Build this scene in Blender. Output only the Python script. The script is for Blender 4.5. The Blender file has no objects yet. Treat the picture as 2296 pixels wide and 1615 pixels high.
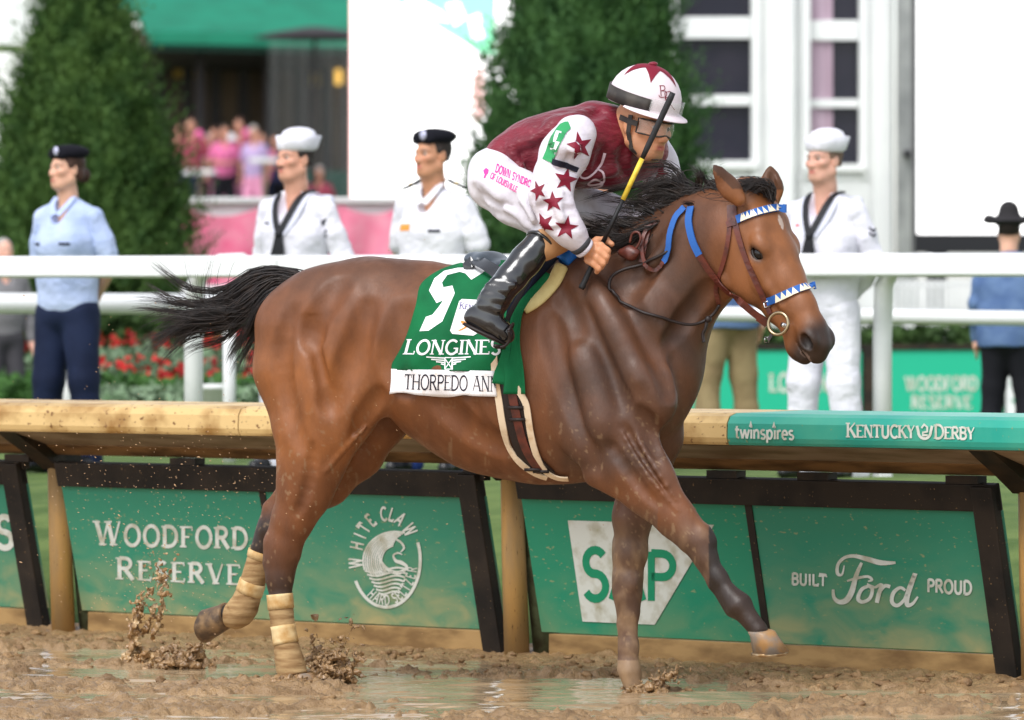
import bpy, bmesh, math, random
import numpy as np
from mathutils import Vector, Matrix, noise as mnoise
from mathutils.bvhtree import BVHTree

random.seed(7); np.random.seed(7)
scene = bpy.context.scene
col = scene.collection

# ---------------------------------------------------------------- camera
# trackside long lens; pixel helpers below use a 2296 x 1615 frame
FPX, CX, HY, CAMZ = 13200.0, 1148.0, 699.0, 1.385
cam_d = bpy.data.cameras.new('camera'); cam = bpy.data.objects.new('camera', cam_d); col.objects.link(cam)
cam.location = (0, 0, CAMZ); cam.rotation_euler = (math.pi/2, 0, 0)
cam_d.sensor_width = 36; cam_d.lens = 36*FPX/2296
cam_d.shift_y = (HY-807.5)/2296
cam_d.clip_start = 0.5; cam_d.clip_end = 3000
cam_d.dof.use_dof = True; cam_d.dof.focus_distance = 21.55; cam_d.dof.aperture_fstop = 4.2
scene.camera = cam

# ---------------------------------------------------------------- sky, sun, exposure
SUN_EL, SUN_AZ = 52, -150      # overcast: a broad soft sun high behind the camera's left shoulder
w = bpy.data.worlds.new('World'); scene.world = w; w.use_nodes = True
nt = w.node_tree; nt.nodes.clear()
sky = nt.nodes.new('ShaderNodeTexSky'); sky.sky_type = 'NISHITA'; sky.sun_disc = False
sky.sun_elevation = math.radians(SUN_EL); sky.sun_rotation = math.radians(SUN_AZ)
sky.dust_density = 1.2; sky.air_density = 1.0; sky.ozone_density = 1.0
hs = nt.nodes.new('ShaderNodeHueSaturation'); hs.inputs['Saturation'].default_value = 0.30
bg = nt.nodes.new('ShaderNodeBackground'); bg.inputs['Strength'].default_value = 0.15
out = nt.nodes.new('ShaderNodeOutputWorld')
nt.links.new(sky.outputs[0], hs.inputs['Color']); nt.links.new(hs.outputs[0], bg.inputs['Color']); nt.links.new(bg.outputs[0], out.inputs[0])

sd = bpy.data.lights.new('sun', 'SUN'); sun = bpy.data.objects.new('sun', sd); col.objects.link(sun)
sd.energy = 1.3; sd.angle = math.radians(28); sd.color = (1.0, 0.985, 0.965)
_az, _el = math.radians(SUN_AZ), math.radians(SUN_EL)
sun_dir = Vector((math.sin(_az)*math.cos(_el), math.cos(_az)*math.cos(_el), math.sin(_el)))
sun.rotation_euler = (-sun_dir).to_track_quat('-Z', 'Y').to_euler()

scene.view_settings.view_transform = 'Standard'; scene.view_settings.look = 'None'
scene.view_settings.gamma = 1.0; scene.view_settings.use_curve_mapping = False
scene.view_settings.exposure = 0.85
scene.render.engine = 'CYCLES'
scene.cycles.use_denoising = True
scene.cycles.max_bounces = 8; scene.cycles.transparent_max_bounces = 12

# ================================================================ helpers
def P(x, y, Y):
    """point at depth Y seen at picture place (x, y)"""
    return np.array([(x-CX)*Y/FPX, Y, CAMZ-(y-HY)*Y/FPX])

def ray(x, y):
    d = np.array([(x-CX)/FPX, 1.0, -(y-HY)/FPX]); return np.array([0, 0, CAMZ]), d

def plane_hit(x, y, p0, n):
    o, d = ray(x, y); return o + d*(np.dot(p0-o, n)/np.dot(d, n))

def lin(c):
    return tuple((v/255/12.92 if v/255 <= 0.04045 else ((v/255+0.055)/1.055)**2.4) for v in c)

def mat(name, color, rough=0.6, spec=0.5, metallic=0.0, c2=None, nscale=8.0, nmix=(0.4, 0.65), stretch=(1, 1, 1),
        bump=0.0, bscale=60.0, bdist=0.004, coat=0.0, attr=None, transl=0.0, trans=0.0, alpha=1.0, emit=None, estr=0.0,
        sheen=0.0, rnoise=0.0, detail=5.0, fleck=None):
    m = bpy.data.materials.new(name); m.use_nodes = True; t = m.node_tree; N = t.nodes; L = t.links
    b = N['Principled BSDF']
    b.inputs['Roughness'].default_value = rough; b.inputs['Metallic'].default_value = metallic
    b.inputs['Specular IOR Level'].default_value = spec
    b.inputs['Coat Weight'].default_value = coat; b.inputs['Coat Roughness'].default_value = 0.15
    b.inputs['Alpha'].default_value = alpha; b.inputs['Transmission Weight'].default_value = trans
    b.inputs['Sheen Weight'].default_value = sheen
    tc = N.new('ShaderNodeTexCoord'); mp = N.new('ShaderNodeMapping'); mp.inputs['Scale'].default_value = stretch
    L.new(tc.outputs['Object'], mp.inputs['Vector'])
    rgb = None
    if attr:
        a = N.new('ShaderNodeAttribute'); a.attribute_name = attr; rgb = a.outputs['Color']
    else:
        v = N.new('ShaderNodeRGB'); v.outputs[0].default_value = (*color, 1); rgb = v.outputs[0]
    if c2 is not None:
        nz = N.new('ShaderNodeTexNoise'); nz.inputs['Scale'].default_value = nscale; nz.inputs['Detail'].default_value = detail
        L.new(mp.outputs[0], nz.inputs['Vector'])
        mr = N.new('ShaderNodeMapRange'); mr.inputs['From Min'].default_value = nmix[0]; mr.inputs['From Max'].default_value = nmix[1]
        L.new(nz.outputs['Fac'], mr.inputs['Value'])
        mx = N.new('ShaderNodeMix'); mx.data_type = 'RGBA'; mx.blend_type = 'MULTIPLY' if attr else 'MIX'
        L.new(mr.outputs[0], mx.inputs['Factor']); L.new(rgb, mx.inputs['A']); mx.inputs['B'].default_value = (*c2, 1); rgb = mx.outputs['Result']
        if rnoise:
            ma = N.new('ShaderNodeMapRange'); ma.inputs['To Min'].default_value = rough; ma.inputs['To Max'].default_value = rough+rnoise
            L.new(mr.outputs[0], ma.inputs['Value']); L.new(ma.outputs[0], b.inputs['Roughness'])
    if fleck:
        fcol, fscale, fth = fleck
        n3 = N.new('ShaderNodeTexNoise'); n3.inputs['Scale'].default_value = fscale; n3.inputs['Detail'].default_value = 3
        L.new(mp.outputs[0], n3.inputs['Vector'])
        r3 = N.new('ShaderNodeMapRange'); r3.inputs['From Min'].default_value = fth; r3.inputs['From Max'].default_value = fth+0.05
        L.new(n3.outputs['Fac'], r3.inputs['Value'])
        m3 = N.new('ShaderNodeMix'); m3.data_type = 'RGBA'
        L.new(r3.outputs[0], m3.inputs['Factor']); L.new(rgb, m3.inputs['A']); m3.inputs['B'].default_value = (*fcol, 1); rgb = m3.outputs['Result']
    L.new(rgb, b.inputs['Base Color'])
    if emit is not None:
        b.inputs['Emission Color'].default_value = (*emit, 1); b.inputs['Emission Strength'].default_value = estr
    if bump:
        n2 = N.new('ShaderNodeTexNoise'); n2.inputs['Scale'].default_value = bscale; n2.inputs['Detail'].default_value = 4
        L.new(mp.outputs[0], n2.inputs['Vector'])
        bp = N.new('ShaderNodeBump'); bp.inputs['Strength'].default_value = bump; bp.inputs['Distance'].default_value = bdist
        L.new(n2.outputs['Fac'], bp.inputs['Height']); L.new(bp.outputs[0], b.inputs['Normal'])
    if transl:
        tr = N.new('ShaderNodeBsdfTranslucent'); L.new(rgb, tr.inputs['Color'])
        ms = N.new('ShaderNodeMixShader'); ms.inputs[0].default_value = transl
        o = N['Material Output']; L.new(b.outputs[0], ms.inputs[1]); L.new(tr.outputs[0], ms.inputs[2]); L.new(ms.outputs[0], o.inputs[0])
    return m

def tag(o, label=None, cat=None, group=None, kind=None):
    if label: o['label'] = label
    if cat: o['category'] = cat
    if group: o['group'] = group
    if kind: o['kind'] = kind
    return o

def empty(name, loc, label=None, cat=None, group=None):
    o = bpy.data.objects.new(name, None); o.location = [float(v) for v in loc]; o.empty_display_size = 0.1
    col.objects.link(o); tag(o, label, cat, group); return o

def root_loc(o):
    v = Vector((0, 0, 0))
    while o is not None:
        v = v + o.location; o = o.parent
    return v

def link(name, me, m=None, parent=None, smooth=False):
    """one mesh object whose vertices are given in world space"""
    o = bpy.data.objects.new(name, me); col.objects.link(o)
    if m is not None and not me.materials: me.materials.append(m)
    if smooth: me.shade_smooth()
    if parent is not None:
        o.parent = parent
        if parent.type == 'EMPTY': o.matrix_parent_inverse = Matrix.Translation(-root_loc(parent))
    return o

def mesh_np(name, V, F):
    me = bpy.data.meshes.new(name)
    me.from_pydata([tuple(map(float, v)) for v in V] if not isinstance(V, np.ndarray) else V.tolist(), [], F.tolist() if isinstance(F, np.ndarray) else F)
    me.update(); return me

def nrm(v):
    v = np.asarray(v, float); n = np.linalg.norm(v); return v/n if n > 0 else v

class MB:
    """collects boxes, tubes and strips for ONE mesh"""
    def __init__(s): s.v = []; s.f = []
    def add(s, V, F):
        k = len(s.v); s.v += [tuple(map(float, p)) for p in V]; s.f += [tuple(i+k for i in f) for f in F]
    def obox(s, c, ax, ay, az, hx, hy, hz, taper=1.0):
        """oriented box: centre, three axes, half sizes"""
        c = np.asarray(c, float); ax, ay, az = map(np.asarray, (ax, ay, az)); V = []
        for k in (-1, 1):
            tt = taper if k > 0 else 1.0
            for i, j in ((-1, -1), (1, -1), (1, 1), (-1, 1)): V.append(c+ax*hx*i*tt+ay*hy*j*tt+az*hz*k)
        s.add(V, [(0, 3, 2, 1), (4, 5, 6, 7), (0, 1, 5, 4), (1, 2, 6, 5), (2, 3, 7, 6), (3, 0, 4, 7)]); return s
    def box(s, x0, x1, y0, y1, z0, z1):
        return s.obox(((x0+x1)/2, (y0+y1)/2, (z0+z1)/2), np.array([1., 0, 0]), np.array([0, 1., 0]), np.array([0, 0, 1.]), (x1-x0)/2, (y1-y0)/2, (z1-z0)/2)
    def tube(s, pts, r, n=8, caps=True, flat=None):
        """tube along points; r scalar or list; flat=(axis, ratio) squashes it"""
        pts = [np.asarray(p, float) for p in pts]; m = len(pts)
        rr = [r]*m if np.isscalar(r) else list(r)
        up = None; V = []
        for i, p in enumerate(pts):
            t = nrm(pts[min(i+1, m-1)]-pts[max(i-1, 0)])
            if up is None:
                a = np.array([0, 0, 1.]) if abs(t[2]) < .9 else np.array([1., 0, 0]); up = nrm(a-t*np.dot(a, t))
            else: up = nrm(up-t*np.dot(up, t))
            sd_ = np.cross(t, up)
            for j in range(n):
                a = 2*math.pi*j/n; o = (up*math.cos(a)+sd_*math.sin(a))*rr[i]
                if flat is not None:
                    fa, fr = flat; fa = nrm(fa); o = o-fa*np.dot(o, fa)*(1-fr)
                V.append(p+o)
        F = []
        for i in range(m-1):
            for j in range(n): F.append((i*n+j, i*n+(j+1) % n, (i+1)*n+(j+1) % n, (i+1)*n+j))
        if caps: F.append(tuple(range(n-1, -1, -1))); F.append(tuple((m-1)*n+j for j in range(n)))
        s.add(V, F); return s
    def strip(s, pts, nor, wid, th):
        """flat strap with thickness along points; nor = list of surface normals"""
        m = len(pts); V = []
        for i in range(m):
            p = np.asarray(pts[i], float); t = nrm(np.asarray(pts[min(i+1, m-1)])-np.asarray(pts[max(i-1, 0)])); n_ = nrm(nor[i]); b = nrm(np.cross(t, n_)); n_ = np.cross(b, t)
            w_ = wid if np.isscalar(wid) else wid[i]
            V += [p-b*w_/2, p+b*w_/2, p+b*w_/2+n_*th, p-b*w_/2+n_*th]
        F = [(3, 2, 1, 0)]+[(m*4-4, m*4-3, m*4-2, m*4-1)]
        for i in range(m-1):
            for j in range(4): F.append((i*4+j, i*4+(j+1) % 4, (i+1)*4+(j+1) % 4, (i+1)*4+j))
        s.add(V, F); return s
    def lathe(s, c, prof, n=16, ax=None, ux=None, uy=None):
        """profile [(r, h)] about axis"""
        c = np.asarray(c, float); ax = np.array([0, 0, 1.]) if ax is None else nrm(ax)
        if ux is None: a = np.array([1., 0, 0]) if abs(ax[0]) < .9 else np.array([0, 1., 0]); ux = nrm(a-ax*np.dot(a, ax))
        if uy is None: uy = np.cross(ax, ux)
        V = []; F = []; m = len(prof)
        for r_, h_ in prof:
            for j in range(n): a = 2*math.pi*j/n; V.append(c+ax*h_+(ux*math.cos(a)+uy*math.sin(a))*r_)
        for i in range(m-1):
            for j in range(n): F.append((i*n+j, i*n+(j+1) % n, (i+1)*n+(j+1) % n, (i+1)*n+j))
        F.append(tuple(range(n-1, -1, -1))); F.append(tuple((m-1)*n+j for j in range(n)))
        s.add(V, F); return s
    def ball(s, c, r, n=10, R=None):
        r = np.array([r]*3) if np.isscalar(r) else np.asarray(r); R = np.eye(3) if R is None else R; V = []; F = []
        for i in range(n+1):
            th = math.pi*i/n
            for j in range(2*n):
                ph = math.pi*j/n; q = np.array([math.sin(th)*math.cos(ph), math.sin(th)*math.sin(ph), math.cos(th)])*r
                V.append(np.asarray(c)+R@q)
        for i in range(n):
            for j in range(2*n):
                a = i*2*n+j; b = i*2*n+(j+1) % (2*n); F.append((a, a+2*n, b+2*n, b))
        s.add(V, F); return s
    def build(s, name, m=None, parent=None, smooth=False, bevel=0.0):
        me = bpy.data.meshes.new(name); me.from_pydata(s.v, [], s.f); me.validate()
        bm = bmesh.new(); bm.from_mesh(me); bmesh.ops.remove_doubles(bm, verts=bm.verts, dist=1e-6)
        bmesh.ops.recalc_face_normals(bm, faces=bm.faces)
        if bevel: bmesh.ops.bevel(bm, geom=bm.edges[:], offset=bevel, segments=2, affect='EDGES', profile=.6, clamp_overlap=True)
        bm.to_mesh(me); bm.free()
        return link(name, me, m, parent, smooth)

# ---------------------------------------------------------------- smooth implicit bodies
class SDF:
    def __init__(s): s.p = []
    def cap(s, a, b, r1, r2, k=.03, u=None, q=1.0, sub=False, q2=None):
        """tapered limb from a to b; along axis u its radius is q (to q2) times"""
        s.p.append(('c', np.asarray(a, float), np.asarray(b, float), r1, r2, k, None if u is None else nrm(u), q, sub, q if q2 is None else q2)); return s
    def ell(s, c, r, k=.03, R=None, sub=False):
        s.p.append(('e', np.asarray(c, float), np.asarray(r, float), np.eye(3) if R is None else np.asarray(R, float), k, sub)); return s
    def chain(s, pts, k=.03, u=None, q=1.0):
        """pts: list of (point, radius[, ratio])"""
        for a, b in zip(pts[:-1], pts[1:]):
            s.cap(a[0], b[0], a[1], b[1], k, u, a[2] if len(a) > 2 else q, False, (b[2] if len(b) > 2 else q)); 
        return s
    def eval_prim(s, p, X, Y, Z):
        if p[0] == 'c':
            _, a, b, r1, r2, k, u, q, sub, q2 = p
            d = b-a; L2 = max(np.dot(d, d), 1e-12)
            px_, py_, pz_ = X-a[0], Y-a[1], Z-a[2]
            t = np.clip((px_*d[0]+py_*d[1]+pz_*d[2])/L2, 0, 1)
            ox, oy, oz = px_-t*d[0], py_-t*d[1], pz_-t*d[2]
            r = r1+(r2-r1)*t
            if u is None: return np.sqrt(ox*ox+oy*oy+oz*oz)-r
            qq = q+(q2-q)*t
            du = ox*u[0]+oy*u[1]+oz*u[2]
            o2 = np.maximum(ox*ox+oy*oy+oz*oz-du*du, 0)
            e = np.sqrt(o2+(du/qq)**2)
            return (e-r)*np.minimum(1, qq)
        _, c, r, R, k, sub = p
        px_, py_, pz_ = X-c[0], Y-c[1], Z-c[2]
        q = [(px_*R[0, i]+py_*R[1, i]+pz_*R[2, i])/r[i] for i in range(3)]
        k0 = np.sqrt(q[0]**2+q[1]**2+q[2]**2); k1 = np.sqrt((q[0]/r[0])**2+(q[1]/r[1])**2+(q[2]/r[2])**2)
        return k0*(k0-1)/np.maximum(k1, 1e-6)
    def bounds(s, p):
        if p[0] == 'c':
            R = max(p[3], p[4])*max(1, p[7], p[9]); return np.minimum(p[1], p[2])-R, np.maximum(p[1], p[2])+R
        e = np.sqrt(((p[3]*p[2])**2).sum(axis=1)); return p[1]-e, p[1]+e
    def mesh(s, name, h=.008, smooth_it=1, noise_amp=0.0, noise_sc=10.0, clip=None):
        lo = np.min([s.bounds(p)[0] for p in s.p if not p[8 if p[0] == 'c' else 5]], axis=0)-3*h
        hi = np.max([s.bounds(p)[1] for p in s.p if not p[8 if p[0] == 'c' else 5]], axis=0)+3*h
        n = np.ceil((hi-lo)/h).astype(int)+1
        F = np.full(n, 1.0, np.float32)
        ax = [lo[i]+h*np.arange(n[i]) for i in range(3)]
        for p in s.p:
            k = p[5] if p[0] == 'c' else p[4]; sub = p[8] if p[0] == 'c' else p[5]
            b0, b1 = s.bounds(p); m = k+3*h
            i0 = np.clip(np.floor((b0-m-lo)/h).astype(int), 0, n-1); i1 = np.clip(np.ceil((b1+m-lo)/h).astype(int)+1, 1, n)
            if np.any(i1 <= i0): continue
            X, Y, Z = np.meshgrid(ax[0][i0[0]:i1[0]], ax[1][i0[1]:i1[1]], ax[2][i0[2]:i1[2]], indexing='ij', sparse=True)
            d = s.eval_prim(p, X, Y, Z)
            sl = (slice(i0[0], i1[0]), slice(i0[1], i1[1]), slice(i0[2], i1[2]))
            f = F[sl]
            if sub:
                hh = np.maximum(k-np.abs(f+d), 0)/k; F[sl] = np.maximum(f, -d)+hh*hh*k*.25
            else:
                hh = np.maximum(k-np.abs(f-d), 0)/k; F[sl] = np.minimum(f, d)-hh*hh*k*.25
        if clip is not None:
            X, Y, Z = np.meshgrid(*ax, indexing='ij', sparse=True); F = np.maximum(F, clip(X, Y, Z).astype(np.float32))
        V, Q = surface_nets(F, lo, h)
        if noise_amp:
            V = V+np.array([[mnoise.noise(Vector(v)*noise_sc+Vector((i*17.3, 0, 0))) for i in range(3)] for v in V])*noise_amp
        if smooth_it: V = lap(V, Q, smooth_it)
        me = mesh_np(name, V, Q); me.shade_smooth(); return me

def lap(V, Q, it, w_=.5):
    n = len(V); E = np.concatenate([Q[:, [0, 1]], Q[:, [1, 2]], Q[:, [2, 3]], Q[:, [3, 0]]])
    cnt = np.bincount(E[:, 0], minlength=n)+np.bincount(E[:, 1], minlength=n)
    for _ in range(it):
        A = np.zeros_like(V)
        for c in range(3):
            A[:, c] = np.bincount(E[:, 0], V[E[:, 1], c], n)+np.bincount(E[:, 1], V[E[:, 0], c], n)
        V = V*(1-w_)+w_*A/np.maximum(cnt, 1)[:, None]
    return V

def surface_nets(F, lo, h):
    S = F < 0; n = np.array(F.shape)
    C = [(i, j, k) for i in (0, 1) for j in (0, 1) for k in (0, 1)]
    def sh(A, c): return A[c[0]:n[0]-1+c[0], c[1]:n[1]-1+c[1], c[2]:n[2]-1+c[2]]
    cnt = np.zeros(n-1, np.int8)
    for c in C: cnt += sh(S, c)
    act = (cnt > 0) & (cnt < 8)
    I = np.argwhere(act); idx = np.full(n-1, -1, np.int64); idx[act] = np.arange(len(I))
    vals = [F[I[:, 0]+c[0], I[:, 1]+c[1], I[:, 2]+c[2]] for c in C]
    acc = np.zeros((len(I), 3)); num = np.zeros(len(I))
    for a in range(8):
        for b in range(a+1, 8):
            ca, cb = np.array(C[a]), np.array(C[b])
            if np.abs(ca-cb).sum() != 1: continue
            va, vb = vals[a], vals[b]; m = (va < 0) != (vb < 0)
            t = np.where(m, va/np.where(m, va-vb, 1), 0)
            acc += (ca[None]+t[:, None]*(cb-ca)[None])*m[:, None]; num += m
    V = lo+h*(I+acc/num[:, None])
    Q = []
    for axn in range(3):
        o1, o2 = [(1, 2), (2, 0), (0, 1)][axn]
        e = [0, 0, 0]; e[axn] = 1
        A = S[:n[0]-e[0], :n[1]-e[1], :n[2]-e[2]]; B = S[e[0]:, e[1]:, e[2]:]
        G = np.argwhere(A != B); G = G[(G[:, o1] > 0) & (G[:, o2] > 0) & (G[:, o1] < n[o1]-1) & (G[:, o2] < n[o2]-1)]
        ins = A[G[:, 0], G[:, 1], G[:, 2]]
        def cell(d1, d2):
            g = G.copy(); g[:, o1] -= d1; g[:, o2] -= d2; return idx[g[:, 0], g[:, 1], g[:, 2]]
        q = np.stack([cell(1, 1), cell(0, 1), cell(0, 0), cell(1, 0)], 1)
        q[~ins] = q[~ins][:, ::-1]; Q.append(q)
    Q = np.concatenate(Q); Q = Q[(Q >= 0).all(1)]
    return V, Q

def surf_detail(S_, lines, h=.012, Y0=18.0):
    """grooves and ridges drawn on a body's near surface: (points, radius, depth, k); depth > 0 cuts, < 0 raises"""
    bv = bvh_of(S_.mesh('tmp', h, 1))
    for pts, r_, dep, k in lines:
        c = catmull([np.array(p, float) for p in pts], max(4, len(pts)*3)); q = []; n = len(c)
        for i, (x, y) in enumerate(c):
            f = math.sin(math.pi*(i+.6)/(n+.2))**.6; rr = r_*(.45+.55*f)
            p, n_ = cast_px(bv, x, y, (rr-abs(dep)*f) if dep > 0 else -(rr-abs(dep)*f), Y0)
            if p is not None: q.append((p, rr))
        for a, b in zip(q[:-1], q[1:]):
            if np.linalg.norm(a[0]-b[0]) < .15: S_.cap(a[0], b[0], a[1], b[1], k, sub=dep > 0)

def catmull(pts, n):
    pts = [np.asarray(p, float) for p in pts]; m_ = len(pts); o = []
    for i in range(n):
        u = i/(n-1)*(m_-1); k = min(int(u), m_-2); t_ = u-k
        p0, p1, p2, p3 = [pts[min(max(j, 0), m_-1)] for j in (k-1, k, k+1, k+2)]
        o.append(.5*((2*p1)+(-p0+p2)*t_+(2*p0-5*p1+4*p2-p3)*t_**2+(-p0+3*p1-3*p2+p3)*t_**3))
    return o

def bvh_of(*objs):
    V = []; F = []
    for o in objs:
        me = o.data if hasattr(o, 'data') else o; k = len(V)
        V += [v.co.copy() for v in me.vertices]; F += [tuple(i+k for i in p.vertices) for p in me.polygons]
    return BVHTree.FromPolygons(V, F)

def cast_px(bvh, x, y, off=.002, Y0=18.0):
    o, d = ray(x, y); dv = Vector(d).normalized(); st = Vector(o)+dv*Y0
    h, n_, i, ds = bvh.ray_cast(st, dv)
    if h is None: return None, None
    if n_.dot(dv) > 0: n_ = -n_
    return np.array(h+n_*off), np.array(n_)

def set_colors(me, fn, name='Col'):
    n = len(me.vertices); V = np.empty(n*3, np.float32); me.vertices.foreach_get('co', V); V = V.reshape(-1, 3)
    a = me.color_attributes.new(name, 'FLOAT_COLOR', 'POINT'); c = np.ones((n, 4), np.float32); c[:, :3] = fn(V)
    a.data.foreach_set('color', c.ravel())

# value noise for height fields
_perm = np.random.RandomState(3).rand(256, 256)
def vnoise(x, y):
    xi, yi = np.floor(x).astype(int), np.floor(y).astype(int); fx, fy = x-xi, y-yi
    fx = fx*fx*(3-2*fx); fy = fy*fy*(3-2*fy)
    g = lambda a, b: _perm[a % 256, b % 256]
    return (g(xi, yi)*(1-fx)+g(xi+1, yi)*fx)*(1-fy)+(g(xi, yi+1)*(1-fx)+g(xi+1, yi+1)*fx)*fy
def fbm(x, y, o=4):
    s = 0; a = 1; t = 0
    for i in range(o): s = s+a*vnoise(x*2**i+i*37.1, y*2**i+i*11.7); t += a; a *= .5
    return s/t

# ---------------------------------------------------------------- lettering (a small stroke alphabet)
def arc(cx, cy, rx, ry, a0, a1, n=10):
    return [(cx+rx*math.cos(math.radians(a0+(a1-a0)*i/n)), cy+ry*math.sin(math.radians(a0+(a1-a0)*i/n))) for i in range(n+1)]
# glyph: (width, [(weight, points)]) weight 1 = thick stem, 0 = thin
GL = {
 'A': (.86, [(0, [(.05, 0), (.43, 1)]), (1, [(.43, 1), (.8, 0)]), (0, [(.2, .34), (.67, .34)])]),
 'B': (.72, [(1, [(.12, 0), (.12, 1)]), (.7, [(.12, .97)]+arc(.4, .76, .22, .21, 90, -90)+[(.12, .55)]), (.9, [(.12, .53)]+arc(.4, .28, .26, .25, 90, -90)+[(.12, .03)])]),
 'C': (.8, [(.8, arc(.46, .5, .38, .48, 45, 315, 18))]),
 'D': (.84, [(1, [(.12, 0), (.12, 1)]), (.8, [(.12, .97)]+arc(.34, .5, .42, .47, 90, -90, 14)+[(.12, .03)])]),
 'E': (.68, [(1, [(.12, 0), (.12, 1)]), (.1, [(.12, .96), (.62, .96), (.62, .82)]), (.1, [(.12, .52), (.48, .52)]), (.1, [(.12, .04), (.64, .04), (.64, .2)])]),
 'F': (.64, [(1, [(.12, 0), (.12, 1)]), (.1, [(.12, .96), (.6, .96), (.6, .8)]), (.1, [(.12, .5), (.46, .5)])]),
 'G': (.86, [(.8, arc(.46, .5, .38, .48, 45, 330, 18)), (.9, [(.78, .42), (.78, .1)]), (.1, [(.56, .42), (.86, .42)])]),
 'H': (.88, [(1, [(.14, 0), (.14, 1)]), (1, [(.74, 0), (.74, 1)]), (.1, [(.14, .52), (.74, .52)])]),
 'I': (.36, [(1, [(.18, 0), (.18, 1)])]),
 'K': (.82, [(1, [(.12, 0), (.12, 1)]), (.1, [(.72, 1), (.14, .44)]), (1, [(.32, .58), (.76, 0)])]),
 'L': (.66, [(1, [(.12, 0), (.12, 1)]), (.1, [(.12, .04), (.62, .04), (.62, .22)])]),
 'M': (1.04, [(.2, [(.14, 0), (.14, 1)]), (1, [(.14, 1), (.52, .1)]), (.2, [(.52, .1), (.88, 1)]), (1, [(.88, 1), (.88, 0)])]),
 'N': (.9, [(.2, [(.14, 0), (.14, 1)]), (1, [(.14, 1), (.76, 0)]), (.2, [(.76, 0), (.76, 1)])]),
 'O': (.88, [(.8, arc(.44, .5, .38, .48, 0, 360, 24))]),
 'P': (.7, [(1, [(.12, 0), (.12, 1)]), (.8, [(.12, .97)]+arc(.38, .73, .26, .24, 90, -90)+[(.12, .49)])]),
 'R': (.78, [(1, [(.12, 0), (.12, 1)]), (.8, [(.12, .97)]+arc(.38, .74, .24, .23, 90, -90)+[(.12, .51)]), (1, [(.36, .5), (.74, 0)])]),
 'S': (.66, [(.85, arc(.33, .74, .23, .24, 35, 250, 12)+arc(.33, .26, .25, .25, 80, -150, 12))]),
 'T': (.76, [(1, [(.38, 0), (.38, 1)]), (.1, [(.04, .78), (.04, .96), (.72, .96), (.72, .78)])]),
 'U': (.84, [(1, [(.14, 1), (.14, .36)]+arc(.42, .32, .28, .3, 180, 360, 12)+[(.7, 1)])]),
 'V': (.82, [(1, [(.06, 1), (.42, 0)]), (.1, [(.42, 0), (.76, 1)])]),
 'W': (1.2, [(1, [(.06, 1), (.36, 0)]), (.1, [(.36, 0), (.6, 1)]), (1, [(.6, 1), (.86, 0)]), (.1, [(.86, 0), (1.14, 1)])]),
 'Y': (.78, [(1, [(.06, 1), (.38, .46)]), (.1, [(.38, .46), (.72, 1)]), (1, [(.38, .46), (.38, 0)])]),
 'Z': (.7, [(.1, [(.06, .96), (.62, .96)]), (1, [(.62, .96), (.06, .04)]), (.1, [(.06, .04), (.64, .04)])]),
 't': (.42, [(1, [(.16, .95), (.16, .1), (.36, .05)]), (1, [(.0, .68), (.36, .68)])]),
 'w': (.84, [(1, [(.04, .7), (.22, 0)]), (1, [(.22, 0), (.42, .7)]), (1, [(.42, .7), (.6, 0)]), (1, [(.6, 0), (.8, .7)])]),
 'i': (.26, [(1, [(.13, 0), (.13, .7)]), (1, [(.13, .86), (.13, 1.0)])]),
 'n': (.6, [(1, [(.1, 0), (.1, .7)]), (1, [(.1, .45)]+arc(.3, .45, .18, .22, 160, 0)+[(.48, 0)])]),
 's': (.5, [(1, arc(.25, .52, .17, .16, 40, 250, 10)+arc(.25, .18, .18, .17, 80, -150, 10))]),
 'p': (.62, [(1, [(.1, -.3), (.1, .7)]), (1, arc(.32, .35, .2, .33, 170, -170, 16))]),
 'r': (.4, [(1, [(.1, 0), (.1, .7)]), (1, [(.1, .5), (.22, .66), (.38, .66)])]),
 'e': (.6, [(1, [(.1, .36), (.5, .36)]+arc(.3, .35, .21, .33, 0, 310, 16))]),
 'n_': (.6, []),
 ' ': (.45, []),
}
def text_polys(s, sans=False, thick=.17, thin=.07, serif=True, track=.06, small=None):
    """quads of a line of text in its own plane: x from 0, cap height 1; returns (list of 4-point polys, width).
    small = scale of every letter but the initials"""
    polys = []; x = 0; first = True
    for ch in s:
        g = GL.get(ch) or GL.get(ch.upper())
        sc = 1.0 if (small is None or first) else small
        first = (ch == ' ')
        wd, strokes = g
        for wt, pts in strokes:
            t = (thick if sans else thin+(thick-thin)*wt)*(sc**.5)
            pts = [(x+a*sc, b*sc) for a, b in pts]
            polys += ribbon2(pts, t)
            if serif and not sans and wt >= .2 and len(pts) == 2:
                for e_, o_ in ((pts[0], pts[1]), (pts[1], pts[0])):
                    if abs(e_[1]-o_[1]) > .5*sc and (e_[1] < .02 or e_[1] > .98*sc):
                        dy = thin*.9 if e_[1] < .02 else -thin*.9; hw = t*.5+.08*sc
                        polys.append([(e_[0]-hw, e_[1]), (e_[0]+hw, e_[1]), (e_[0]+hw, e_[1]+dy), (e_[0]-hw, e_[1]+dy)])
        x += (wd+track)*sc
    return polys, x
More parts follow.
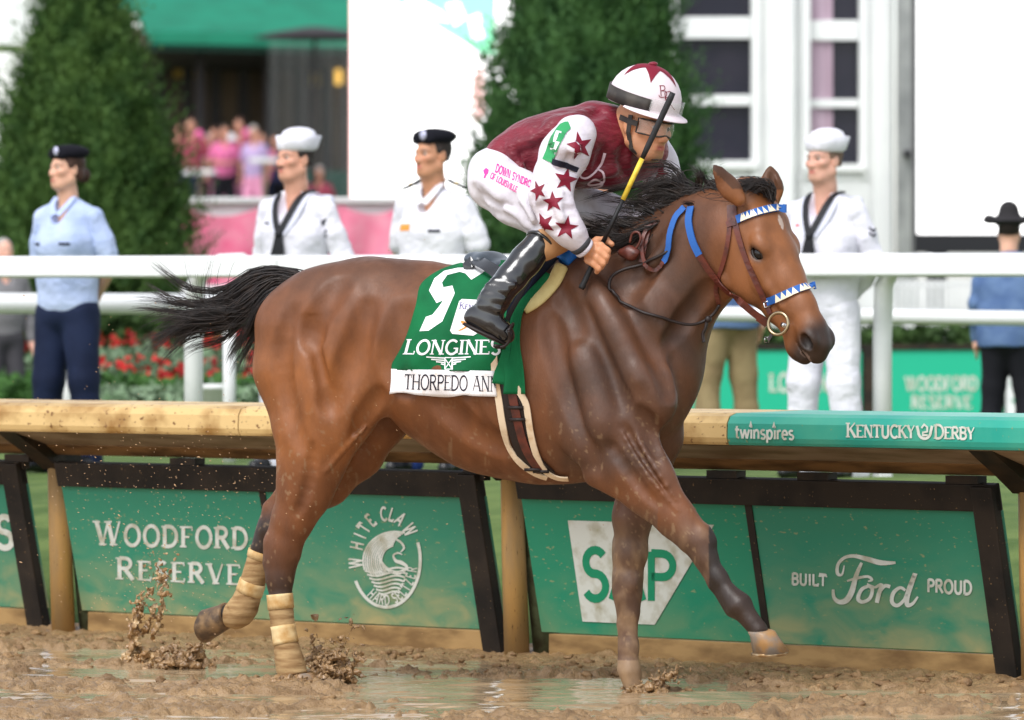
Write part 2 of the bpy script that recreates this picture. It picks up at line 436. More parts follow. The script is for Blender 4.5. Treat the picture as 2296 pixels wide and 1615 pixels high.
def ribbon2(pts, t):
    """polyline of width t as quads (mitred)"""
    n = len(pts); L = []; R = []; ts = [t]*n if np.isscalar(t) else t
    for i in range(n):
        a = np.array(pts[max(i-1, 0)]); b = np.array(pts[min(i+1, n-1)]); d = nrm(b-a); nn = np.array([-d[1], d[0]])
        m = 1.0
        if 0 < i < n-1:
            d1 = nrm(np.array(pts[i])-a); c = abs(np.dot(np.array([-d1[1], d1[0]]), nn)); m = 1/max(c, .6)
        L.append(np.array(pts[i])+nn*ts[i]/2*m); R.append(np.array(pts[i])-nn*ts[i]/2*m)
    return [[tuple(R[i]), tuple(R[i+1]), tuple(L[i+1]), tuple(L[i])] for i in range(n-1)]

def decal(name, polys, fn, m, parent, cell=None, th=None):
    """flat print: polygons given in 2D, carried onto a surface by fn(x, y) -> point; finely cut when cell is given"""
    bm = bmesh.new(); lay = 0
    for pl in polys:
        lay = (lay+1) % 4; vs = [bm.verts.new((p[0], p[1], lay)) for p in pl]
        try: bm.faces.new(vs)
        except ValueError: pass
    if cell:
        bmesh.ops.triangulate(bm, faces=bm.faces[:])
        for _ in range(6):
            ed = [e for e in bm.edges if e.calc_length() > cell]
            if not ed: break
            bmesh.ops.subdivide_edges(bm, edges=ed, cuts=1); bmesh.ops.triangulate(bm, faces=[f for f in bm.faces if len(f.verts) > 4])
    bad = []
    for k, v in enumerate(bm.verts):
        q = fn(v.co.x, v.co.y)
        if q is None: bad.append(v)
        else:
            tc_ = nrm(np.array([0, 0, CAMZ])-q); v.co = q+tc_*(v.co.z*.0002)
    bmesh.ops.delete(bm, geom=bad, context='VERTS')
    me = bpy.data.meshes.new(name); bm.to_mesh(me); bm.free()
    return link(name, me, m, parent)

def fit_text(s, quad, **kw):
    """text polys carried into a picture-space quad (bl, br, tr, tl)"""
    polys, wd = text_polys(s, **kw); bl, br, tr, tl = [np.array(q, float) for q in quad]
    def mp(x, y):
        u = x/wd; return tuple((bl*(1-u)+br*u)*(1-y)+(tl*(1-u)+tr*u)*y)
    return [[mp(*p) for p in pl] for pl in polys]
def star(cx, cy, r, rot=0, sx=1., inner=.4, shear=0.):
    o = []
    for i in range(10):
        a = math.radians(rot+90+36*i); q = r if i % 2 == 0 else r*inner; x = q*math.cos(a)*sx; y = -q*math.sin(a)
        o.append((cx+x+shear*y, cy+y))
    c = (cx, cy); return [[c, o[i], o[(i+1) % 10]] for i in range(10)]

# ================================================================ materials
WHITE = lin((236, 238, 240))
M = {}
M['mud'] = mat('wet mud', lin((158, 128, 91)), .22, .5, c2=lin((120, 93, 62)), nscale=7, nmix=(.35, .7), bump=.9, bscale=120, bdist=.008, rnoise=.4)
M['clod'] = mat('mud clods', lin((150, 118, 80)), .5, .4, c2=lin((112, 84, 54)), nscale=14, bump=.8, bscale=160, bdist=.006)
M['white_paint'] = mat('white paint', (.8, .8, .8), .4, .5, c2=(.7, .71, .71), nscale=4)
M['white_rail'] = mat('white aluminium rail', (.82, .82, .83), .35, .5, c2=(.72, .73, .72), nscale=3, stretch=(.3, .3, 6))
M['tan_cap'] = mat('muddy yellow rail cover', lin((208, 176, 118)), .45, .5, c2=lin((148, 108, 52)), nscale=5.5, nmix=(.46, .70), stretch=(1, 1, 1.4), fleck=(lin((120, 84, 44)), 34, .63), bump=.15, bscale=40)
M['green_cap'] = mat('green printed rail cover', lin((32, 152, 134)), .4, .5, c2=lin((70, 165, 140)), nscale=3, fleck=(lin((150, 150, 100)), 45, .70))
M['beam'] = mat('dusty aluminium underside', lin((150, 132, 112)), .6, .4, c2=lin((112, 92, 68)), nscale=3, stretch=(1, 1, 12))
M['beam2'] = mat('muddy lower beam', lin((128, 96, 60)), .65, .3, c2=lin((86, 62, 36)), nscale=5, stretch=(1, 1, 8))
M['black_frame'] = mat('dark stained timber frame', lin((44, 36, 29)), .6, .3, c2=lin((24, 20, 17)), nscale=7, fleck=(lin((140, 110, 76)), 85, .69))
M['bracket'] = mat('black iron bracket', lin((30, 24, 18)), .6, .3, c2=lin((52, 40, 28)), nscale=12)
M['post_wood'] = mat('mud stained post', lin((150, 120, 78)), .6, .3, c2=lin((176, 134, 74)), nscale=4, stretch=(4, 4, .8), fleck=(lin((110, 82, 48)), 40, .66))
M['moss_post'] = mat('mossy back post', lin((92, 100, 72)), .8, .2, c2=lin((66, 62, 44)), nscale=16)
M['kick'] = mat('muddy kick board', lin((160, 128, 82)), .6, .3, c2=lin((116, 88, 52)), nscale=5, stretch=(1, 1, 3), bump=.2, bscale=30)
M['print'] = mat('white print', lin((212, 215, 206)), .5, .4, c2=lin((168, 164, 138)), nscale=16, nmix=(.45, .75))
M['print_green'] = mat('green print', lin((20, 140, 100)), .5, .4)
M['print_black'] = mat('dark navy print', lin((28, 28, 44)), .6, .3)
M['grass'] = mat('lawn', lin((98, 116, 62)), .85, .15, c2=lin((74, 96, 48)), nscale=3, bump=.6, bscale=40, bdist=.02)
M['green_board'] = None

def panel_mat(name, base, mudamt, z0=.09, z1=.62):
    """printed board: green film with a mud film that thins out upwards, streaks and splatter dots"""
    m = bpy.data.materials.new(name); m.use_nodes = True; t = m.node_tree; N = t.nodes; L = t.links; b = N['Principled BSDF']
    b.inputs['Roughness'].default_value = .45
    tc = N.new('ShaderNodeTexCoord'); sp = N.new('ShaderNodeSeparateXYZ'); L.new(tc.outputs['Object'], sp.inputs[0])
    mr = N.new('ShaderNodeMapRange'); mr.inputs['From Min'].default_value = z1; mr.inputs['From Max'].default_value = z0
    L.new(sp.outputs['Z'], mr.inputs['Value'])
    pw = N.new('ShaderNodeMath'); pw.operation = 'POWER'; pw.inputs[1].default_value = 2.2; L.new(mr.outputs[0], pw.inputs[0])
    nz = N.new('ShaderNodeTexNoise'); nz.inputs['Scale'].default_value = 5; nz.inputs['Detail'].default_value = 8; nz.inputs['Distortion'].default_value = .6
    mp = N.new('ShaderNodeMapping'); mp.inputs['Scale'].default_value = (1, 1, 1.8); L.new(tc.outputs['Object'], mp.inputs[0]); L.new(mp.outputs[0], nz.inputs['Vector'])
    n2 = N.new('ShaderNodeMapRange'); n2.inputs['From Min'].default_value = .3; n2.inputs['From Max'].default_value = .7; L.new(nz.outputs['Fac'], n2.inputs['Value'])
    mu = N.new('ShaderNodeMath'); mu.operation = 'MULTIPLY_ADD'; L.new(n2.outputs[0], mu.inputs[0]); L.new(pw.outputs[0], mu.inputs[1]); mu.inputs[2].default_value = .06
    m2 = N.new('ShaderNodeMath'); m2.operation = 'MULTIPLY'; m2.use_clamp = True; L.new(mu.outputs[0], m2.inputs[0]); m2.inputs[1].default_value = mudamt
    vo = N.new('ShaderNodeTexNoise'); vo.inputs['Scale'].default_value = 34; vo.inputs['Detail'].default_value = 3
    mp2 = N.new('ShaderNodeMapping'); mp2.inputs['Scale'].default_value = (1, 1, 2.2); L.new(tc.outputs['Object'], mp2.inputs[0]); L.new(mp2.outputs[0], vo.inputs['Vector'])
    r3 = N.new('ShaderNodeMapRange'); r3.inputs['From Min'].default_value = .645; r3.inputs['From Max'].default_value = .70; r3.inputs['To Max'].default_value = .55; L.new(vo.outputs['Fac'], r3.inputs['Value'])
    mxx = N.new('ShaderNodeMath'); mxx.operation = 'MAXIMUM'; L.new(m2.outputs[0], mxx.inputs[0]); L.new(r3.outputs[0], mxx.inputs[1])
    mix = N.new('ShaderNodeMix'); mix.data_type = 'RGBA'; L.new(mxx.outputs[0], mix.inputs['Factor'])
    mix.inputs['A'].default_value = (*base, 1); mix.inputs['B'].default_value = (*lin((172, 160, 112)), 1)
    L.new(mix.outputs['Result'], b.inputs['Base Color']); return m
M['board_a'] = panel_mat('green board, muddy', lin((10, 130, 104)), .95)
M['board_b'] = panel_mat('green board, cleaner', lin((8, 136, 103)), .3)
M['board_c'] = panel_mat('green board, wiped', lin((12, 132, 105)), .85)
M['board_far'] = mat('far green board', lin((24, 176, 138)), .5, .4)

# ================================================================ track and infield (setting)
ANG = math.radians(41)
RD = np.array([math.cos(ANG), -math.sin(ANG), 0]); RQ = np.array([math.sin(ANG), math.cos(ANG), 0]); RB = np.array([.04, 23.9, 0])
UZ = np.array([0, 0, 1.])
def R(s, q, z): return RB+RD*s+RQ*q+UZ*z

# far track sheet
def sheet(name, qs, ss, zf, m, kind='structure'):
    V = []; F = []
    for s in ss:
        for q in qs: V.append(R(s, q, zf(s, q)))
    n = len(qs)
    for i in range(len(ss)-1):
        for j in range(n-1): F.append((i*n+j, (i+1)*n+j, (i+1)*n+j+1, i*n+j+1))
    me = bpy.data.meshes.new(name); me.from_pydata([tuple(v) for v in V], [], F)
    bm = bmesh.new(); bm.from_mesh(me); bmesh.ops.recalc_face_normals(bm, faces=bm.faces)
    if bm.faces and sum(f.normal.z for f in bm.faces) < 0: bmesh.ops.reverse_faces(bm, faces=bm.faces)
    bm.to_mesh(me); bm.free(); me.shade_smooth()
    o = link(name, me, m); tag(o, kind=kind); return o
far_track = sheet('track_base', [-60, -30, -12, -6, -3, .38], [-300, -100, -30, -8, -3, 0, 3, 8, 30, 100, 300], lambda s, q: -.075 if abs(s) < 31 and q > -13 else -.06, M['mud'])

def lawn_z(s, q):
    pts = [(.36, -.02), (.9, .2), (2.2, .42), (4, .52), (6, .53), (60, .53), (900, .6)]
    return float(np.interp(q, [p[0] for p in pts], [p[1] for p in pts]))+(.012*math.sin(s*3.1)*math.cos(q*4.7) if q < 20 else 0)
sheet('infield_lawn', [.36, .6, .9, 1.4, 2.2, 3, 4, 5, 6, 7, 8, 9.5, 11, 13, 15, 18, 21, 24, 30, 60, 200, 900], list(np.linspace(-500, -20, 10))+list(np.linspace(-18, 18, 60))+list(np.linspace(20, 500, 10)), lawn_z, M['grass'])

# churned mud near the horse: a height field, standing water lies in its hollows
nx, ny = 640, 700
xs = np.linspace(-2.9, 2.9, nx); ys = np.linspace(19.3, 26.6, ny)
XX, YY = np.meshgrid(xs, ys, indexing='ij')
QQ = (XX-RB[0])*RQ[0]+(YY-RB[1])*RQ[1]
big = fbm(XX*.75+3, YY*1.5+9, 4)                        # furrows and puddles drawn out along the track
lump = fbm(XX*10+1, YY*9+5, 4); fine = fbm(XX*38, YY*36+7, 3); rdg = 1-np.abs(2*fbm(XX*17+4, YY*14+2, 3)-1)
edge = np.clip((QQ+.95)/.55, 0, 1)                         # no standing water close to the rail
wet = np.clip((big+.22*(rdg-.8)+.10*(lump-.5)-.458)/.12, 0, 1)                       # 0 = water, 1 = heaped mud
wet = np.maximum(wet, edge*.75)
ridge = np.clip(lump-.40, 0, 1)**1.2+.5*np.clip(rdg-.8, 0, 1)
ZZ = -.030+wet*(.026+.052*ridge*(1-.5*edge))+.020*(lump-.5)+.022*(fine-.5)*(.25+wet)
ZZ += np.clip((QQ+.25)/.4, 0, 1)*.018
ZZ = np.where(QQ > .30, -.05, ZZ)
V = np.stack([XX, YY, ZZ], -1).reshape(-1, 3)
I = np.arange(nx*ny).reshape(nx, ny); Q = np.stack([I[:-1, :-1], I[1:, :-1], I[1:, 1:], I[:-1, 1:]], -1).reshape(-1, 4)
qv = QQ.reshape(-1); Q = Q[(qv[Q] < .42).all(1)]
me = mesh_np('track', V, Q); me.shade_smooth(); tag(link('track', me, M['mud']), kind='structure')
def mud_z(x, y):
    i = int(np.clip((x+2.9)/5.8*(nx-1), 0, nx-1)); j = int(np.clip((y-19.3)/7.3*(ny-1), 0, ny-1)); return float(ZZ[i, j])

# standing rain water
m = mat('muddy rain water', lin((176, 152, 120)), .06, .5, c2=lin((152, 126, 94)), nscale=3)
t = m.node_tree; b = t.nodes['Principled BSDF']; b.inputs['IOR'].default_value = 1.33
tc = t.nodes.new('ShaderNodeTexCoord'); mp = t.nodes.new('ShaderNodeMapping'); mp.inputs['Scale'].default_value = (1.6, 6.5, 1)
t.links.new(tc.outputs['Object'], mp.inputs[0])
nz = t.nodes.new('ShaderNodeTexNoise'); nz.inputs['Scale'].default_value = 2.0; nz.inputs['Detail'].default_value = 4
t.links.new(mp.outputs[0], nz.inputs['Vector'])
bp = t.nodes.new('ShaderNodeBump'); bp.inputs['Strength'].default_value = .6; bp.inputs['Distance'].default_value = .006
t.links.new(nz.outputs['Fac'], bp.inputs['Height']); t.links.new(bp.outputs[0], b.inputs['Normal'])
M['water'] = m
# its surface is stirred by rain and hooves
wnx, wny = 300, 520; wx = np.linspace(-2.9, 2.9, wnx); wy = np.linspace(19.3, 25.6, wny); WX, WY = np.meshgrid(wx, wy, indexing='ij')
WZ = -.013+.022*(fbm(WX*3.2+5, WY*7.5+1, 4)-.5)+.004*(fbm(WX*14, WY*22, 2)-.5)
V = np.stack([WX, WY, WZ], -1).reshape(-1, 3); I = np.arange(wnx*wny).reshape(wnx, wny); Q = np.stack([I[:-1, :-1], I[1:, :-1], I[1:, 1:], I[:-1, 1:]], -1).reshape(-1, 4)
qv = ((V[:, 0]-RB[0])*RQ[0]+(V[:, 1]-RB[1])*RQ[1]); Q = Q[(qv[Q] < -.4).all(1)]
me = mesh_np('standing_water', V, Q); me.shade_smooth(); tag(link('standing_water', me, m), kind='structure')

# loose clods of mud thrown about (nobody could count them)
rng = random.Random(5); mb = MB()
for k in range(1500):
    s = rng.uniform(-3.4, 3.0); q = -abs(rng.gauss(0, 1.3))-.15
    if q < -3.4: continue
    p = R(s, q, 0)
    if not (-2.6 < p[0] < 2.6 and 19.6 < p[1] < 26.3): continue
    r_ = rng.choice([.003, .004, .006, .008, .011, .016])*rng.uniform(.6, 1.2)
    z = mud_z(p[0], p[1])+r_*.25
    if z < -.016: continue
    n0 = len(mb.v); mb.ball((p[0], p[1], z), (r_*rng.uniform(.9, 1.7), r_*rng.uniform(.9, 1.5), r_*rng.uniform(.6, 1)), n=5)
    for i in range(n0, len(mb.v)):
        v = np.array(mb.v[i]); d = v-np.array([p[0], p[1], z]); f = 1+1.1*mnoise.noise(Vector(v)*70); mb.v[i] = tuple(np.array([p[0], p[1], z])+d*f)
tag(mb.build('mud_clods', M['clod'], None, True), 'small wet clods of mud scattered over the track', 'mud', kind='stuff')

# ================================================================ inner safety rail with its overhanging cover
rail = empty('inner_rail', R(0, 0, 0), 'low muddy inner rail with overhanging tan and green cover', 'rail')
FQ = -.42
def s_at(x, y, q, z=None):
    h = plane_hit(x, y, RB+RQ*q, RQ); return float(np.dot(h-RB, RD)), float(h[2])
s_seam = s_at(1632, 960, FQ)[0]
def prism(mb_, prof, s0, s1, jit=0):
    V = [R(s0, q, z) for q, z in prof]+[R(s1, q, z) for q, z in prof]; n = len(prof)
    F = [tuple(range(n-1, -1, -1)), tuple(range(n, 2*n))]+[(i, (i+1) % n, n+(i+1) % n, n+i) for i in range(n)]
    mb_.add(V, F); return mb_
cap_prof = [(FQ, .882), (FQ-.006, .9), (FQ-.004, .955), (FQ+.012, .982), (FQ+.05, .994), (.06, 1.0), (.075, .985), (.075, .955), (FQ+.06, .95), (FQ+.03, .872), (FQ+.006, .872)]
for s0, s1, mm in ((-9, -4.6, 'tan_cap'), (-4.594, s_seam-2.6, 'tan_cap'), (s_seam-2.594, s_seam-.003, 'tan_cap'), (s_seam+.003, s_seam+3.4, 'green_cap')):
    prism(MB(), cap_prof, s0, s1).build('rail_cap', M[mm], rail)
prism(MB(), [(FQ+.035, .868), (-.19, .812), (-.19, .85), (FQ+.07, .93)], -9, 6).build('beam_soffit', M['beam'], rail)
prism(MB(), [(-.188, .808), (-.125, .766), (-.10, .766), (-.06, .9), (-.185, .9)], -9, 6).build('support_beam', M['beam2'], rail)
post_px = [(-880, 1370), (143, 1405), (1160, 1463), (2322, 1518)]
for x, y in post_px:
    s, _ = s_at(x, y, -.03)
    V0, V1 = R(s, -.03, -.06), R(s-.0, -.07, .80)
    mb = MB(); mb.tube([V0, V0*.5+V1*.5, V1], [.052, .05, .044], n=12); mb.build('post', M['post_wood'], rail, True)
    mb = MB(); mb.tube([R(s+.06, .10, -.06), R(s+.03, .0, .72)], [.06, .045], n=10); mb.build('back_brace', M['moss_post'], rail, True)
    mb = MB(); prof = [(FQ+.04, .866), (-.05, .90), (.03, .88), (.02, .70), (-.1, .70), (-.22, .775), (-.32, .83)]
    prism(mb, prof, s-.055, s+.055); mb.build('bracket', M['bracket'], rail)
for x in (48, 420, 745, 1080, 1450, 1628, 1832, 2166):
    s, _ = s_at(x, 1040, -.12)
    MB().obox(R(s, -.12, .748), RD, RQ, UZ, .075, .03, .016).build('clip', M['bracket'], rail)
    MB().obox(R(s, -.12, .72), RD, RQ, UZ, .03, .02, .02).build('clip_stem', M['bracket'], rail)

# lettering on the cover's front face
capn = RQ; cap0 = R(0, FQ-.009, 0)
def on_cap(x, y): return plane_hit(x, y, cap0, capn)
decal('lettering', fit_text('twinspires', [(1648, 983), (1781, 986), (1781, 957), (1648, 954)], sans=True, thick=.17, track=.02)
      + [[(1679, 957), (1687, 957), (1683.5, 943)], [(1731, 959), (1739, 959), (1735.5, 945)]], on_cap, M['print'], rail)
decal('lettering', fit_text('KENTUCKY', [(1898, 981), (2052, 983), (2052, 949), (1898, 948)], thick=.2, thin=.09, small=.86, track=.03), on_cap, M['print'], rail)
decal('lettering', fit_text('DERBY', [(2095, 984), (2186, 986), (2186, 954), (2095, 952)], thick=.2, thin=.09, small=.86, track=.03), on_cap, M['print'], rail)
horseshoe = [(2056, 955)]+[(2073+14*math.cos(math.radians(a)), 968+16*math.sin(math.radians(a))) for a in range(180, -1, -20)]+[(2090, 955)]
decal('emblem', ribbon2(horseshoe, 6)+ribbon2([(2066, 960), (2072, 952), (2079, 958), (2079, 968), (2069, 970), (2069, 976), (2080, 976)], 4), on_cap, M['print'], rail)

# ================================================================ advertising boards hung under the rail
QT, QB = -.135, .015           # the boards hang out over the track at the top
ZT, ZB, ZH = .634, .088, .737
pb = R(0, QB, ZB); pt = R(0, QT, ZH); PV = nrm(pt-pb); PN = nrm(np.cross(RD, PV)); PN = PN if PN[1] < 0 else -PN   # towards the camera
def on_board(off):
    return lambda x, y: plane_hit(x, y, pb+PN*off, PN)
def board_s(x, y): return float(np.dot(on_board(0)(x, y)-pb, RD))
HV = (ZT-ZB)/PV[2]; HH = (ZH-ZB)/PV[2]
def BP(s, v, o=0): return pb+RD*s+PV*v+PN*o
def board(label, s0, s1, splits, mats_, bar=True, xgroup='advertising boards under the inner rail'):
    e = empty('advertising_board', R((s0+s1)/2, QB, 0), label, 'board', xgroup)
    ed = [s0]+splits+[s1]
    for i in range(len(ed)-1):
        a = ed[i]+(.012 if i else 0); b_ = ed[i+1]-.012*(i < len(ed)-2)
        MB().obox(BP((a+b_)/2, HV/2, -.008), RD, PV, PN, (b_-a)/2, HV/2, .008).build('printed_panel', M[mats_[i]], e)
    for sp_ in splits: MB().obox(BP(sp_, HV/2-.05, -.004), RD, PV, PN, .017, HV/2+.055, .009).build('divider', M['black_frame'], e)
    MB().obox(BP((s0+s1)/2, (HV+HH)/2, .004), RD, PV, PN, (s1-s0)/2, (HH-HV)/2, .02).build('header_rail', M['black_frame'], e, bevel=.004)
    if bar: MB().obox(BP(s1-.05, HH/2-.06, .016), RD, PV, PN, .05, HH/2+.055, .026).build('frame_bar', M['black_frame'], e, bevel=.005)
    MB().obox(R((s0+s1)/2, QB+.0, ZB/2-.04), RD, RQ, UZ, (s1-s0)/2-.004-(.05 if bar else 0), .02, ZB/2+.035).build('kick_board', M['kick'], e, bevel=.004)
    return e
e1 = board('green advertising board ending in a white letter S at the left', board_s(-900, 1340), board_s(110, 1395), [], ['board_a'])
e2 = board('muddy green board with WOODFORD RESERVE and a wave logo', board_s(187, 1385), board_s(1137, 1450), [board_s(612, 1250)], ['board_c', 'board_a'])
e3 = board('green board with a white SAP shape and a Ford script', board_s(1215, 1420), board_s(2293, 1500), [board_s(1703, 1300)], ['board_b', 'board_c'])
ob = on_board(.003)
decal('lettering', fit_text('S', [(-12, 1228), (36, 1232), (36, 1160), (-12, 1156)], thick=.2, thin=.12), ob, M['print'], e1)
decal('lettering', fit_text('WOODFORD', [(213, 1222), (562, 1232), (562, 1176), (213, 1168)], thick=.19, thin=.08, small=.86, track=.16), ob, M['print'], e2)
decal('lettering', fit_text('RESERVE', [(262, 1299), (548, 1313), (548, 1260), (262, 1250)], thick=.19, thin=.08, small=.88, track=.2), ob, M['print'], e2)
def vb(pts, ws):   # smooth stroke with changing width
    P2 = []; W2 = []; n = len(pts)
    for i in range(n-1):
        p0, p1, p2, p3 = [np.array(pts[min(max(j, 0), n-1)], float) for j in (i-1, i, i+1, i+2)]
        for k in range(6):
            t_ = k/6; P2.append(tuple(.5*((2*p1)+(-p0+p2)*t_+(2*p0-5*p1+4*p2-p3)*t_**2+(-p0+3*p1-3*p2+p3)*t_**3))); W2.append(ws[i]*(1-t_)+ws[i+1]*t_)
    P2.append(tuple(pts[-1])); W2.append(ws[-1]); return ribbon2(P2, W2)
# wave logo: letters set round an oval, a thick rim below, a curling wave inside
LC, LRX, LRY = np.array([866., 1256.]), 72., 108.
def ring_text(s, a0, a1, out, size, flip=False, **kw):
    polys = []; tot = [text_polys(c, sans=True, **kw)[1] if c != ' ' else .5 for c in s]; T = sum(tot); x = 0
    for c, wd in zip(s, tot):
        a = math.radians(a0+(a1-a0)*(x+wd/2)/T); x += wd
        if c == ' ': continue
        pos = LC+np.array([math.cos(a)*(LRX*out), -math.sin(a)*(LRY*out)])
        nn = nrm(np.array([math.cos(a)/LRX, -math.sin(a)/LRY])); 
        up = -nn if flip else nn; rt = np.array([-up[1], up[0]])
        ps, w0 = text_polys(c, sans=True, **kw)
        for pl in ps: polys.append([tuple(pos+rt*((px_-w0/2)*size*.62)+up*((py_-.5)*size)) for px_, py_ in pl])
    return polys
logo = ring_text('WHITE CLAW', 196, 28, .96, 30, thick=.2)+ring_text('HARD SELTZER', 232, 352, .83, 22, flip=True, thick=.18)
rim = [(LC[0]+LRX*1.06*math.cos(math.radians(a)), LC[1]-LRY*.98*math.sin(math.radians(a))) for a in range(206, 384, 8)]
logo += ribbon2(rim, 7)
for k in range(10):     # ribs of the breaking wave
    rx_, ry_ = 72-4.6*k, 66-3.6*k
    logo += ribbon2([(886+rx_*math.cos(math.radians(a)), 1258-ry_*math.sin(math.radians(a))) for a in range(72+3*k, 206+4*k, 9)], 3.0 if k % 2 else 3.8)
logo += vb([(846, 1236), (856, 1262), (874, 1280), (896, 1284), (912, 1272), (900, 1262), (888, 1258), (882, 1246), (892, 1240), (902, 1244)], [3, 6, 8, 9, 6, 9, 7, 4, 4, 2])
logo += vb([(876, 1206), (896, 1214), (906, 1228), (898, 1238)], [2, 5, 5, 2])
for k in range(7):     # sea below
    y0 = 1276+8.5*k; x0 = 818+5*k; x1 = 914-3*k; pts = [(x0+(x1-x0)*i/8, y0+7*math.sin(i/8*5.2+.6)*(1-.06*k)+5*i/8) for i in range(9)]
    logo += ribbon2(pts, 4.2)
decal('logo', logo, ob, M['print'], e2)
sap = [(1273, 1167), (1601, 1177), (1468, 1401), (1306, 1394)]
ob2 = on_board(.0045)
decal('logo_field', [sap], ob, M['print'], e3)
decal('lettering', fit_text('SAP', [(1304, 1343), (1516, 1349), (1516, 1240), (1304, 1230)], sans=True, thick=.17, track=.02), ob2, M['print_green'], e3)
decal('lettering', fit_text('BUILT', [(1775, 1311), (1855, 1315), (1855, 1289), (1775, 1285)], sans=True, thick=.22, track=.08), ob, M['print'], e3)
decal('lettering', fit_text('PROUD', [(2079, 1328), (2181, 1334), (2181, 1303), (2079, 1299)], sans=True, thick=.22, track=.08), ob, M['print'], e3)
ford = vb([(1893, 1268), (1888, 1288), (1878, 1286), (1879, 1266), (1893, 1251), (1915, 1247), (1945, 1254), (1975, 1262), (2008, 1262)], [2, 5, 8, 7, 7, 8, 11, 12, 5])
ford += vb([(1932, 1262), (1920, 1290), (1910, 1326), (1898, 1346), (1882, 1350), (1870, 1340), (1868, 1322)], [6, 10, 13, 13, 10, 8, 6])
ford += vb([(1899, 1303), (1920, 1297), (1945, 1293), (1955, 1300), (1946, 1304)], [4, 6, 6, 6, 3])
ford += vb([(1948, 1314), (1932, 1322), (1924, 1342), (1934, 1350), (1950, 1342), (1956, 1322), (1946, 1312), (1962, 1318)], [7, 8, 9, 8, 8, 8, 6, 5])
ford += vb([(1962, 1318), (1976, 1312), (1970, 1334), (1966, 1352)], [5, 8, 10, 9])+vb([(1974, 1326), (1984, 1314), (1996, 1316)], [6, 8, 8])
ford += vb([(2030, 1324), (2018, 1318), (2003, 1330), (2000, 1350), (2012, 1358), (2028, 1344), (2038, 1318), (2052, 1286), (2036, 1332), (2034, 1356), (2046, 1354), (2058, 1338)], [6, 7, 9, 9, 8, 7, 8, 10, 11, 10, 7, 4])
decal('lettering', ford, ob, M['print'], e3)

# ================================================================ white running rail in front of the honour guard
yA = lambda x: 30.4-(x-1148)/1148*.55
def A(x, y, dY=0): return P(x, y, yA(x)+dY)
wr = empty('white_rail', A(1148, 1060), 'white aluminium running rail in front of the uniformed people', 'rail')
def railstrip(x0, x1, y0, y1, dY, th, m, name, parent, seg=1):
    for i in range(seg):
        a = x0+(x1-x0)*i/seg+(1.2 if i else 0); b_ = x0+(x1-x0)*(i+1)/seg
        pA, pB = A(a, 600, dY), A(b_, 600, dY)
        za0, za1 = A(a, y1(a), dY)[2], A(a, y0(a), dY)[2]; zb0, zb1 = A(b_, y1(b_), dY)[2], A(b_, y0(b_), dY)[2]
        r_ = (za1-za0)*.18; n = 5; prof = []
        V = []; F = []
        for p, z0, z1 in ((pA, za0, za1), (pB, zb0, zb1)):
            for q, z in ((0, z0+.012), (0, z1-.022), (.012, z1-.006), (.03, z1), (th, z1), (th, z0), (.02, z0)):
                V.append((p[0], p[1]+q, z))
        k = 7; F = [tuple(range(k)), tuple(range(2*k-1, k-1, -1))]+[(j, k+j, k+(j+1) % k, (j+1) % k) for j in range(k)]
        mb = MB(); mb.add(V, F); mb.build(name, m, parent)
railstrip(-1500, 3800, lambda x: 571-(x-1148)*.0035, lambda x: 622-(x-1148)*.0012, 0, .07, M['white_rail'], 'rail_board', wr, 5)
for x in (-1110, 434, 1978, 3500):
    g = A(x, 1000, .35); g[2] = .50; top = A(x+4, 640, .3)
    mb = MB(); mb.tube([g, A(x, 760, .33), top, A(x+20, 606, .26), A(x+60, 588, .17), A(x+112, 584, .07)], [.05, .05, .05, .047, .044, .04], n=12)
    mb.build('post', M['white_paint'], wr, True)
    mb = MB(); mb.tube([A(x+98, 590, .1), A(x+136, 588, .06)], .03, n=8); mb.build('joint', M['white_rail'], wr, True)
    MB().lathe((g[0], g[1], .50), [(.055, 0), (.055, .03), (.05, .05)], n=14).build('foot_collar', M['white_paint'], wr, True)

# second, lower rail further back
wb = empty('white_rail', P(700, 1030, 33.4), 'lower white tube rail behind the uniformed people', 'rail')
def Bk(x, y): return P(x, y, 33.5-(x-1148)/1148*.3)
mb = MB(); mb.tube([Bk(-1200, 676), Bk(560, 682)], .06, n=12); mb.build('rail_tube', M['white_rail'], wb, True)
mb = MB(); mb.tube([Bk(560, 690), Bk(2300, 714), Bk(3600, 718)], .042, n=12); mb.build('rail_tube', M['white_rail'], wb, True)
for x in (-440, 152, 514, 1290, 2420):
    p = Bk(x, 690); mb = MB(); mb.tube([(p[0], p[1], .5), (p[0], p[1], p[2])], .036, n=10); mb.build('post', M['white_paint'], wb, True)

# ================================================================ the race horse
HTH = math.radians(26)
HF = np.array([math.cos(HTH), -math.sin(HTH), 0]); HL = np.array([-math.sin(HTH), -math.cos(HTH), 0])   # forward, near side
HC = np.array([-.781, 22.22, 0])
PXM = 1/600.
def H(x, y, lat=0.0):
    """picture place carried onto the horse's upright plane, lat metres towards the near side"""
    return plane_hit(x, y, HC+HL*lat, HL)
S = SDF()
def hc(pts, k=.04, u=HL, q=1.0):
    """limb chain: (x, y, lat, radius px[, side ratio])"""
    S.chain([(H(p[0], p[1], p[2]), p[3]*PXM, p[4] if len(p) > 4 else q) for p in pts], k, u, q)
def he(x, y, lat, rx, ry, rl, k=.05, rot=0, sub=False):
    """muscle: radii along/up in px, across in m"""
    a = math.radians(rot); X_ = HF*math.cos(a)-UZ*math.sin(a); Z_ = HF*math.sin(a)+UZ*math.cos(a)
    S.ell(H(x, y, lat), (rx*PXM, rl, ry*PXM), k, np.stack([X_, HL, Z_], 1), sub)
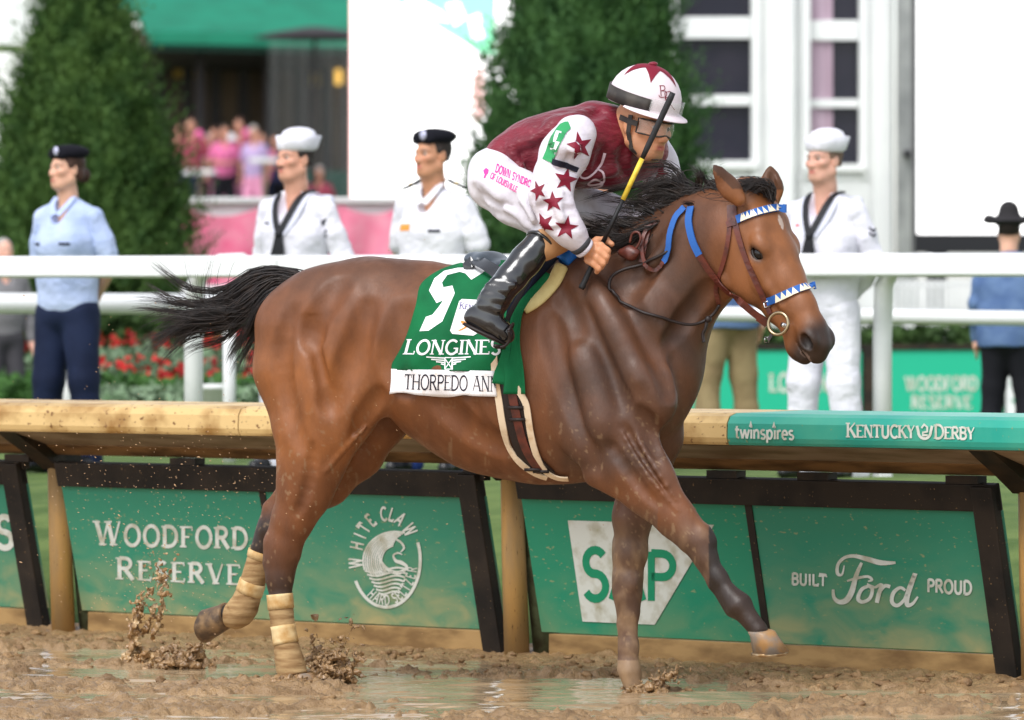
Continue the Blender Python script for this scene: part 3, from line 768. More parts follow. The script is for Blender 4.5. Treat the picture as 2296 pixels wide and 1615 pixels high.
# trunk (half height px, side ratio)
hc([(735, 722, 0, 128, 1.12), (830, 716, 0, 130, 1.15), (925, 745, 0, 150, 1.02), (1010, 795, 0, 188, .90), (1100, 832, 0, 212, .80), (1200, 832, 0, 232, .70), (1300, 815, 0, 238, .58), (1385, 790, 0, 205, .56)], k=.08)
he(845, 640, .10, 75, 50, .09, .05); he(845, 640, -.10, 75, 50, .09, .05)              # croup
he(960, 760, .16, 90, 110, .11, .06)                                                   # flank
# neck
hc([(1370, 737, 0, 166, .60), (1425, 674, 0, 134, .56), (1503, 612, -.0, 112, .54), (1586, 554, .02, 96, .60), (1640, 530, .04, 88, .75)], k=.08)
hc([(1290, 600, 0, 30, .9), (1400, 566, 0, 34, .8), (1500, 516, 0, 30, .8), (1590, 472, .02, 30, .9)], k=.06)   # crest
hc([(1590, 645, .03, 24, .9), (1524, 712, .0, 28, .9), (1470, 790, 0, 38, 1.1)], k=.05)                     # windpipe
hc([(1560, 540, .065, 26, .5), (1480, 640, .095, 32, .5), (1400, 760, .135, 36, .5)], k=.06)      # neck muscle band
# near hindquarter
he(735, 775, .13, 150, 175, .15, .06)
hc([(655, 735, .12, 84), (648, 830, .13, 72), (672, 930, .13, 66)], k=.06, q=1.0)
hc([(780, 790, .13, 130, .65), (745, 900, .15, 110, .68), (708, 985, .15, 90, .72), (694, 1050, .15, 72, .75), (681, 1105, .145, 60, .75), (658, 1165, .14, 44, .8), (638, 1225, .135, 35, .85), (630, 1262, .13, 32, .85), (627, 1300, .13, 27, .9), (630, 1350, .13, 22), (641, 1440, .13, 21), (650, 1485, .13, 26), (662, 1512, .13, 22)], k=.035)
hc([(630, 1150, .14, 14, .9), (612, 1215, .135, 16, .9), (606, 1262, .13, 14, .9)], k=.03)       # hamstring to point of hock
hc([(655, 1222, .135, 16), (658, 1245, .135, 14)], k=.02)
he(840, 850, .17, 62, 88, .07, .05, 12)                                              # stifle
hc([(800, 690, .2, 34, .5), (720, 830, .24, 44, .45), (690, 950, .215, 36, .5)], k=.06)           # biceps femoris
hc([(640, 720, .18, 22, .7), (618, 830, .2, 26, .7), (650, 960, .2, 22, .7)], k=.05)              # semitendinosus
he(724, 850, .275, 12, 100, .02, .05, -14, sub=True)
# far hind
hc([(800, 800, -.13, 130, .7), (845, 915, -.13, 86, .8), (800, 1010, -.12, 62, .9), (735, 1085, -.11, 48), (665, 1135, -.11, 38), (612, 1188, -.11, 31), (592, 1228, -.11, 25), (572, 1290, -.11, 20), (552, 1345, -.11, 21), (540, 1374, -.11, 25), (505, 1376, -.11, 20)], k=.035)
hc([(645, 1080, -.11, 13), (606, 1140, -.11, 15), (586, 1200, -.11, 13)], k=.025)
# near shoulder and foreleg
hc([(1295, 640, .15, 46, .5), (1360, 740, .19, 58, .5), (1440, 870, .2, 60, .6), (1462, 905, .18, 52, .8)], k=.06)
he(1320, 850, .175, 105, 145, .085, .05, 12); he(1345, 960, .19, 90, 95, .08, .05)
he(1420, 760, .14, 70, 120, .08, .06, 30)
hc([(1380, 960, .17, 92, .6), (1415, 1035, .17, 72, .7), (1462, 1105, .17, 50, .8), (1512, 1158, .17, 38, .9), (1546, 1192, .17, 33, .95), (1568, 1216, .17, 30, .95), (1583, 1246, .17, 22), (1612, 1296, .17, 17), (1638, 1336, .17, 18), (1657, 1358, .17, 26), (1682, 1390, .17, 17), (1700, 1412, .17, 21)], k=.03)
hc([(1340, 1060, .17, 34, .8), (1430, 1110, .18, 26, .7), (1505, 1180, .17, 18, .8), (1540, 1214, .17, 18)], k=.03)
hc([(1575, 1195, .175, 20), (1588, 1214, .17, 18)], k=.02)                         # knee cap
hc([(1548, 1228, .165, 12), (1600, 1310, .165, 11), (1640, 1368, .165, 14)], k=.02)   # back tendon
hc([(1430, 960, .21, 26, .6), (1475, 1065, .21, 24, .6), (1530, 1150, .19, 18, .7)], k=.05)
# breast
he(1462, 895, .05, 58, 80, .13, .05); he(1472, 885, -.10, 58, 90, .09, .05)
hc([(1475, 985, -.06, 56), (1440, 1040, -.1, 62, .9)], k=.05)
# far foreleg
hc([(1452, 985, -.12, 64, .8), (1432, 1075, -.12, 49, .85), (1418, 1160, -.12, 42), (1414, 1240, -.12, 35), (1408, 1300, -.12, 30), (1408, 1335, -.12, 28), (1412, 1372, -.12, 19), (1414, 1450, -.12, 15.5), (1412, 1505, -.12, 22), (1418, 1535, -.12, 16), (1424, 1556, -.12, 20)], k=.03)
hc([(1388, 1215, -.12, 14), (1392, 1320, -.12, 15), (1396, 1400, -.12, 11), (1398, 1495, -.12, 13)], k=.02)
he(1412, 1308, -.085, 18, 20, .02, .02)

# head, in its own frame: t from poll to muzzle, w to the near side, d out of the forehead
PSI, ALP = math.radians(42), math.radians(59)
hh = np.array([math.cos(PSI), -math.sin(PSI), 0])
E1 = hh*math.cos(ALP)-UZ*math.sin(ALP); E2 = np.array([-math.sin(PSI), -math.cos(PSI), 0]); E3 = hh*math.sin(ALP)+UZ*math.cos(ALP)
HO = P(1712, 434, 21.32)
def K(t, w_, d): return HO+E1*t+E2*w_+E3*d
RK = np.stack([E1, E2, E3], 1)
def kc(pts, k=.03, q=1.0):
    S.chain([(K(*p[:3]), p[3], p[4] if len(p) > 4 else q) for p in pts], k, E2, q)
def ke(t, w_, d, r, k=.03, sub=False): S.ell(K(t, w_, d), r, k, RK, sub)
kc([(-.02, 0, -.075, .085, .85), (.10, 0, -.075, .088, 1.0), (.22, 0, -.085, .088, 1.05), (.32, 0, -.082, .078, .88), (.44, 0, -.070, .062, .80), (.54, 0, -.064, .055, .92), (.60, 0, -.066, .048, 1.05)], k=.03)
for sg in (1, -1):
    ke(.17, sg*.062, -.17, (.12, .042, .105), .05)          # cheek
    ke(.25, sg*.055, -.185, (.1, .036, .07), .04)
    ke(.185, sg*.082, -.045, (.05, .034, .034), .025)       # brow over the eye
    ke(.21, sg*.094, -.070, (.028, .014, .022), .012, sub=True)
    kc([(.235, sg*.088, -.10, .016), (.33, sg*.064, -.105, .014), (.42, sg*.05, -.10, .01)], .02)  # cheek ridge
    ke(.578, sg*.048, -.058, (.046, .028, .040), .02)        # nostril rim
    ke(.590, sg*.064, -.062, (.034, .024, .021), .010, sub=True)
    ke(.10, sg*.06, -.03, (.05, .03, .03), .03)
    ke(.585, sg*.03, -.10, (.035, .02, .018), .015)
kc([(.12, 0, -.21, .055, 1.1), (.28, 0, -.205, .05, 1.0), (.40, 0, -.16, .042, .95), (.50, 0, -.135, .036, .95), (.575, 0, -.128, .034, 1.0)], k=.03)
ke(.600, 0, -.142, (.034, .036, .026), .02); ke(.555, 0, -.165, (.045, .032, .03), .03)                  # lower lip and chin
ke(.632, 0, -.090, (.028, .042, .03), .02)                  # upper lip
ke(.60, .0, -.114, (.05, .07, .005), .006, sub=True)        # mouth line
# join poll and neck
hc([(1600, 540, .03, 92, .62)]+[(1650, 520, .05, 80, .8)], k=.06)
# ears
def ear(b0, tip, r0, open_dir, flat_dir, hollow=True):
    b0, tip = np.asarray(b0), np.asarray(tip); mid = b0*.5+tip*.5+nrm(open_dir)*.012
    S.chain([(b0, r0*.8, .8), (b0*.72+tip*.28+nrm(open_dir)*.008, r0, .55), (mid, r0*.8, .5), (b0*.2+tip*.8+nrm(open_dir)*.004, r0*.42, .5), (tip, .004, .6)], .02, flat_dir, .55)
    if hollow: S.cap(b0*.8+tip*.2+nrm(open_dir)*.03, b0*.25+tip*.75+nrm(open_dir)*.018, r0*.62, r0*.2, .01, flat_dir, .6, True)
Ye = HO[1]
ear(P(1658, 448, Ye-.09), P(1602, 372, Ye-.13), .034, (-.5, .6, .2), (.4, -.9, .1), False)
ear(P(1730, 448, Ye+.07), P(1727, 376, Ye+.08), .036, (.2, -.9, .1), (.3, -.9, 0))
surf_detail(S, [
 ([(1238, 720), (1258, 800), (1284, 880), (1312, 960), (1332, 1040)], .045, .013, .04),
 ([(1350, 590), (1400, 680), (1452, 765), (1488, 835), (1500, 880)], .045, .016, .04),
 ([(1320, 690), (1340, 770), (1372, 850), (1402, 905)], .034, .008, .04),
 ([(1260, 650), (1290, 720), (1306, 790), (1322, 850)], .030, .006, .04),
 ([(1436, 925), (1460, 965), (1470, 1015)], .035, .017, .025),
 ([(1365, 990), (1415, 1065), (1470, 1130)], .022, .009, .02),
 ([(1400, 960), (1440, 1030), (1490, 1100)], .018, .007, .02),
 ([(825, 690), (805, 760), (775, 830), (748, 905)], .040, .006, .05),
 ([(655, 700), (634, 800), (648, 900), (674, 1000)], .030, .005, .04),
 ([(905, 700), (890, 760), (882, 815), (902, 866)], .055, .016, .06),
 ([(850, 880), (820, 930), (800, 980)], .030, .010, .03),
 ([(700, 1000), (692, 1080), (668, 1150)], .020, .007, .02),
 ([(1590, 640), (1545, 700), (1490, 775)], .030, .011, .03),
 ([(985, 900), (1060, 965), (1130, 1005)], .05, .008, .05),
 ([(1475, 560), (1430, 620), (1395, 680)], .04, .010, .05),
 ([(760, 640), (720, 700), (690, 760)], .04, .004, .05),
 ([(1010, 640), (1030, 760), (1050, 880)], .03, .003, .03), ([(1060, 900), (1090, 960), (1110, 1000)], .02, .004, .02),
 # ridges and veins
 ([(1330, 640), (1380, 740), (1430, 850)], .026, -.006, .05),
 ([(1300, 790), (1330, 880), (1350, 970)], .034, -.006, .06),
 ([(1395, 970), (1435, 1040), (1480, 1100), (1520, 1145)], .007, -.005, .010),
 ([(1430, 985), (1470, 1050), (1515, 1120)], .008, -.006, .012), ([(820, 960), (770, 1010), (728, 1060)], .008, -.005, .012),
 ([(1680, 600), (1690, 640), (1712, 668)], .006, -.004, .010), ([(1660, 690), (1640, 660), (1622, 620)], .012, -.006, .02),
 ([(1530, 480), (1500, 540), (1450, 600)], .02, -.006, .03)])
horse_me = S.mesh('body', h=.0066, smooth_it=1)

BAY, BAYL, BAYD, BLK, MUDC = [np.array(lin(c)) for c in ((116, 70, 40), (142, 87, 46), (72, 51, 40), (30, 24, 21), (150, 122, 92))]
def sstep(x, a, b): t_ = np.clip((x-a)/(b-a), 0, 1); return t_*t_*(3-2*t_)
def topx(V):
    return CX+FPX*V[:, 0]/V[:, 1], HY-FPX*(V[:, 2]-CAMZ)/V[:, 1]
def horse_col(V):
    x, y = topx(V); C = np.tile(BAY, (len(V), 1))
    lat = (V-HC)@HL; z = V[:, 2]
    N1 = (fbm(x*.011, y*.011+lat*6, 4)-.5)*2.2; N2 = (fbm(x*.045+9, y*.03+lat*20, 4)-.5)*2.4; N3 = fbm(x*.12, y*.12+lat*60, 3)
    def mixc(c, f):
        nonlocal C; f = np.clip(f, 0, 1)[:, None]; C = C*(1-f)+c*f
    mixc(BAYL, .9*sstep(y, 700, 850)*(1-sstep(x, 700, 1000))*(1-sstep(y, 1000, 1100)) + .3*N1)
    # dark sweaty neck and shoulder
    neck = sstep(x, 1180, 1300)*(1-sstep(x, 1545, 1640))*(1-sstep(y, 1030, 1120)); mixc(BAYD, neck*(.70+.35*N1))
    mixc(BAYD, .55*(1-sstep(y, 600, 700))*(1-sstep(x, 900, 1000)))
    # black points: legs
    hind = (x < 760); mixc(BLK*1.5, hind*sstep(y, 1185+30*N1, 1330)*.85); mixc(BLK, hind*(lat < 0)*sstep(y, 1120, 1180)*.9)
    nearf = (x > 1480)*(y > 1050); mixc(np.array(lin((82, 62, 50))), nearf*sstep(y, 1130, 1240)*.85)
    farf = (x > 1330)*(x < 1475)*(y > 1090); mixc(np.array(lin((92, 70, 56))), farf*sstep(y, 1100, 1200)*.85)
    # mud spattered forelegs
    mixc(MUDC, (nearf+farf > 0)*sstep(y, 1140, 1260)*sstep(N2*.7+N1*.4, -.25, .7)*.6)
    mixc(MUDC, (y > 1480)*.85)
    # muzzle, eye rim, ears
    t_ = (V-HO)@E1; w_ = (V-HO)@E2; d_ = (V-HO)@E3; head = (t_ > -.12)*(x > 1590)
    mixc(np.array(lin((138, 86, 48))), head*sstep(x, 1600, 1660)*.8)
    mixc(BLK*1.35, head*sstep(t_ - .25*(-d_-.08), .50, .59)*.92)
    for sg in (1, -1):
        r_ = np.sqrt(((t_-.21)/.045)**2+((w_-sg*.09)/.05)**2+((d_+.068)/.036)**2); mixc(BLK, head*(1-sstep(r_, .5, 1.15))*.85)
    for sg in (1, -1): mixc(BLK*.5, head*(1-sstep(np.sqrt(((t_-.592)/.036)**2+((w_-sg*.062)/.026)**2+((d_+.062)/.024)**2), .6, 1.1)))  # nostril hollows painted black: shade inside put into the colour
    mixc(BLK, (y < 425)*(x > 1590)*.6*(d_ > .0))
    mixc(np.array(lin((205, 190, 178))), (((t_-.13)/.03)**2+((w_-.0)/.012)**2+(d_/.04)**2 < 1)*.7)   # small star
    mixc(np.array(lin((150, 125, 112))), head*(((t_-.615)/.035)**2+((w_-.035)/.02)**2+((d_+.105)/.02)**2 < 1)*.55)
    mixc(MUDC, sstep(N3, .70, .76)*sstep(y, 800, 1050)*(x < 1560)*.5)       # dried splashes low on the body
    return np.clip(C*(1+.15*N2[:, None]), .003, 1)
set_colors(horse_me, horse_col)
hm = mat('bay coat', (0, 0, 0), .42, .42, attr='Col', c2=(.78, .77, .77), nscale=18, nmix=(.35, .72), bump=.42, bscale=150, bdist=.0024, rnoise=.22, stretch=(1, 1, .45), detail=8)
horse = empty('race_horse', H(1000, 1530), 'bay race horse galloping through mud with black mane and tail', 'horse')
hbody = link('body', horse_me, hm, horse)
HB = bvh_of(hbody)

M['horn'] = mat('muddy hoof horn', lin((128, 116, 104)), .45, .5, c2=lin((160, 120, 74)), nscale=18, nmix=(.4, .62), bump=.3, bscale=60)
M['sole'] = mat('dark hoof sole', lin((84, 66, 50)), .6, .4, c2=lin((132, 104, 72)), nscale=30, bump=.5, bscale=80)
M['shoe'] = mat('worn aluminium shoe', lin((190, 170, 140)), .35, .5, metallic=.8, c2=lin((150, 118, 80)), nscale=30)
def hoof(top, toe_dir, up, r0, r1, ht, m='horn', shoe=True):
    """truncated slanted cone: coronet at top, sole ht below, drawn out to the toe"""
    top = np.asarray(top); up = nrm(up); toe = nrm(np.asarray(toe_dir)-up*np.dot(toe_dir, up)); sd_ = np.cross(up, toe); n = 18; V = []; F = []
    rows = [(0, r0*.92, 0), (.06, r0*1.04, .004), (.25, r0*1.06, .012), (1.0, r1, .034), (1.0, r1*.80, .034), (.94, r1*.74, .032)]
    for f, r_, sh_ in rows:
        for j in range(n):
            a = 2*math.pi*j/n; ca = math.cos(a); rr = r_*(1.08 if ca > 0 else .94)
            hgt = ht*f*(1.0 if ca > -.3 else .94)
            V.append(top-up*hgt+toe*(sh_+rr*ca)+sd_*rr*.92*math.sin(a))
    for i in range(len(rows)-1):
        for j in range(n): F.append((i*n+j, i*n+(j+1) % n, (i+1)*n+(j+1) % n, (i+1)*n+j))
    F.append(tuple(range(n))); F.append(tuple((len(rows)-1)*n+j for j in range(n)))
    mb = MB(); mb.add(V, F); o = mb.build('hoof', M[m], horse, True)
    if shoe:
        pts = [top-up*(ht+.004)+toe*(.034+r1*.9*math.cos(math.radians(a))*1.05)+sd_*r1*.86*math.sin(math.radians(a)) for a in range(-150, 151, 20)]
        mb = MB(); mb.tube(pts, .008, n=6); mb.build('horseshoe', M['shoe'], o, True)
    return o
hoof(H(1703, 1414, .17), HF, nrm(UZ*.96-HF*.02+HL*.1), .048, .066, .078)
hoof(H(1428, 1552, -.12), HF, UZ, .046, .06, .06)
hoof(H(668, 1512, .13), HF, nrm(UZ-HF*.15), .046, .06, .07)
fh = H(508, 1377, -.11)
hoof(fh, nrm(-UZ*.9-HF*.25), nrm(HF*.97+UZ*.10+HL*.2), .05, .064, .115, 'sole', False)

# eyes
M['eye'] = mat('dark wet eye', lin((18, 11, 8)), .12, .45)
for sg in (1, -1):
    mb = MB(); mb.ball(K(.212, sg*.086, -.069), (.026, .020, .022), 10, RK); mb.build('eye', M['eye'], horse, True)
M['lid'] = mat('dark eyelid', lin((34, 24, 18)), .5, .4)
for sg in (1, -1):
    for s2, yy in ((1, .019), (-1, -.017)):
        pts = []
        for i in range(9):
            a = -1.3+2.6*i/8; pts.append(K(.212+.030*math.sin(a), sg*(.0995+.006*math.cos(a)-.007), -.069+yy*math.cos(a)*1.05))
        mb = MB(); mb.tube(pts, [.002, .004, .0055, .006, .006, .006, .0055, .004, .002], n=6); mb.build('eyelid', M['lid'], horse, True)

# ---------------------------------------------------------------- hair
def hair(name, guides, count, rad, m, parent, conv, jit=6, latj=.02, seg=11, seed=1, short=.35, locks=0):
    """locks between neighbouring guide curves (x, y, lat); thin tapering three-sided strands"""
    rg = random.Random(seed); V = []; F = []
    G = [np.array(catmull(g, seg)) for g in guides]
    LK = [(rg.random()*(len(G)-1), np.array([rg.gauss(0, jit*1.7), rg.gauss(0, jit*1.7), rg.gauss(0, latj)]), 1-short*rg.random()**1.5) for _ in range(locks)]
    for c in range(count):
        gi = rg.random()*(len(G)-1); lk = rg.choice(LK) if locks and rg.random() < .82 else None
        if lk: gi = min(max(lk[0]+rg.gauss(0, .06), 0), len(G)-1.001)
        i = min(int(gi), len(G)-2); f = gi-i
        g = G[i]*(1-f)+G[i+1]*f
        L = (1-short*rg.random()**2) if lk is None else lk[2]*(1-.12*rg.random()); n = seg
        off = np.array([rg.gauss(0, jit), rg.gauss(0, jit), rg.gauss(0, latj)]); off0 = np.array([rg.gauss(0, jit*.5), rg.gauss(0, jit*.5), rg.gauss(0, latj*.6)])
        if lk: off = lk[1]+off*.30
        ph = rg.random()*6; am = rg.gauss(0, jit*.8)*(.4 if lk else 1)
        pts = []
        for k in range(n):
            u = k/(n-1)*L*(seg-1); a = min(int(u), seg-2); q = g[a]*(1-(u-a))+g[a+1]*(u-a)
            w_ = (k/(n-1))
            q = q+off0*(1-w_)+off*w_*1.6+np.array([0, am*math.sin(ph+w_*5)*w_, 0]); pts.append(conv(*q))
        r0 = rad*rg.uniform(.6, 1.4); b0 = len(V)
        for k, p in enumerate(pts):
            t_ = nrm(pts[min(k+1, n-1)]-pts[max(k-1, 0)]); up = nrm(np.cross(t_, HL)); w_ = k/(n-1)
            rr = r0*(1-.93*w_**1.6)
            for j in range(3):
                a = 2*math.pi*j/3; V.append(p+(up*math.cos(a)+HL*math.sin(a))*rr)
        for k in range(n-1):
            for j in range(3): F.append((b0+k*3+j, b0+k*3+(j+1) % 3, b0+(k+1)*3+(j+1) % 3, b0+(k+1)*3+j))
    me = mesh_np(name, V, F); me.shade_smooth(); return link(name, me, m, parent)
M['hair'] = mat('black horse hair', lin((30, 24, 22)), .42, .5, c2=lin((52, 40, 33)), nscale=30, nmix=(.45, .7))
# tail dock
SD = SDF(); SD.chain([(H(735, 640, 0), .05), (H(690, 640, 0), .038), (H(640, 645, 0), .03), (H(596, 668, 0), .024), (H(565, 690, 0), .015)], .03)
dock = SD.mesh('tail_dock', .008); link('tail_dock', dock, M['hair'], horse)
G1 = [  # upper sweep, blown back and up
 [(690, 626, 0), (625, 610, 0), (560, 624, .0), (500, 668, .02), (430, 672, .04), (375, 640, .05), (335, 612, .06)],
 [(690, 628, 0), (620, 612, 0), (556, 628, .0), (500, 680, .02), (430, 690, .03), (360, 680, .04), (312, 682, .05)],
 [(688, 634, 0), (615, 622, 0), (560, 655, .01), (500, 706, .02), (430, 706, .03), (360, 700, .03), (322, 712, .04)],
 [(685, 642, 0), (610, 636, 0), (555, 675, .02), (500, 716, .03), (430, 716, .03), (375, 745, .03), (325, 792, .02)],
 [(680, 652, 0), (600, 650, 0), (550, 690, .03), (500, 722, .03), (440, 726, .02), (395, 760, .02), (350, 800, .0)]]
G2 = [
 [(680, 650, .02), (620, 650, .05), (582, 690, .06), (566, 740, .05), (540, 790, .04), (520, 820, .03)],
 [(680, 650, .02), (625, 665, .06), (598, 710, .07), (580, 760, .06), (556, 800, .05), (548, 850, .04)],
 [(675, 660, .03), (640, 670, .06), (615, 705, .07), (600, 740, .06), (580, 770, .05), (562, 800, .05)]]
tail = hair('tail', G1, 900, .0027, M['hair'], horse, H, jit=11, latj=.03, seg=13, seed=3, short=.5, locks=34)
hair('tail_lock', G2, 360, .0024, M['hair'], horse, H, jit=10, latj=.02, seed=4, short=.5, locks=14)
G2b = [[(560, 700, .05), (470, 700, .06), (440, 660, .06), (430, 610, .06)], [(560, 690, .05), (480, 690, .06), (470, 640, .06), (490, 570, .06)], [(600, 690, .05), (560, 780, .06), (545, 830, .06), (560, 852, .06)]]
hair('tail_wisps', G2b, 60, .0013, M['hair'], horse, H, jit=22, latj=.03, seed=6)
# mane, blown back off the crest
G3 = []
for bx, by, ln, dy in ((1290, 572, 60, 0), (1340, 558, 66, -4), (1395, 540, 90, -6), (1440, 522, 100, -10), (1485, 500, 100, -14), (1530, 476, 90, -12), (1570, 454, 66, -8), (1610, 436, 50, -6), (1650, 424, 44, -8)):
    G3.append([(bx+8, by+10, .03), (bx, by-4, .045), (bx-ln*.35, by-13+dy*.4, .05), (bx-ln*.75, by-8+dy*.8, .05), (bx-ln*1.15, by+2+dy, .05)])
hair('mane', G3, 1300, .0023, M['hair'], horse, H, jit=9, latj=.02, seed=8, short=.75, locks=60)
G4 = [[(1395, 540, .06), (1370, 520, .08), (1330, 510, .09), (1290, 500, .09)], [(1420, 545, .07), (1390, 540, .09), (1340, 530, .1), (1300, 535, .1)], [(1450, 520, .07), (1420, 540, .1), (1370, 560, .11), (1330, 575, .11)], [(1490, 495, .06), (1470, 500, .1), (1430, 520, .11), (1390, 530, .11)]]
hair('mane_lock', G4, 420, .0024, M['hair'], horse, H, jit=8, latj=.015, seed=9)
G5 = [[(1500, 478, .03), (1520, 440, .03), (1490, 416, .03), (1448, 424, .03), (1430, 440, .03)], [(1530, 464, .03), (1540, 430, .03), (1500, 408, .03), (1440, 430, .03), (1400, 452, .03)]]
hair('mane_lock', G5, 420, .0024, M['hair'], horse, H, jit=14, latj=.02, seed=10, locks=16)
# forelock, tossed up between the ears
KY = lambda x, y, dY: P(x, y, HO[1]-.02+dY)
G6 = [[(1700, 432, 0), (1680, 418, 0), (1655, 420, 0), (1630, 432, 0)], [(1712, 432, 0), (1700, 408, 0), (1670, 408, 0), (1640, 420, 0)], [(1722, 440, -.02), (1712, 414, -.03), (1690, 410, -.03), (1664, 432, -.03)], [(1735, 452, -.03), (1738, 425, -.04), (1718, 414, -.04), (1690, 425, -.05)]]
hair('forelock', G6, 260, .0021, M['hair'], horse, KY, jit=6, latj=.02, seed=11)
hair('forelock_wisps', [[(1690, 425, 0), (1668, 400, 0), (1650, 385, 0), (1668, 376, 0)], [(1650, 440, 0), (1600, 430, 0), (1575, 420, 0), (1580, 402, 0)], [(1640, 445, 0), (1590, 445, 0), (1560, 435, 0), (1555, 415, 0)]], 14, .0012, M['hair'], horse, KY, jit=8, latj=.02, seed=12)

# leg wraps
M['wrap'] = mat('muddy cream bandage', lin((176, 146, 104)), .85, .2, c2=lin((126, 94, 60)), nscale=8, nmix=(.35, .65), bump=.5, bscale=50, stretch=(1, 1, 6))
M['tape'] = mat('pale bandage tape', lin((216, 190, 142)), .7, .3, c2=lin((176, 132, 72)), nscale=16, nmix=(.4, .65))
def wrap(label, pts, tapes):
    e = empty('leg_bandage', H(*pts[-1][:3]), label, 'bandage', 'bandages on the hind legs')
    cs = catmull([np.array(p) for p in pts], 26); P3 = [H(*c[:3]) for c in cs]
    rr = [c[3]*PXM*(1+.016*math.sin(i*1.9)+.010*math.sin(i*4.3)) for i, c in enumerate(cs)]
    mb = MB(); mb.tube(P3, rr, n=20); mb.build('wrap', M['wrap'], e, True)
    for a, b_ in tapes:
        i0, i1 = int(a*25), max(int(b_*25), int(a*25)+2)
        mb = MB(); mb.tube(P3[i0:i1+1], [r_+.0035 for r_ in rr[i0:i1+1]], n=20); mb.build('tape', M['tape'], e, True)
wrap('muddy cream bandage on the near hind leg planted in the mud', [(627, 1332, .13, 28), (631, 1375, .13, 28), (637, 1420, .13, 26), (644, 1458, .13, 30), (651, 1490, .13, 34), (658, 1516, .13, 33)], [(.02, .18), (.34, .52)])
wrap('muddy cream bandage on the raised far hind leg', [(587, 1236, -.11, 29), (573, 1285, -.11, 29), (558, 1330, -.11, 30), (545, 1362, -.11, 35), (530, 1378, -.11, 34), (512, 1378, -.11, 28)], [(.0, .10), (.30, .42)])

# ================================================================ saddle cloth, saddle, girth, bridle
M['green_cloth'] = mat('green saddle cloth', lin((20, 112, 66)), .8, .2, c2=lin((14, 92, 54)), nscale=6, bump=.35, bscale=22, bdist=.006)
M['white_cloth'] = mat('white cotton', lin((238, 234, 234)), .8, .2, c2=lin((205, 185, 165)), nscale=22, nmix=(.6, .78), bump=.2, bscale=30)
M['cloth_print'] = mat('white cloth print', lin((240, 240, 242)), .7, .2)
M['black_leather'] = mat('black patent leather', lin((16, 16, 18)), .16, .6, c2=lin((26, 26, 30)), nscale=12, bump=.25, bscale=14, bdist=.01, coat=.6)
M['grey_leather'] = mat('grey saddle leather', lin((92, 102, 112)), .35, .5, c2=lin((70, 78, 88)), nscale=8)
M['navy'] = mat('navy felt', lin((20, 24, 40)), .9, .2)
M['foam'] = mat('cream foam pad', lin((226, 212, 150)), .7, .3, c2=lin((200, 180, 118)), nscale=10)
M['blue'] = mat('bright blue vinyl', lin((30, 108, 196)), .5, .4)
M['rein_blue'] = mat('blue rubber rein', lin((44, 96, 170)), .65, .3, bump=.2, bscale=200)
M['brown_leather'] = mat('red brown leather', lin((100, 46, 34)), .4, .5, c2=lin((70, 34, 28)), nscale=30, bump=.15, bscale=120)
M['dark_leather'] = mat('dark leather', lin((36, 26, 24)), .5, .4)
M['brass'] = mat('worn brass', lin((158, 140, 112)), .25, .5, metallic=1.0)
M['steel'] = mat('steel', lin((205, 205, 205)), .25, .5, metallic=1.0)
M['elastic'] = mat('cream elastic', lin((222, 200, 170)), .7, .3, c2=lin((176, 130, 70)), nscale=14, nmix=(.5, .8))

def cast_h(x, y, off=.004, lat=.08):
    p, n_ = cast_px(HB, x, y, off)
    if p is None: return H(x, y, lat), HL
    return p, n_
def strap(name, pts, wid, th, m, parent, off=.003, n=24, bv=None, miss=.06):
    cs = catmull([np.array(p, float) for p in pts], n); A_ = []; B_ = []
    for c in cs:
        p, n_ = cast_px(bv or HB, c[0], c[1], off)
        if p is None:
            if c[0] < 1590: continue
            p, n_ = P(c[0], c[1], HO[1]-.07), E2
        A_.append(p); B_.append(n_)
    for _ in range(2):
        A2 = [A_[0]]+[A_[i]*.5+(A_[i-1]+A_[i+1])*.25 for i in range(1, len(A_)-1)]+[A_[-1]]; A_ = A2
        B_ = [B_[0]]+[nrm(B_[i]+B_[i-1]+B_[i+1]) for i in range(1, len(B_)-1)]+[B_[-1]]
    mb = MB(); mb.strip(A_, B_, wid, th); return mb.build(name, m, parent), A_, B_

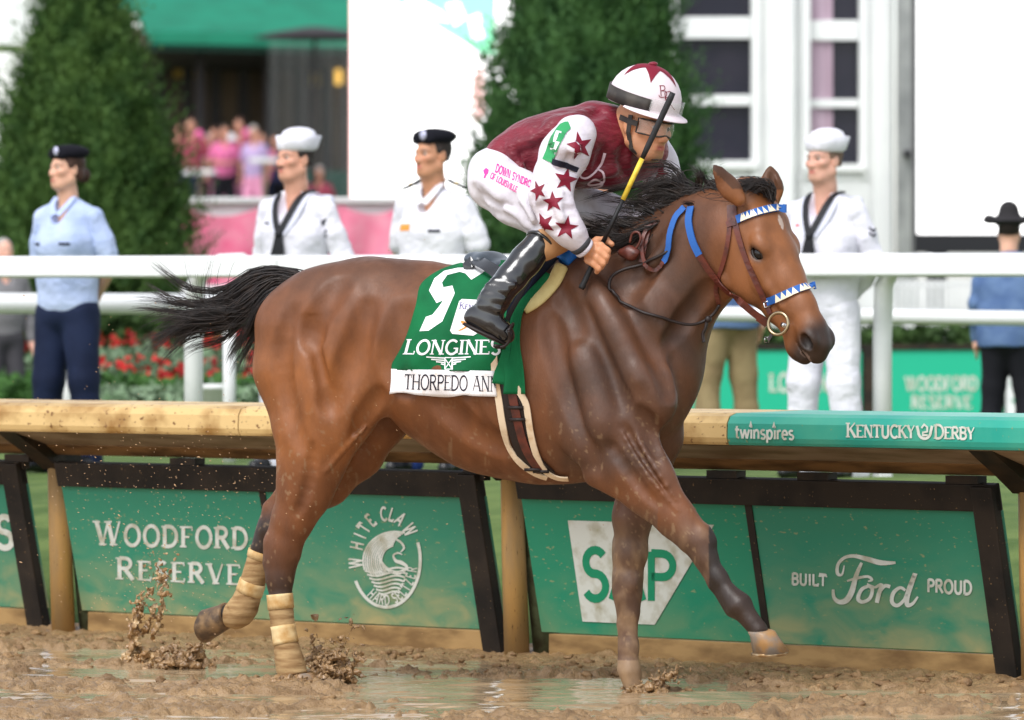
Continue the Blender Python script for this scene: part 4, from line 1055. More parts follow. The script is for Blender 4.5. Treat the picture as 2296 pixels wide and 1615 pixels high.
def cloth(name, left, right, nu, nv, m, parent, off=.012, fold=None, th=.004, lat=.10, bv=None):
    """cloth panel laid on the horse between two edge curves (top to bottom)"""
    Lc = catmull([np.array(p, float) for p in left], nv); Rc = catmull([np.array(p, float) for p in right], nv)
    G = np.zeros((nu, nv, 3)); NN = np.zeros((nu, nv, 3))
    for j in range(nv):
        for i in range(nu):
            u = i/(nu-1); x, y = Lc[j]*(1-u)+Rc[j]*u
            p, n_ = cast_px(bv or HB, x, y, off)
            if p is None: p, n_ = H(x, y, lat), HL
            G[i, j] = p; NN[i, j] = n_
    for _ in range(3):
        g = G.copy(); g[1:-1, 1:-1] = .5*G[1:-1, 1:-1]+.125*(G[2:, 1:-1]+G[:-2, 1:-1]+G[1:-1, 2:]+G[1:-1, :-2]); G = g
    o0, d0 = ray(1148, 700)
    for i in range(nu):
        for j in range(nv):
            u, v = i/(nu-1), j/(nv-1); dd = .0 if fold is None else fold(u, v)
            G[i, j] = G[i, j]+HL*dd
    V = list(G.reshape(-1, 3)); n0 = len(V); V += [p-HL*th for p in V]; F = []
    ix = lambda i, j: i*nv+j
    for i in range(nu-1):
        for j in range(nv-1):
            q = (ix(i, j), ix(i+1, j), ix(i+1, j+1), ix(i, j+1)); F.append(q); F.append(tuple(n0+k for k in q[::-1]))
    bd = [ix(i, 0) for i in range(nu)]+[ix(nu-1, j) for j in range(1, nv)]+[ix(i, nv-1) for i in range(nu-2, -1, -1)]+[ix(0, j) for j in range(nv-2, 0, -1)]
    for a, b_ in zip(bd, bd[1:]+bd[:1]): F.append((a, b_, n0+b_, n0+a))
    mb = MB(); mb.add(V, F); return mb.build(name, m, parent, True)

sc_ = empty('saddle_cloth', H(1010, 890, .3), 'green saddle cloth with a big white 5 and a name strip', 'saddle cloth')
rip = lambda a, b, c: (lambda u, v: a*math.sin(b*u+c*v)*(.3+v)+.003*math.sin(17*u-9*v))
main = cloth('cloth', [(1057, 590), (990, 610), (946, 643), (937, 690), (922, 735), (903, 775), (880, 813), (881, 829)],
             [(1200, 590), (1180, 620), (1160, 660), (1145, 700), (1136, 745), (1128, 785), (1118, 812), (1112, 834)], 34, 34, M['green_cloth'], sc_, .012, rip(.009, 10, 7))
strip_ = cloth('name_strip', [(880, 827), (880, 845), (880, 865), (880, 882)], [(1112, 832), (1114, 850), (1116, 870), (1118, 888)], 30, 8, M['white_cloth'], sc_, .016, lambda u, v: .004*math.sin(8*u+1)+.003*v)
flap = cloth('front_flap', [(1228, 616), (1188, 655), (1158, 694), (1148, 735), (1140, 775), (1130, 805), (1136, 845), (1134, 882)],
             [(1246, 622), (1208, 662), (1180, 700), (1172, 742), (1172, 780), (1178, 815), (1182, 850), (1184, 882)], 14, 30, M['green_cloth'], sc_, .022, lambda u, v: .012*math.sin(6.5*u+.5)*v+.004)
back_f = cloth('folded_corner', [(1136, 780), (1128, 806), (1118, 832), (1112, 858)], [(1150, 786), (1146, 812), (1142, 836), (1140, 862)], 8, 10, M['green_cloth'], sc_, .03, lambda u, v: .01*(1-u))
CB = bvh_of(main, strip_); 
def on_cloth(off):
    def f(x, y):
        p, n_ = cast_px(CB, x, y, off); return p
    return f
oc = on_cloth(.0012)
five = [[(1079, 599), (1086, 610), (1057, 628), (1044, 614)], [(1079, 599), (1044, 614), (1031, 610), (1027, 601)], [(1027, 601), (1031, 610), (1003, 617), (996, 608)], [(996, 608), (1003, 617), (991, 634), (974, 625)], [(974, 625), (991, 634), (994, 645), (962, 652)], [(962, 652), (994, 645), (994, 674), (979, 680)],
        [(994, 645), (1014.5, 641), (1020, 658), (994, 674)], [(994, 674), (1020, 658), (1005, 691), (983, 690)], [(983, 690), (1005, 691), (992, 721), (970, 706)], [(970, 706), (992, 721), (961, 742), (955, 711)], [(955, 711), (961, 742), (941, 743)]]
decal('number', five, oc, M['cloth_print'], sc_, cell=8)
card = [(1036, 671), (1074, 673), (1078, 680), (1070, 748), (1062, 753), (1014, 749), (1009, 742), (1030, 676)]
decal('white_card', [card], oc, M['cloth_print'], sc_, cell=9)
M['purple'] = mat('purple print', lin((86, 70, 130)), .7, .2); M['orange'] = mat('orange print', lin((226, 150, 70)), .7, .2)
oc2 = on_cloth(.0026)
decal('lettering', fit_text('KEN', [(1030, 693), (1060, 695), (1063, 681), (1033, 678)], thick=.14, thin=.07, small=.75), oc2, M['purple'], sc_, cell=8)
decal('flourish', vb([(1028, 742), (1045, 733), (1036, 722), (1052, 724), (1060, 708)], [2, 4, 4, 4, 2]), oc2, M['orange'], sc_, cell=8)
decal('lettering', fit_text('LONGINES', [(905, 795), (1124, 795), (1124, 760), (914, 761)], thick=.17, thin=.07, small=.94, track=.05), oc, M['cloth_print'], sc_, cell=8)
wing = []
for k in range(4):
    y = 802+5.2*k; h_ = 50-11*k
    for sg in (-1, 1): wing += ribbon2([(1006+sg*8, y+1), (1006+sg*(h_*.6), y), (1006+sg*h_, y-1.5)], 2.6)
wing += ribbon2([(998, 802), (998, 828), (1014, 828), (1014, 802), (998, 802)], 2.4)+ribbon2([(999, 806), (1013, 826)], 2)+ribbon2([(1013, 806), (999, 826)], 2)
decal('winged_emblem', wing, oc, M['cloth_print'], sc_, cell=8)
decal('lettering', fit_text('THORPEDO ANNA', [(906, 873), (1138, 879), (1138, 845), (908, 839)], thick=.13, thin=.05, track=.03), oc, M['print_black'], sc_, cell=8)

sad = empty('saddle', H(1120, 600), 'small black racing saddle with blue and cream padding', 'saddle')
SS = SDF()
SS.chain([(H(1068, 581, .0), .028, 3.2), (H(1100, 583, 0), .026, 3.6), (H(1145, 600, 0), .022, 4.4), (H(1200, 605, 0), .022, 4.6), (H(1250, 592, 0), .03, 3.4)], .03, HL, 1.)
link('seat', SS.mesh('seat', .007), M['grey_leather'], sad)
strap('cantle_edge', [(1052, 590), (1075, 600), (1100, 612), (1125, 626)], .05, .012, M['black_leather'], sad, .02, bv=CB)
cloth('flap', [(1150, 606), (1148, 650), (1142, 700), (1138, 745), (1134, 790)], [(1262, 590), (1222, 628), (1186, 665), (1162, 700), (1150, 790)], 12, 18, M['navy'], sad, .028)
# cream pad and its blue end, a roll in front of the cloth
def roll(name, pts, rads, m, off):
    q = []
    for x, y in catmull([np.array(p, float) for p in pts], 14): q.append(cast_h(x, y, off, .12)[0])
    q = lap(np.array(q), np.array([[i, i+1, i+1, i] for i in range(13)]), 1)
    q[0] = q[0]; mb = MB(); mb.tube(list(q), [rads]*14 if np.isscalar(rads) else list(np.interp(np.linspace(0, 1, 14), np.linspace(0, 1, len(rads)), rads)), n=12, flat=(HL, .55)); mb.build(name, m, sad, True)
roll('foam_pad', [(1264, 600), (1248, 628), (1226, 657), (1200, 681), (1176, 700)], [.027, .028, .027, .025, .016], M['foam'], .012)
roll('blue_pad_end', [(1302, 562), (1284, 576), (1266, 592)], [.027, .031, .029], M['blue'], .016)
# stirrup and leather
strap('stirrup_leather', [(1225, 606), (1195, 650), (1170, 690), (1152, 720), (1142, 745)], .018, .004, M['dark_leather'], sad, .055)

gi = empty('girth', H(1150, 980, .3), 'dark girth with two cream elastic straps round the barrel', 'girth')
strap('elastic_strap', [(1110, 784), (1113, 840), (1122, 900), (1130, 950), (1146, 1000), (1170, 1035), (1204, 1058), (1228, 1066)], .026, .006, M['elastic'], gi, .010, 34)
strap('elastic_strap', [(1160, 868), (1180, 900), (1186, 930), (1192, 970), (1204, 1015), (1222, 1050), (1250, 1066), (1275, 1068)], .024, .006, M['elastic'], gi, .010, 34)
strap('girth_web', [(1134, 800), (1146, 860), (1158, 930), (1172, 985), (1192, 1030), (1225, 1062)], .085, .006, M['dark_leather'], gi, .004, 34)
strap('billet', [(1150, 880), (1160, 930), (1174, 985), (1190, 1020), (1214, 1054)], .032, .004, M['brown_leather'], gi, .012, 26)
for x, y in ((1159, 912), (1163, 938), (1215, 1050), (1196, 1046)):
    p, n_ = cast_h(x, y, .016); mb = MB(); a_ = nrm(np.cross(n_, UZ)); mb.tube([p-a_*.03, p+a_*.03], .007, n=6); mb.build('buckle_bar', M['dark_leather'], gi, True)

# ---------------------------------------------------------------- bridle
br = empty('bridle', K(.2, .1, -.1), 'red brown leather bridle with blue and cream brow and nose bands', 'bridle')
strap('cheek_strap', [(1646, 462), (1648, 490), (1654, 520), (1665, 556), (1683, 604), (1708, 660), (1721, 684), (1729, 704)], .021, .005, M['brown_leather'], br)
strap('throat_latch', [(1636, 462), (1637, 511), (1629, 567), (1615, 617), (1606, 648), (1611, 680)], .017, .004, M['brown_leather'], br, .004)
strap('keeper', [(1631, 505), (1640, 502), (1652, 500)], .022, .005, M['brown_leather'], br, .006, 8)
_, ba, bn = strap('brow_band', [(1653, 494), (1675, 485), (1700, 477), (1732, 469), (1764, 468)], .030, .007, M['rein_blue'], br)
_, na, nn_ = strap('nose_band', [(1722, 677), (1751, 665), (1785, 651), (1808, 644), (1829, 640)], .027, .007, M['rein_blue'], br)
M['cream_vinyl'] = mat('cream vinyl', lin((236, 222, 196)), .5, .4)
def zigzag(A_, B_, i0, n, wid):
    for k in range(n):
        i = i0+k*(len(A_)-2-i0)/n; a, b_ = int(i), min(int(i)+2, len(A_)-1)
        p, q = A_[a], A_[b_]; nv = nrm(B_[a]); t_ = nrm(q-p); s_ = nrm(np.cross(nv, t_)); s_ = s_ if s_[2] > 0 else -s_
        L_ = np.linalg.norm(A_[-1]-A_[i0])/n*1.02; o = p+nv*.0075
        mb = MB(); V = [o-s_*wid*.60-t_*L_*.22, o-s_*wid*.60+t_*L_*1.08, o+s_*wid*.56+t_*L_*.43]; V2 = [v+nv*.002 for v in V]
        mb.add(V+V2, [(0, 2, 1), (3, 4, 5), (0, 1, 4, 3), (1, 2, 5, 4), (2, 0, 3, 5)]); mb.build('cream_triangle', M['cream_vinyl'], br)
zigzag(ba, bn, 3, 11, .026); zigzag(na, nn_, 4, 8, .024)
# reins and bit
bit = plane_hit(1745, 726, K(.5, .075, 0), nrm(E2+E3*.25)); bn_ = nrm(E2+E3*.25); b1 = nrm(np.cross(bn_, UZ)); b2 = np.cross(bn_, b1)
mb = MB(); mb.tube([bit+(b1*math.cos(a)+b2*math.sin(a))*.040 for a in np.linspace(0, 2*math.pi, 25)], .0066, n=8, caps=False); mb.build('bit_ring', M['brass'], br, True)
mb = MB(); mb.tube([bit-bn_*.03+b1*.0, K(.5, .0, -.12)], .009, n=8); mb.build('mouthpiece', M['steel'], br, True)
mb = MB()
for p in ((1718, 676), (1726, 682), (1722, 690), (1713, 684), (1718, 676)): pass
q = [cast_h(x, y, .01)[0] for x, y in ((1715, 677), (1726, 674), (1730, 686), (1719, 690), (1715, 677))]
mb.tube(q, .003, n=6); mb.build('buckle', M['steel'], br, True)
strap('rein_end', [(1700, 710), (1712, 718), (1722, 726)], .03, .008, M['brown_leather'], br, .012, 8)
strap('chin_strap', [(1734, 745), (1728, 757), (1722, 764)], .014, .004, M['dark_leather'], br, .005, 6)
q = [cast_h(x, y, .012)[0] for x, y in ((1715, 757), (1725, 757), (1724, 768), (1714, 768), (1715, 757))]
mb = MB(); mb.tube(q, .0028, n=6); mb.build('buckle', M['steel'], br, True)

def lift(x, y, lat, off=.012):
    """hangs clear of the neck: the given plane, or just off the coat where that would lie inside"""
    p = H(x, y, lat); s_, n_ = cast_px(HB, x, y, off)
    return s_ if (s_ is not None and s_[1] < p[1]) else p
re = empty('reins', H(1480, 600, .2), 'reins with blue rubber grips and a loose dark neck strap', 'reins')
def rein(name, pts, wid, m, lat=None, th=.005):
    if lat is None: strap(name, pts, wid, th, m, re, .008, 26)
    else:
        c = catmull([np.array([*p[:2], p[2] if len(p) > 2 else lat], float) for p in pts], 26); q = [lift(*v) for v in c]
        mb = MB(); mb.strip(q, [HL]*26, wid, th); mb.build(name, m, re)
rein('rein_grip', [(1552, 466), (1547, 490), (1549, 512), (1557, 543), (1571, 572)], .028, M['rein_blue'])
rein('rein_leather', [(1571, 572), (1595, 608), (1632, 650), (1676, 690), (1704, 712)], .026, M['brown_leather'])
rein('rein_grip', [(1536, 470), (1520, 488), (1507, 520), (1500, 555), (1492, 588)], .021, M['rein_blue'], .115)
rein('rein_leather', [(1492, 587, .115), (1480, 600, .13), (1458, 600, .15), (1443, 580, .15), (1440, 545, .14), (1450, 515, .12), (1470, 498, .1)], .014, M['brown_leather'], .12)
rein('rein_leather', [(1438, 588, .14), (1447, 545, .13), (1456, 510, .1)], .02, M['brown_leather'], .12)
def cord(name, pts, r_, m, par):
    c = catmull([np.array(p, float) for p in pts], 40); mb = MB(); mb.tube([lift(*v) for v in c], r_, n=6); return mb.build(name, m, par, True)
cord('neck_strap', [(1500, 560, .12), (1450, 590, .15), (1400, 604, .17), (1372, 620, .19), (1366, 645, .2), (1378, 668, .2), (1420, 690, .2), (1480, 712, .18), (1540, 728, .12), (1575, 722, .08), (1600, 704, .06), (1613, 684, .06)], .0062, M['dark_leather'], re)
cord('strap_tail', [(1586, 712, .07), (1582, 735, .075), (1576, 750, .075), (1578, 768, .075)], .006, M['dark_leather'], re)
SK = SDF(); kq = lambda x, y, o=.03: lift(x, y, .16, o)
for x, y, r_ in ((1410, 560, .017), (1424, 566, .016), (1402, 570, .014), (1416, 577, .015), (1392, 564, .011)): SK.ell(kq(x, y), (r_*1.2, r_, r_), .02)
link('rein_knot', SK.mesh('rein_knot', .006, 1, .004, 30), M['brown_leather'], re)
mb = MB(); mb.tube(catmull([kq(1425, 560), kq(1436, 538), kq(1432, 522), kq(1418, 524), kq(1412, 545)], 16), .005, n=6); mb.build('rein_loop', M['brown_leather'], re, True)
mb = MB(); mb.ball(lift(1588, 716, .075), (.013, .01, .013), 6); mb.build('strap_knot', M['dark_leather'], re, True)

# ================================================================ people: shared head builder
def head_sdf(S_, O, R3, sc=1.0, ears=True, k=1.0):
    """human head; local x = person's left, y = face forward, z = up"""
    T = lambda x, y, z: np.asarray(O)+R3@(np.array([x, y, z])*sc)
    def e(x, y, z, r, kk=.015, sub=False): S_.ell(T(x, y, z), np.array(r)*sc, kk*sc*k, R3, sub)
    def c(a, b, r1, r2, kk=.012): S_.cap(T(*a), T(*b), r1*sc, r2*sc, kk*sc*k)
    e(0, -.018, .035, (.074, .096, .088), .02); e(0, .028, -.03, (.060, .064, .078), .03)
    e(0, .052, -.088, (.034, .034, .026), .03)
    for s in (1, -1):
        c((s*.052, .0, -.06), (s*.022, .05, -.092), .026, .022, .03)       # jaw
        e(s*.042, .058, -.018, (.022, .026, .018), .02)                    # cheekbone
        e(s*.031, .088, .004, (.017, .014, .0095), .010, True)             # eye socket
        c((s*.012, .084, .022), (s*.05, .066, .020), .009, .007, .012)     # brow
        e(s*.011, .092, -.034, (.009, .011, .008), .008)                   # nostril wing
        if ears:
            e(s*.078, -.006, -.008, (.010, .020, .031), .010); e(s*.086, .0, -.006, (.005, .010, .018), .006, True)
    c((0, .078, .014), (0, .0955, -.028), .0090, .0122, .020)               # nose
    c((-.019, .086, -.057), (.019, .086, -.057), .0065, .0065, .008); c((-.016, .086, -.068), (.016, .086, -.068), .0075, .0075, .008)
    e(0, .101, -.0625, (.022, .012, .0022), .003, True)
    return T
def head_parts(par, T, R3, sc=1., eyecol=(40, 28, 20)):
    me_ = M.setdefault('eyewhite', mat('eye white', lin((176, 164, 156)), .3, .4)); mi = M.setdefault('iris', mat('dark iris', lin(eyecol), .1, .6))
    for s in (1, -1):
        mb = MB(); mb.ball(T(s*.031, .0715, .004), .0125*sc, 8); ey = mb.build('eye', me_, par, True)
        mb = MB(); mb.ball(T(s*.031, .0775, .004), .0082*sc, 6); mb.build('iris', mi, ey, True)

def skin_col(O, R3, sc, base, lip=(178, 96, 84), brow=None, stubble=0.0, tash=None):
    base = np.array(lin(base))
    def f(V):
        q = ((V-np.asarray(O))@R3)/sc; C = np.tile(base, (len(V), 1)); x, y, z = q.T
        def mx(c, w_):
            nonlocal C; w_ = np.clip(w_, 0, 1)[:, None]; C = C*(1-w_)+np.array(lin(c))*w_
        face = (y > .0)*(np.abs(x) < .1)*(z > -.13)*(z < .13)
        mx((205, 130, 110), face*np.exp(-(((np.abs(x)-.04)/.022)**2+((z+.025)/.02)**2))*.35)
        mx((200, 120, 100), face*np.exp(-((x/.014)**2+((z+.03)/.014)**2))*.3)
        mx(lip, face*(y > .07)*np.exp(-((x/.021)**4+((z+.0625)/.010)**4)))
        if brow: mx(brow, face*(y > .05)*.75*np.exp(-(((np.abs(x)-.031)/.02)**4+((z-.0225-.1*(.031-np.abs(np.abs(x)-.031)))/.006)**4)))
        if brow: mx(brow, face*(y > .05)*.15*np.exp(-(((np.abs(x)-.031)/.02)**2+((z-.008)/.008)**2)))  # eye-socket shade painted into the skin, using the brow tone
        if stubble: mx((110, 84, 72), face*stubble*sstep(-z, .035, .06)*(1-np.exp(-((x/.03)**4+((z+.0625)/.012)**4))))
        if tash: mx(tash, face*(y > .06)*np.exp(-((x/.027)**4+((z+.048)/.007)**4))*.95)
        N1 = np.array([mnoise.noise(Vector(v)*40) for v in V]); return np.clip(C*(1+.05*N1[:, None]), .002, 1)
    return f
M['skin'] = mat('skin', (0, 0, 0), .5, .4, attr='Col', bump=.06, bscale=300, bdist=.001)
M['skin'].node_tree.nodes['Principled BSDF'].inputs['Subsurface Weight'].default_value = .12
M['skin'].node_tree.nodes['Principled BSDF'].inputs['Subsurface Radius'].default_value = (.01, .004, .002)
def frame(f, up=UZ, roll=0.):
    f = nrm(f); u = nrm(np.asarray(up)-f*np.dot(up, f)); l = nrm(np.cross(f, u))     # x axis across the face
    if roll: c, s = math.cos(roll), math.sin(roll); l, u = l*c+u*s, u*c-l*s
    return np.stack([l, f, u], 1)

# ================================================================ the jockey
JY = 21.72; JS = 1/608.
def J(x, y, d=0.): return P(x, y, JY+d)
M['maroon'] = mat('maroon silk', lin((122, 16, 40)), .42, .4, c2=lin((98, 10, 30)), nscale=6, bump=.8, bscale=22, bdist=.016, stretch=(.7, 1, 1.8), sheen=.2)
M['maroon_star'] = mat('maroon star print', lin((122, 18, 42)), .55, .3)
M['white_silk'] = mat('white silk', lin((224, 218, 224)), .55, .3, c2=lin((210, 202, 212)), nscale=9, bump=.5, bscale=15, bdist=.016, stretch=(1, 1, 1.6))
M['breeches'] = mat('white breeches', lin((222, 219, 225)), .55, .3, c2=lin((206, 202, 210)), nscale=8, bump=.55, bscale=14, bdist=.016, stretch=(1.6, 1, .8))
M['stocking'] = mat('tan stocking', lin((196, 148, 104)), .6, .3, bump=.4, bscale=40)
M['pink'] = mat('pink print', lin((226, 60, 150)), .6, .3)
M['band_green'] = mat('green arm band', lin((52, 150, 92)), .6, .3)
M['cuff'] = mat('dark cuff', lin((66, 66, 70)), .7, .3)
jk = empty('person', H(1135, 765, .3), 'jockey in maroon and white star silks crouched over the horse', 'person')

def jc(S_, pts, k=.03, u=None, q=1.): S_.chain([(J(*p[:3]), p[3]*JS, p[4] if len(p) > 4 else q) for p in pts], k, u, q)
SIDE = nrm(np.array([.55, .83, 0]))       # across his shoulders
# skin: head, neck, arms, hands, legs as one surface
B_ = SDF()
JF = nrm(np.array([.68, -.68, -.22])); JR = frame(JF, np.array([.13, -.05, 1]))
JO = J(1447, 281, -.10)
T_j = head_sdf(B_, JO, JR, 1.06)
jc(B_, [(1330, 300, 0, 44), (1385, 290, -.03, 38), (1420, 278, -.07, 40)], .03)
jc(B_, [(1140, 360, 0, 40), (1230, 335, 0, 50), (1330, 320, 0, 60)], .03)
jc(B_, [(1290, 310, -.16, 34), (1228, 435, -.30, 26), (1300, 542, -.34, 18), (1322, 560, -.31, 19)], .03)
jc(B_, [(1440, 325, .12, 34), (1480, 400, .16, 25), (1440, 500, .1, 18), (1415, 545, .0, 18)], .03)
jc(B_, [(1110, 400, -.1, 44), (1250, 505, -.20, 26), (1110, 680, -.30, 22)], .03); jc(B_, [(1130, 410, .1, 44), (1370, 485, .2, 30)], .03)
# near hand: palm, four unequal fingers closed round the whip, thumb
B_.ell(J(1330, 568, -.30), (.030, .020, .042), .015, np.stack([nrm([.8, -.2, -.5]), nrm([.3, 1, 0]), nrm([.5, 0, .85])], 1))
for pts in ([(1330, 547, -.312), (1347, 550, -.330), (1363, 562, -.335), (1364, 574, -.318)], [(1325, 559, -.315), (1343, 563, -.335), (1360, 577, -.338), (1358, 588, -.318)],
            [(1321, 572, -.315), (1337, 577, -.335), (1352, 591, -.336), (1349, 600, -.316)], [(1317, 584, -.312), (1330, 591, -.330), (1342, 603, -.330), (1338, 610, -.312)]):
    rr = [8.2, 7.6, 7.0, 6.2]; jc(B_, [(*p, r_) for p, r_ in zip(pts, rr)], .005)
jc(B_, [(1318, 556, -.29, 10), (1338, 540, -.28, 9), (1358, 538, -.275, 8), (1372, 548, -.285, 6.5)], .008)
# far hand on the rein
B_.ell(J(1412, 556, -.02), (.036, .026, .03), .015)
for k in range(4): jc(B_, [(1404+7*k, 545+3*k, -.03, 7.5), (1408+8*k, 556+3*k, -.055, 7.5), (1404+8*k, 566+2*k, -.05, 6.5)], .006)
jc(B_, [(1402, 552, -.02, 8), (1390, 556, -.05, 7), (1384, 562, -.06, 6)], .008)
jme = B_.mesh('body', .0055, 1); set_colors(jme, skin_col(JO, JR, 1.06, (206, 146, 108), brow=(70, 48, 36), stubble=.25))
link('body', jme, M['skin'], jk); head_parts(jk, T_j, JR, 1.06)

# silks, hanging in folds
W = SDF()
jc(W, [(1142, 352, 0, 52), (1200, 338, 0, 66), (1270, 330, 0, 80), (1335, 325, 0, 82)], .06, SIDE, 1.25)
jc(W, [(1296, 306, -.15, 50), (1370, 306, 0, 58), (1440, 318, .10, 48)], .05)
jc(W, [(1290, 365, -.06, 56), (1370, 366, .0, 52), (1430, 352, .06, 46), (1460, 345, .10, 40)], .05)
jc(W, [(1330, 268, -.02, 40), (1372, 290, -.04, 40), (1400, 320, -.05, 26)], .03)
for k in range(5):     # cloth rucked up along the belly
    jc(W, [(1150+38*k, 392+4*k, -.10, 9), (1175+38*k, 372-4*k, -.16, 7)], .02)
surf_detail(W, [([(1345, 250), (1300, 270), (1262, 300), (1235, 350)], .030, .013, .03), ([(1330, 245), (1270, 262), (1215, 285), (1160, 318)], .016, -.007, .02), ([(1215, 290), (1200, 330), (1190, 385)], .024, .011, .025), ([(1180, 310), (1166, 345), (1160, 380)], .02, .009, .02),
 ([(1250, 262), (1210, 300), (1150, 330)], .014, -.006, .02), ([(1230, 350), (1200, 372), (1165, 378)], .018, .009, .02), ([(1140, 318), (1150, 350), (1175, 385)], .012, -.006, .015), ([(1355, 330), (1345, 370), (1360, 410)], .02, .009, .02), ([(1400, 330), (1395, 365), (1405, 395)], .02, .009, .02), ([(1300, 400), (1340, 395), (1380, 380)], .016, -.007, .02), ([(1205, 395), (1240, 385), (1270, 392)], .014, .007, .015)])
silks = link('silks', W.mesh('silks', .0085, 2, .006, 9.0), M['maroon'], jk)
sl = SDF(); jc(sl, [(1292, 304, -.17, 48), (1266, 345, -.23, 50), (1244, 395, -.29, 44), (1234, 440, -.33, 42), (1250, 482, -.355, 38), (1276, 518, -.355, 31), (1294, 540, -.345, 25)], .04)
for x, y, r_ in ((1222, 420, 18), (1215, 452, 18), (1262, 330, 30), (1232, 470, 16)): jc(sl, [(x, y, -.33, r_), (x+24, y+6, -.36, r_*.6)], .02)
surf_detail(sl, [([(1225, 330), (1250, 350), (1290, 352)], .02, .010, .02), ([(1215, 372), (1250, 376), (1292, 384)], .018, .012, .02), ([(1200, 415), (1230, 408), (1272, 420)], .016, .009, .015), ([(1198, 445), (1235, 470), (1285, 470)], .018, .011, .015),
                ([(1210, 480), (1245, 492), (1290, 490)], .014, .008, .015), ([(1240, 300), (1255, 330), (1250, 365)], .014, -.007, .02), ([(1210, 400), (1215, 430), (1205, 455)], .014, -.007, .015), ([(1260, 430), (1250, 460), (1262, 500)], .012, -.006, .015), ([(1240, 520), (1262, 512), (1292, 510)], .012, .007, .012)])
slv = link('sleeve', sl.mesh('sleeve', .007, 1, .005, 12.0), M['white_silk'], jk)
s2 = SDF(); jc(s2, [(1456, 330, .12, 46), (1476, 370, .14, 42), (1488, 410, .15, 36), (1474, 452, .12, 30), (1440, 500, .06, 24), (1420, 535, .02, 21)], .04)
slv2 = link('sleeve', s2.mesh('sleeve', .008, 1, .005, 12.0), M['white_silk'], jk)
br_ = SDF()
jc(br_, [(1112, 402, -.05, 58), (1112, 402, .06, 56)], .06); jc(br_, [(1110, 380, 0, 48), (1150, 352, 0, 48)], .05, SIDE, 1.2)
jc(br_, [(1112, 415, -.11, 60), (1165, 446, -.17, 58), (1215, 474, -.21, 50), (1256, 496, -.22, 38), (1240, 518, -.23, 34), (1224, 524, -.23, 26)], .05)
jc(br_, [(1130, 410, .10, 56), (1250, 440, .13, 52), (1375, 484, .18, 40), (1388, 510, .2, 36)], .05)
for k in range(4): jc(br_, [(1100+26*k, 470+10*k, -.17-.015*k, 10), (1140+26*k, 452+12*k, -.22-.012*k, 7)], .02)
surf_detail(br_, [([(1075, 440), (1110, 460), (1160, 478)], .018, .010, .02), ([(1090, 470), (1130, 486), (1180, 496)], .014, .008, .015), ([(1150, 440), (1175, 470), (1190, 505)], .016, .009, .015), ([(1185, 450), (1200, 480), (1205, 510)], .014, .009, .015), ([(1070, 400), (1100, 420), (1120, 445)], .014, -.006, .02),
                 ([(1130, 470), (1160, 485), (1185, 512)], .012, -.006, .012), ([(1165, 445), (1186, 470), (1198, 500)], .010, -.006, .012), ([(1060, 420), (1075, 455), (1100, 480)], .014, .007, .02), ([(1260, 445), (1290, 450), (1330, 470)], .016, .008, .02)])
bre = link('breeches', br_.mesh('breeches', .0085, 1, .006, 9.0), M['breeches'], jk)
stc = SDF(); jc(stc, [(1266, 514, -.22, 36), (1250, 528, -.235, 36), (1225, 545, -.26, 33), (1205, 560, -.27, 31)], .03); link('stocking', stc.mesh('stocking', .008, 1, .003, 20), M['stocking'], jk)
def boot(d, sgn=1):
    b = SDF(); jc(b, [(1209, 549, d+.045, 34), (1178, 586, d+.03, 33), (1148, 622, d+.01, 31), (1122, 652, d, 29), (1106, 676, d, 31), (1092, 700, d, 30)], .03)
    jc(b, [(1060, 706, d, 17), (1078, 714, d, 24), (1100, 724, d-.01, 27), (1124, 742, d-.015, 23), (1136, 754, d-.02, 18)], .02)
    jc(b, [(1052, 714, d, 12), (1092, 740, d, 12)], .012)
    for x, y in ((1118, 640), (1108, 660), (1100, 682), (1132, 628)): jc(b, [(x-22, y+2, d-.03, 9), (x+18, y+12, d-.05, 8)], .012)
    me_ = b.mesh('boot', .007, 1)
    bo = link('boot', me_, M['black_leather'], jk)
    mb = MB(); mb.tube([J(1040, 726, d), J(1072, 742, d-.01), (J(1104, 757, d-.015)), J(1134, 773, d-.02)], [.02, .032, .036, .022], n=10, flat=(nrm([.35, 0, .94]), .3)); mb.build('sole', M['dark_leather'], bo, True)
    mb = MB(); q = [J(1209-31, 549-20, d)]
    cc = J(1212, 546, d+.045); ax = nrm(J(1178, 586, d)-cc); ux = nrm(np.cross(ax, [0, 1, 0])); uy = np.cross(ax, ux)
    mb.tube([cc+(ux*math.cos(a)+uy*math.sin(a))*.0575 for a in np.linspace(0, 2*math.pi, 22)], .006, n=6, caps=False); mb.build('boot_top', M['black_leather'], bo, True)
    return bo
nb = boot(-.315)
# far boot, on the other side of the horse
# stirrup iron
mb = MB(); q = [J(1140, 742, -.40), J(1144, 760, -.385), J(1132, 776, -.37), J(1112, 780, -.36)]
mb.tube(catmull(q, 12), .0055, n=6); mb.tube([J(1110, 776, -.40), J(1130, 780, -.30)], .008, n=6); mb.tube(catmull([J(1140, 742, -.40), J(1150, 726, -.36), J(1148, 735, -.31)], 8), .0055, n=6); mb.build('stirrup_iron', M['dark_leather'], sad, True)
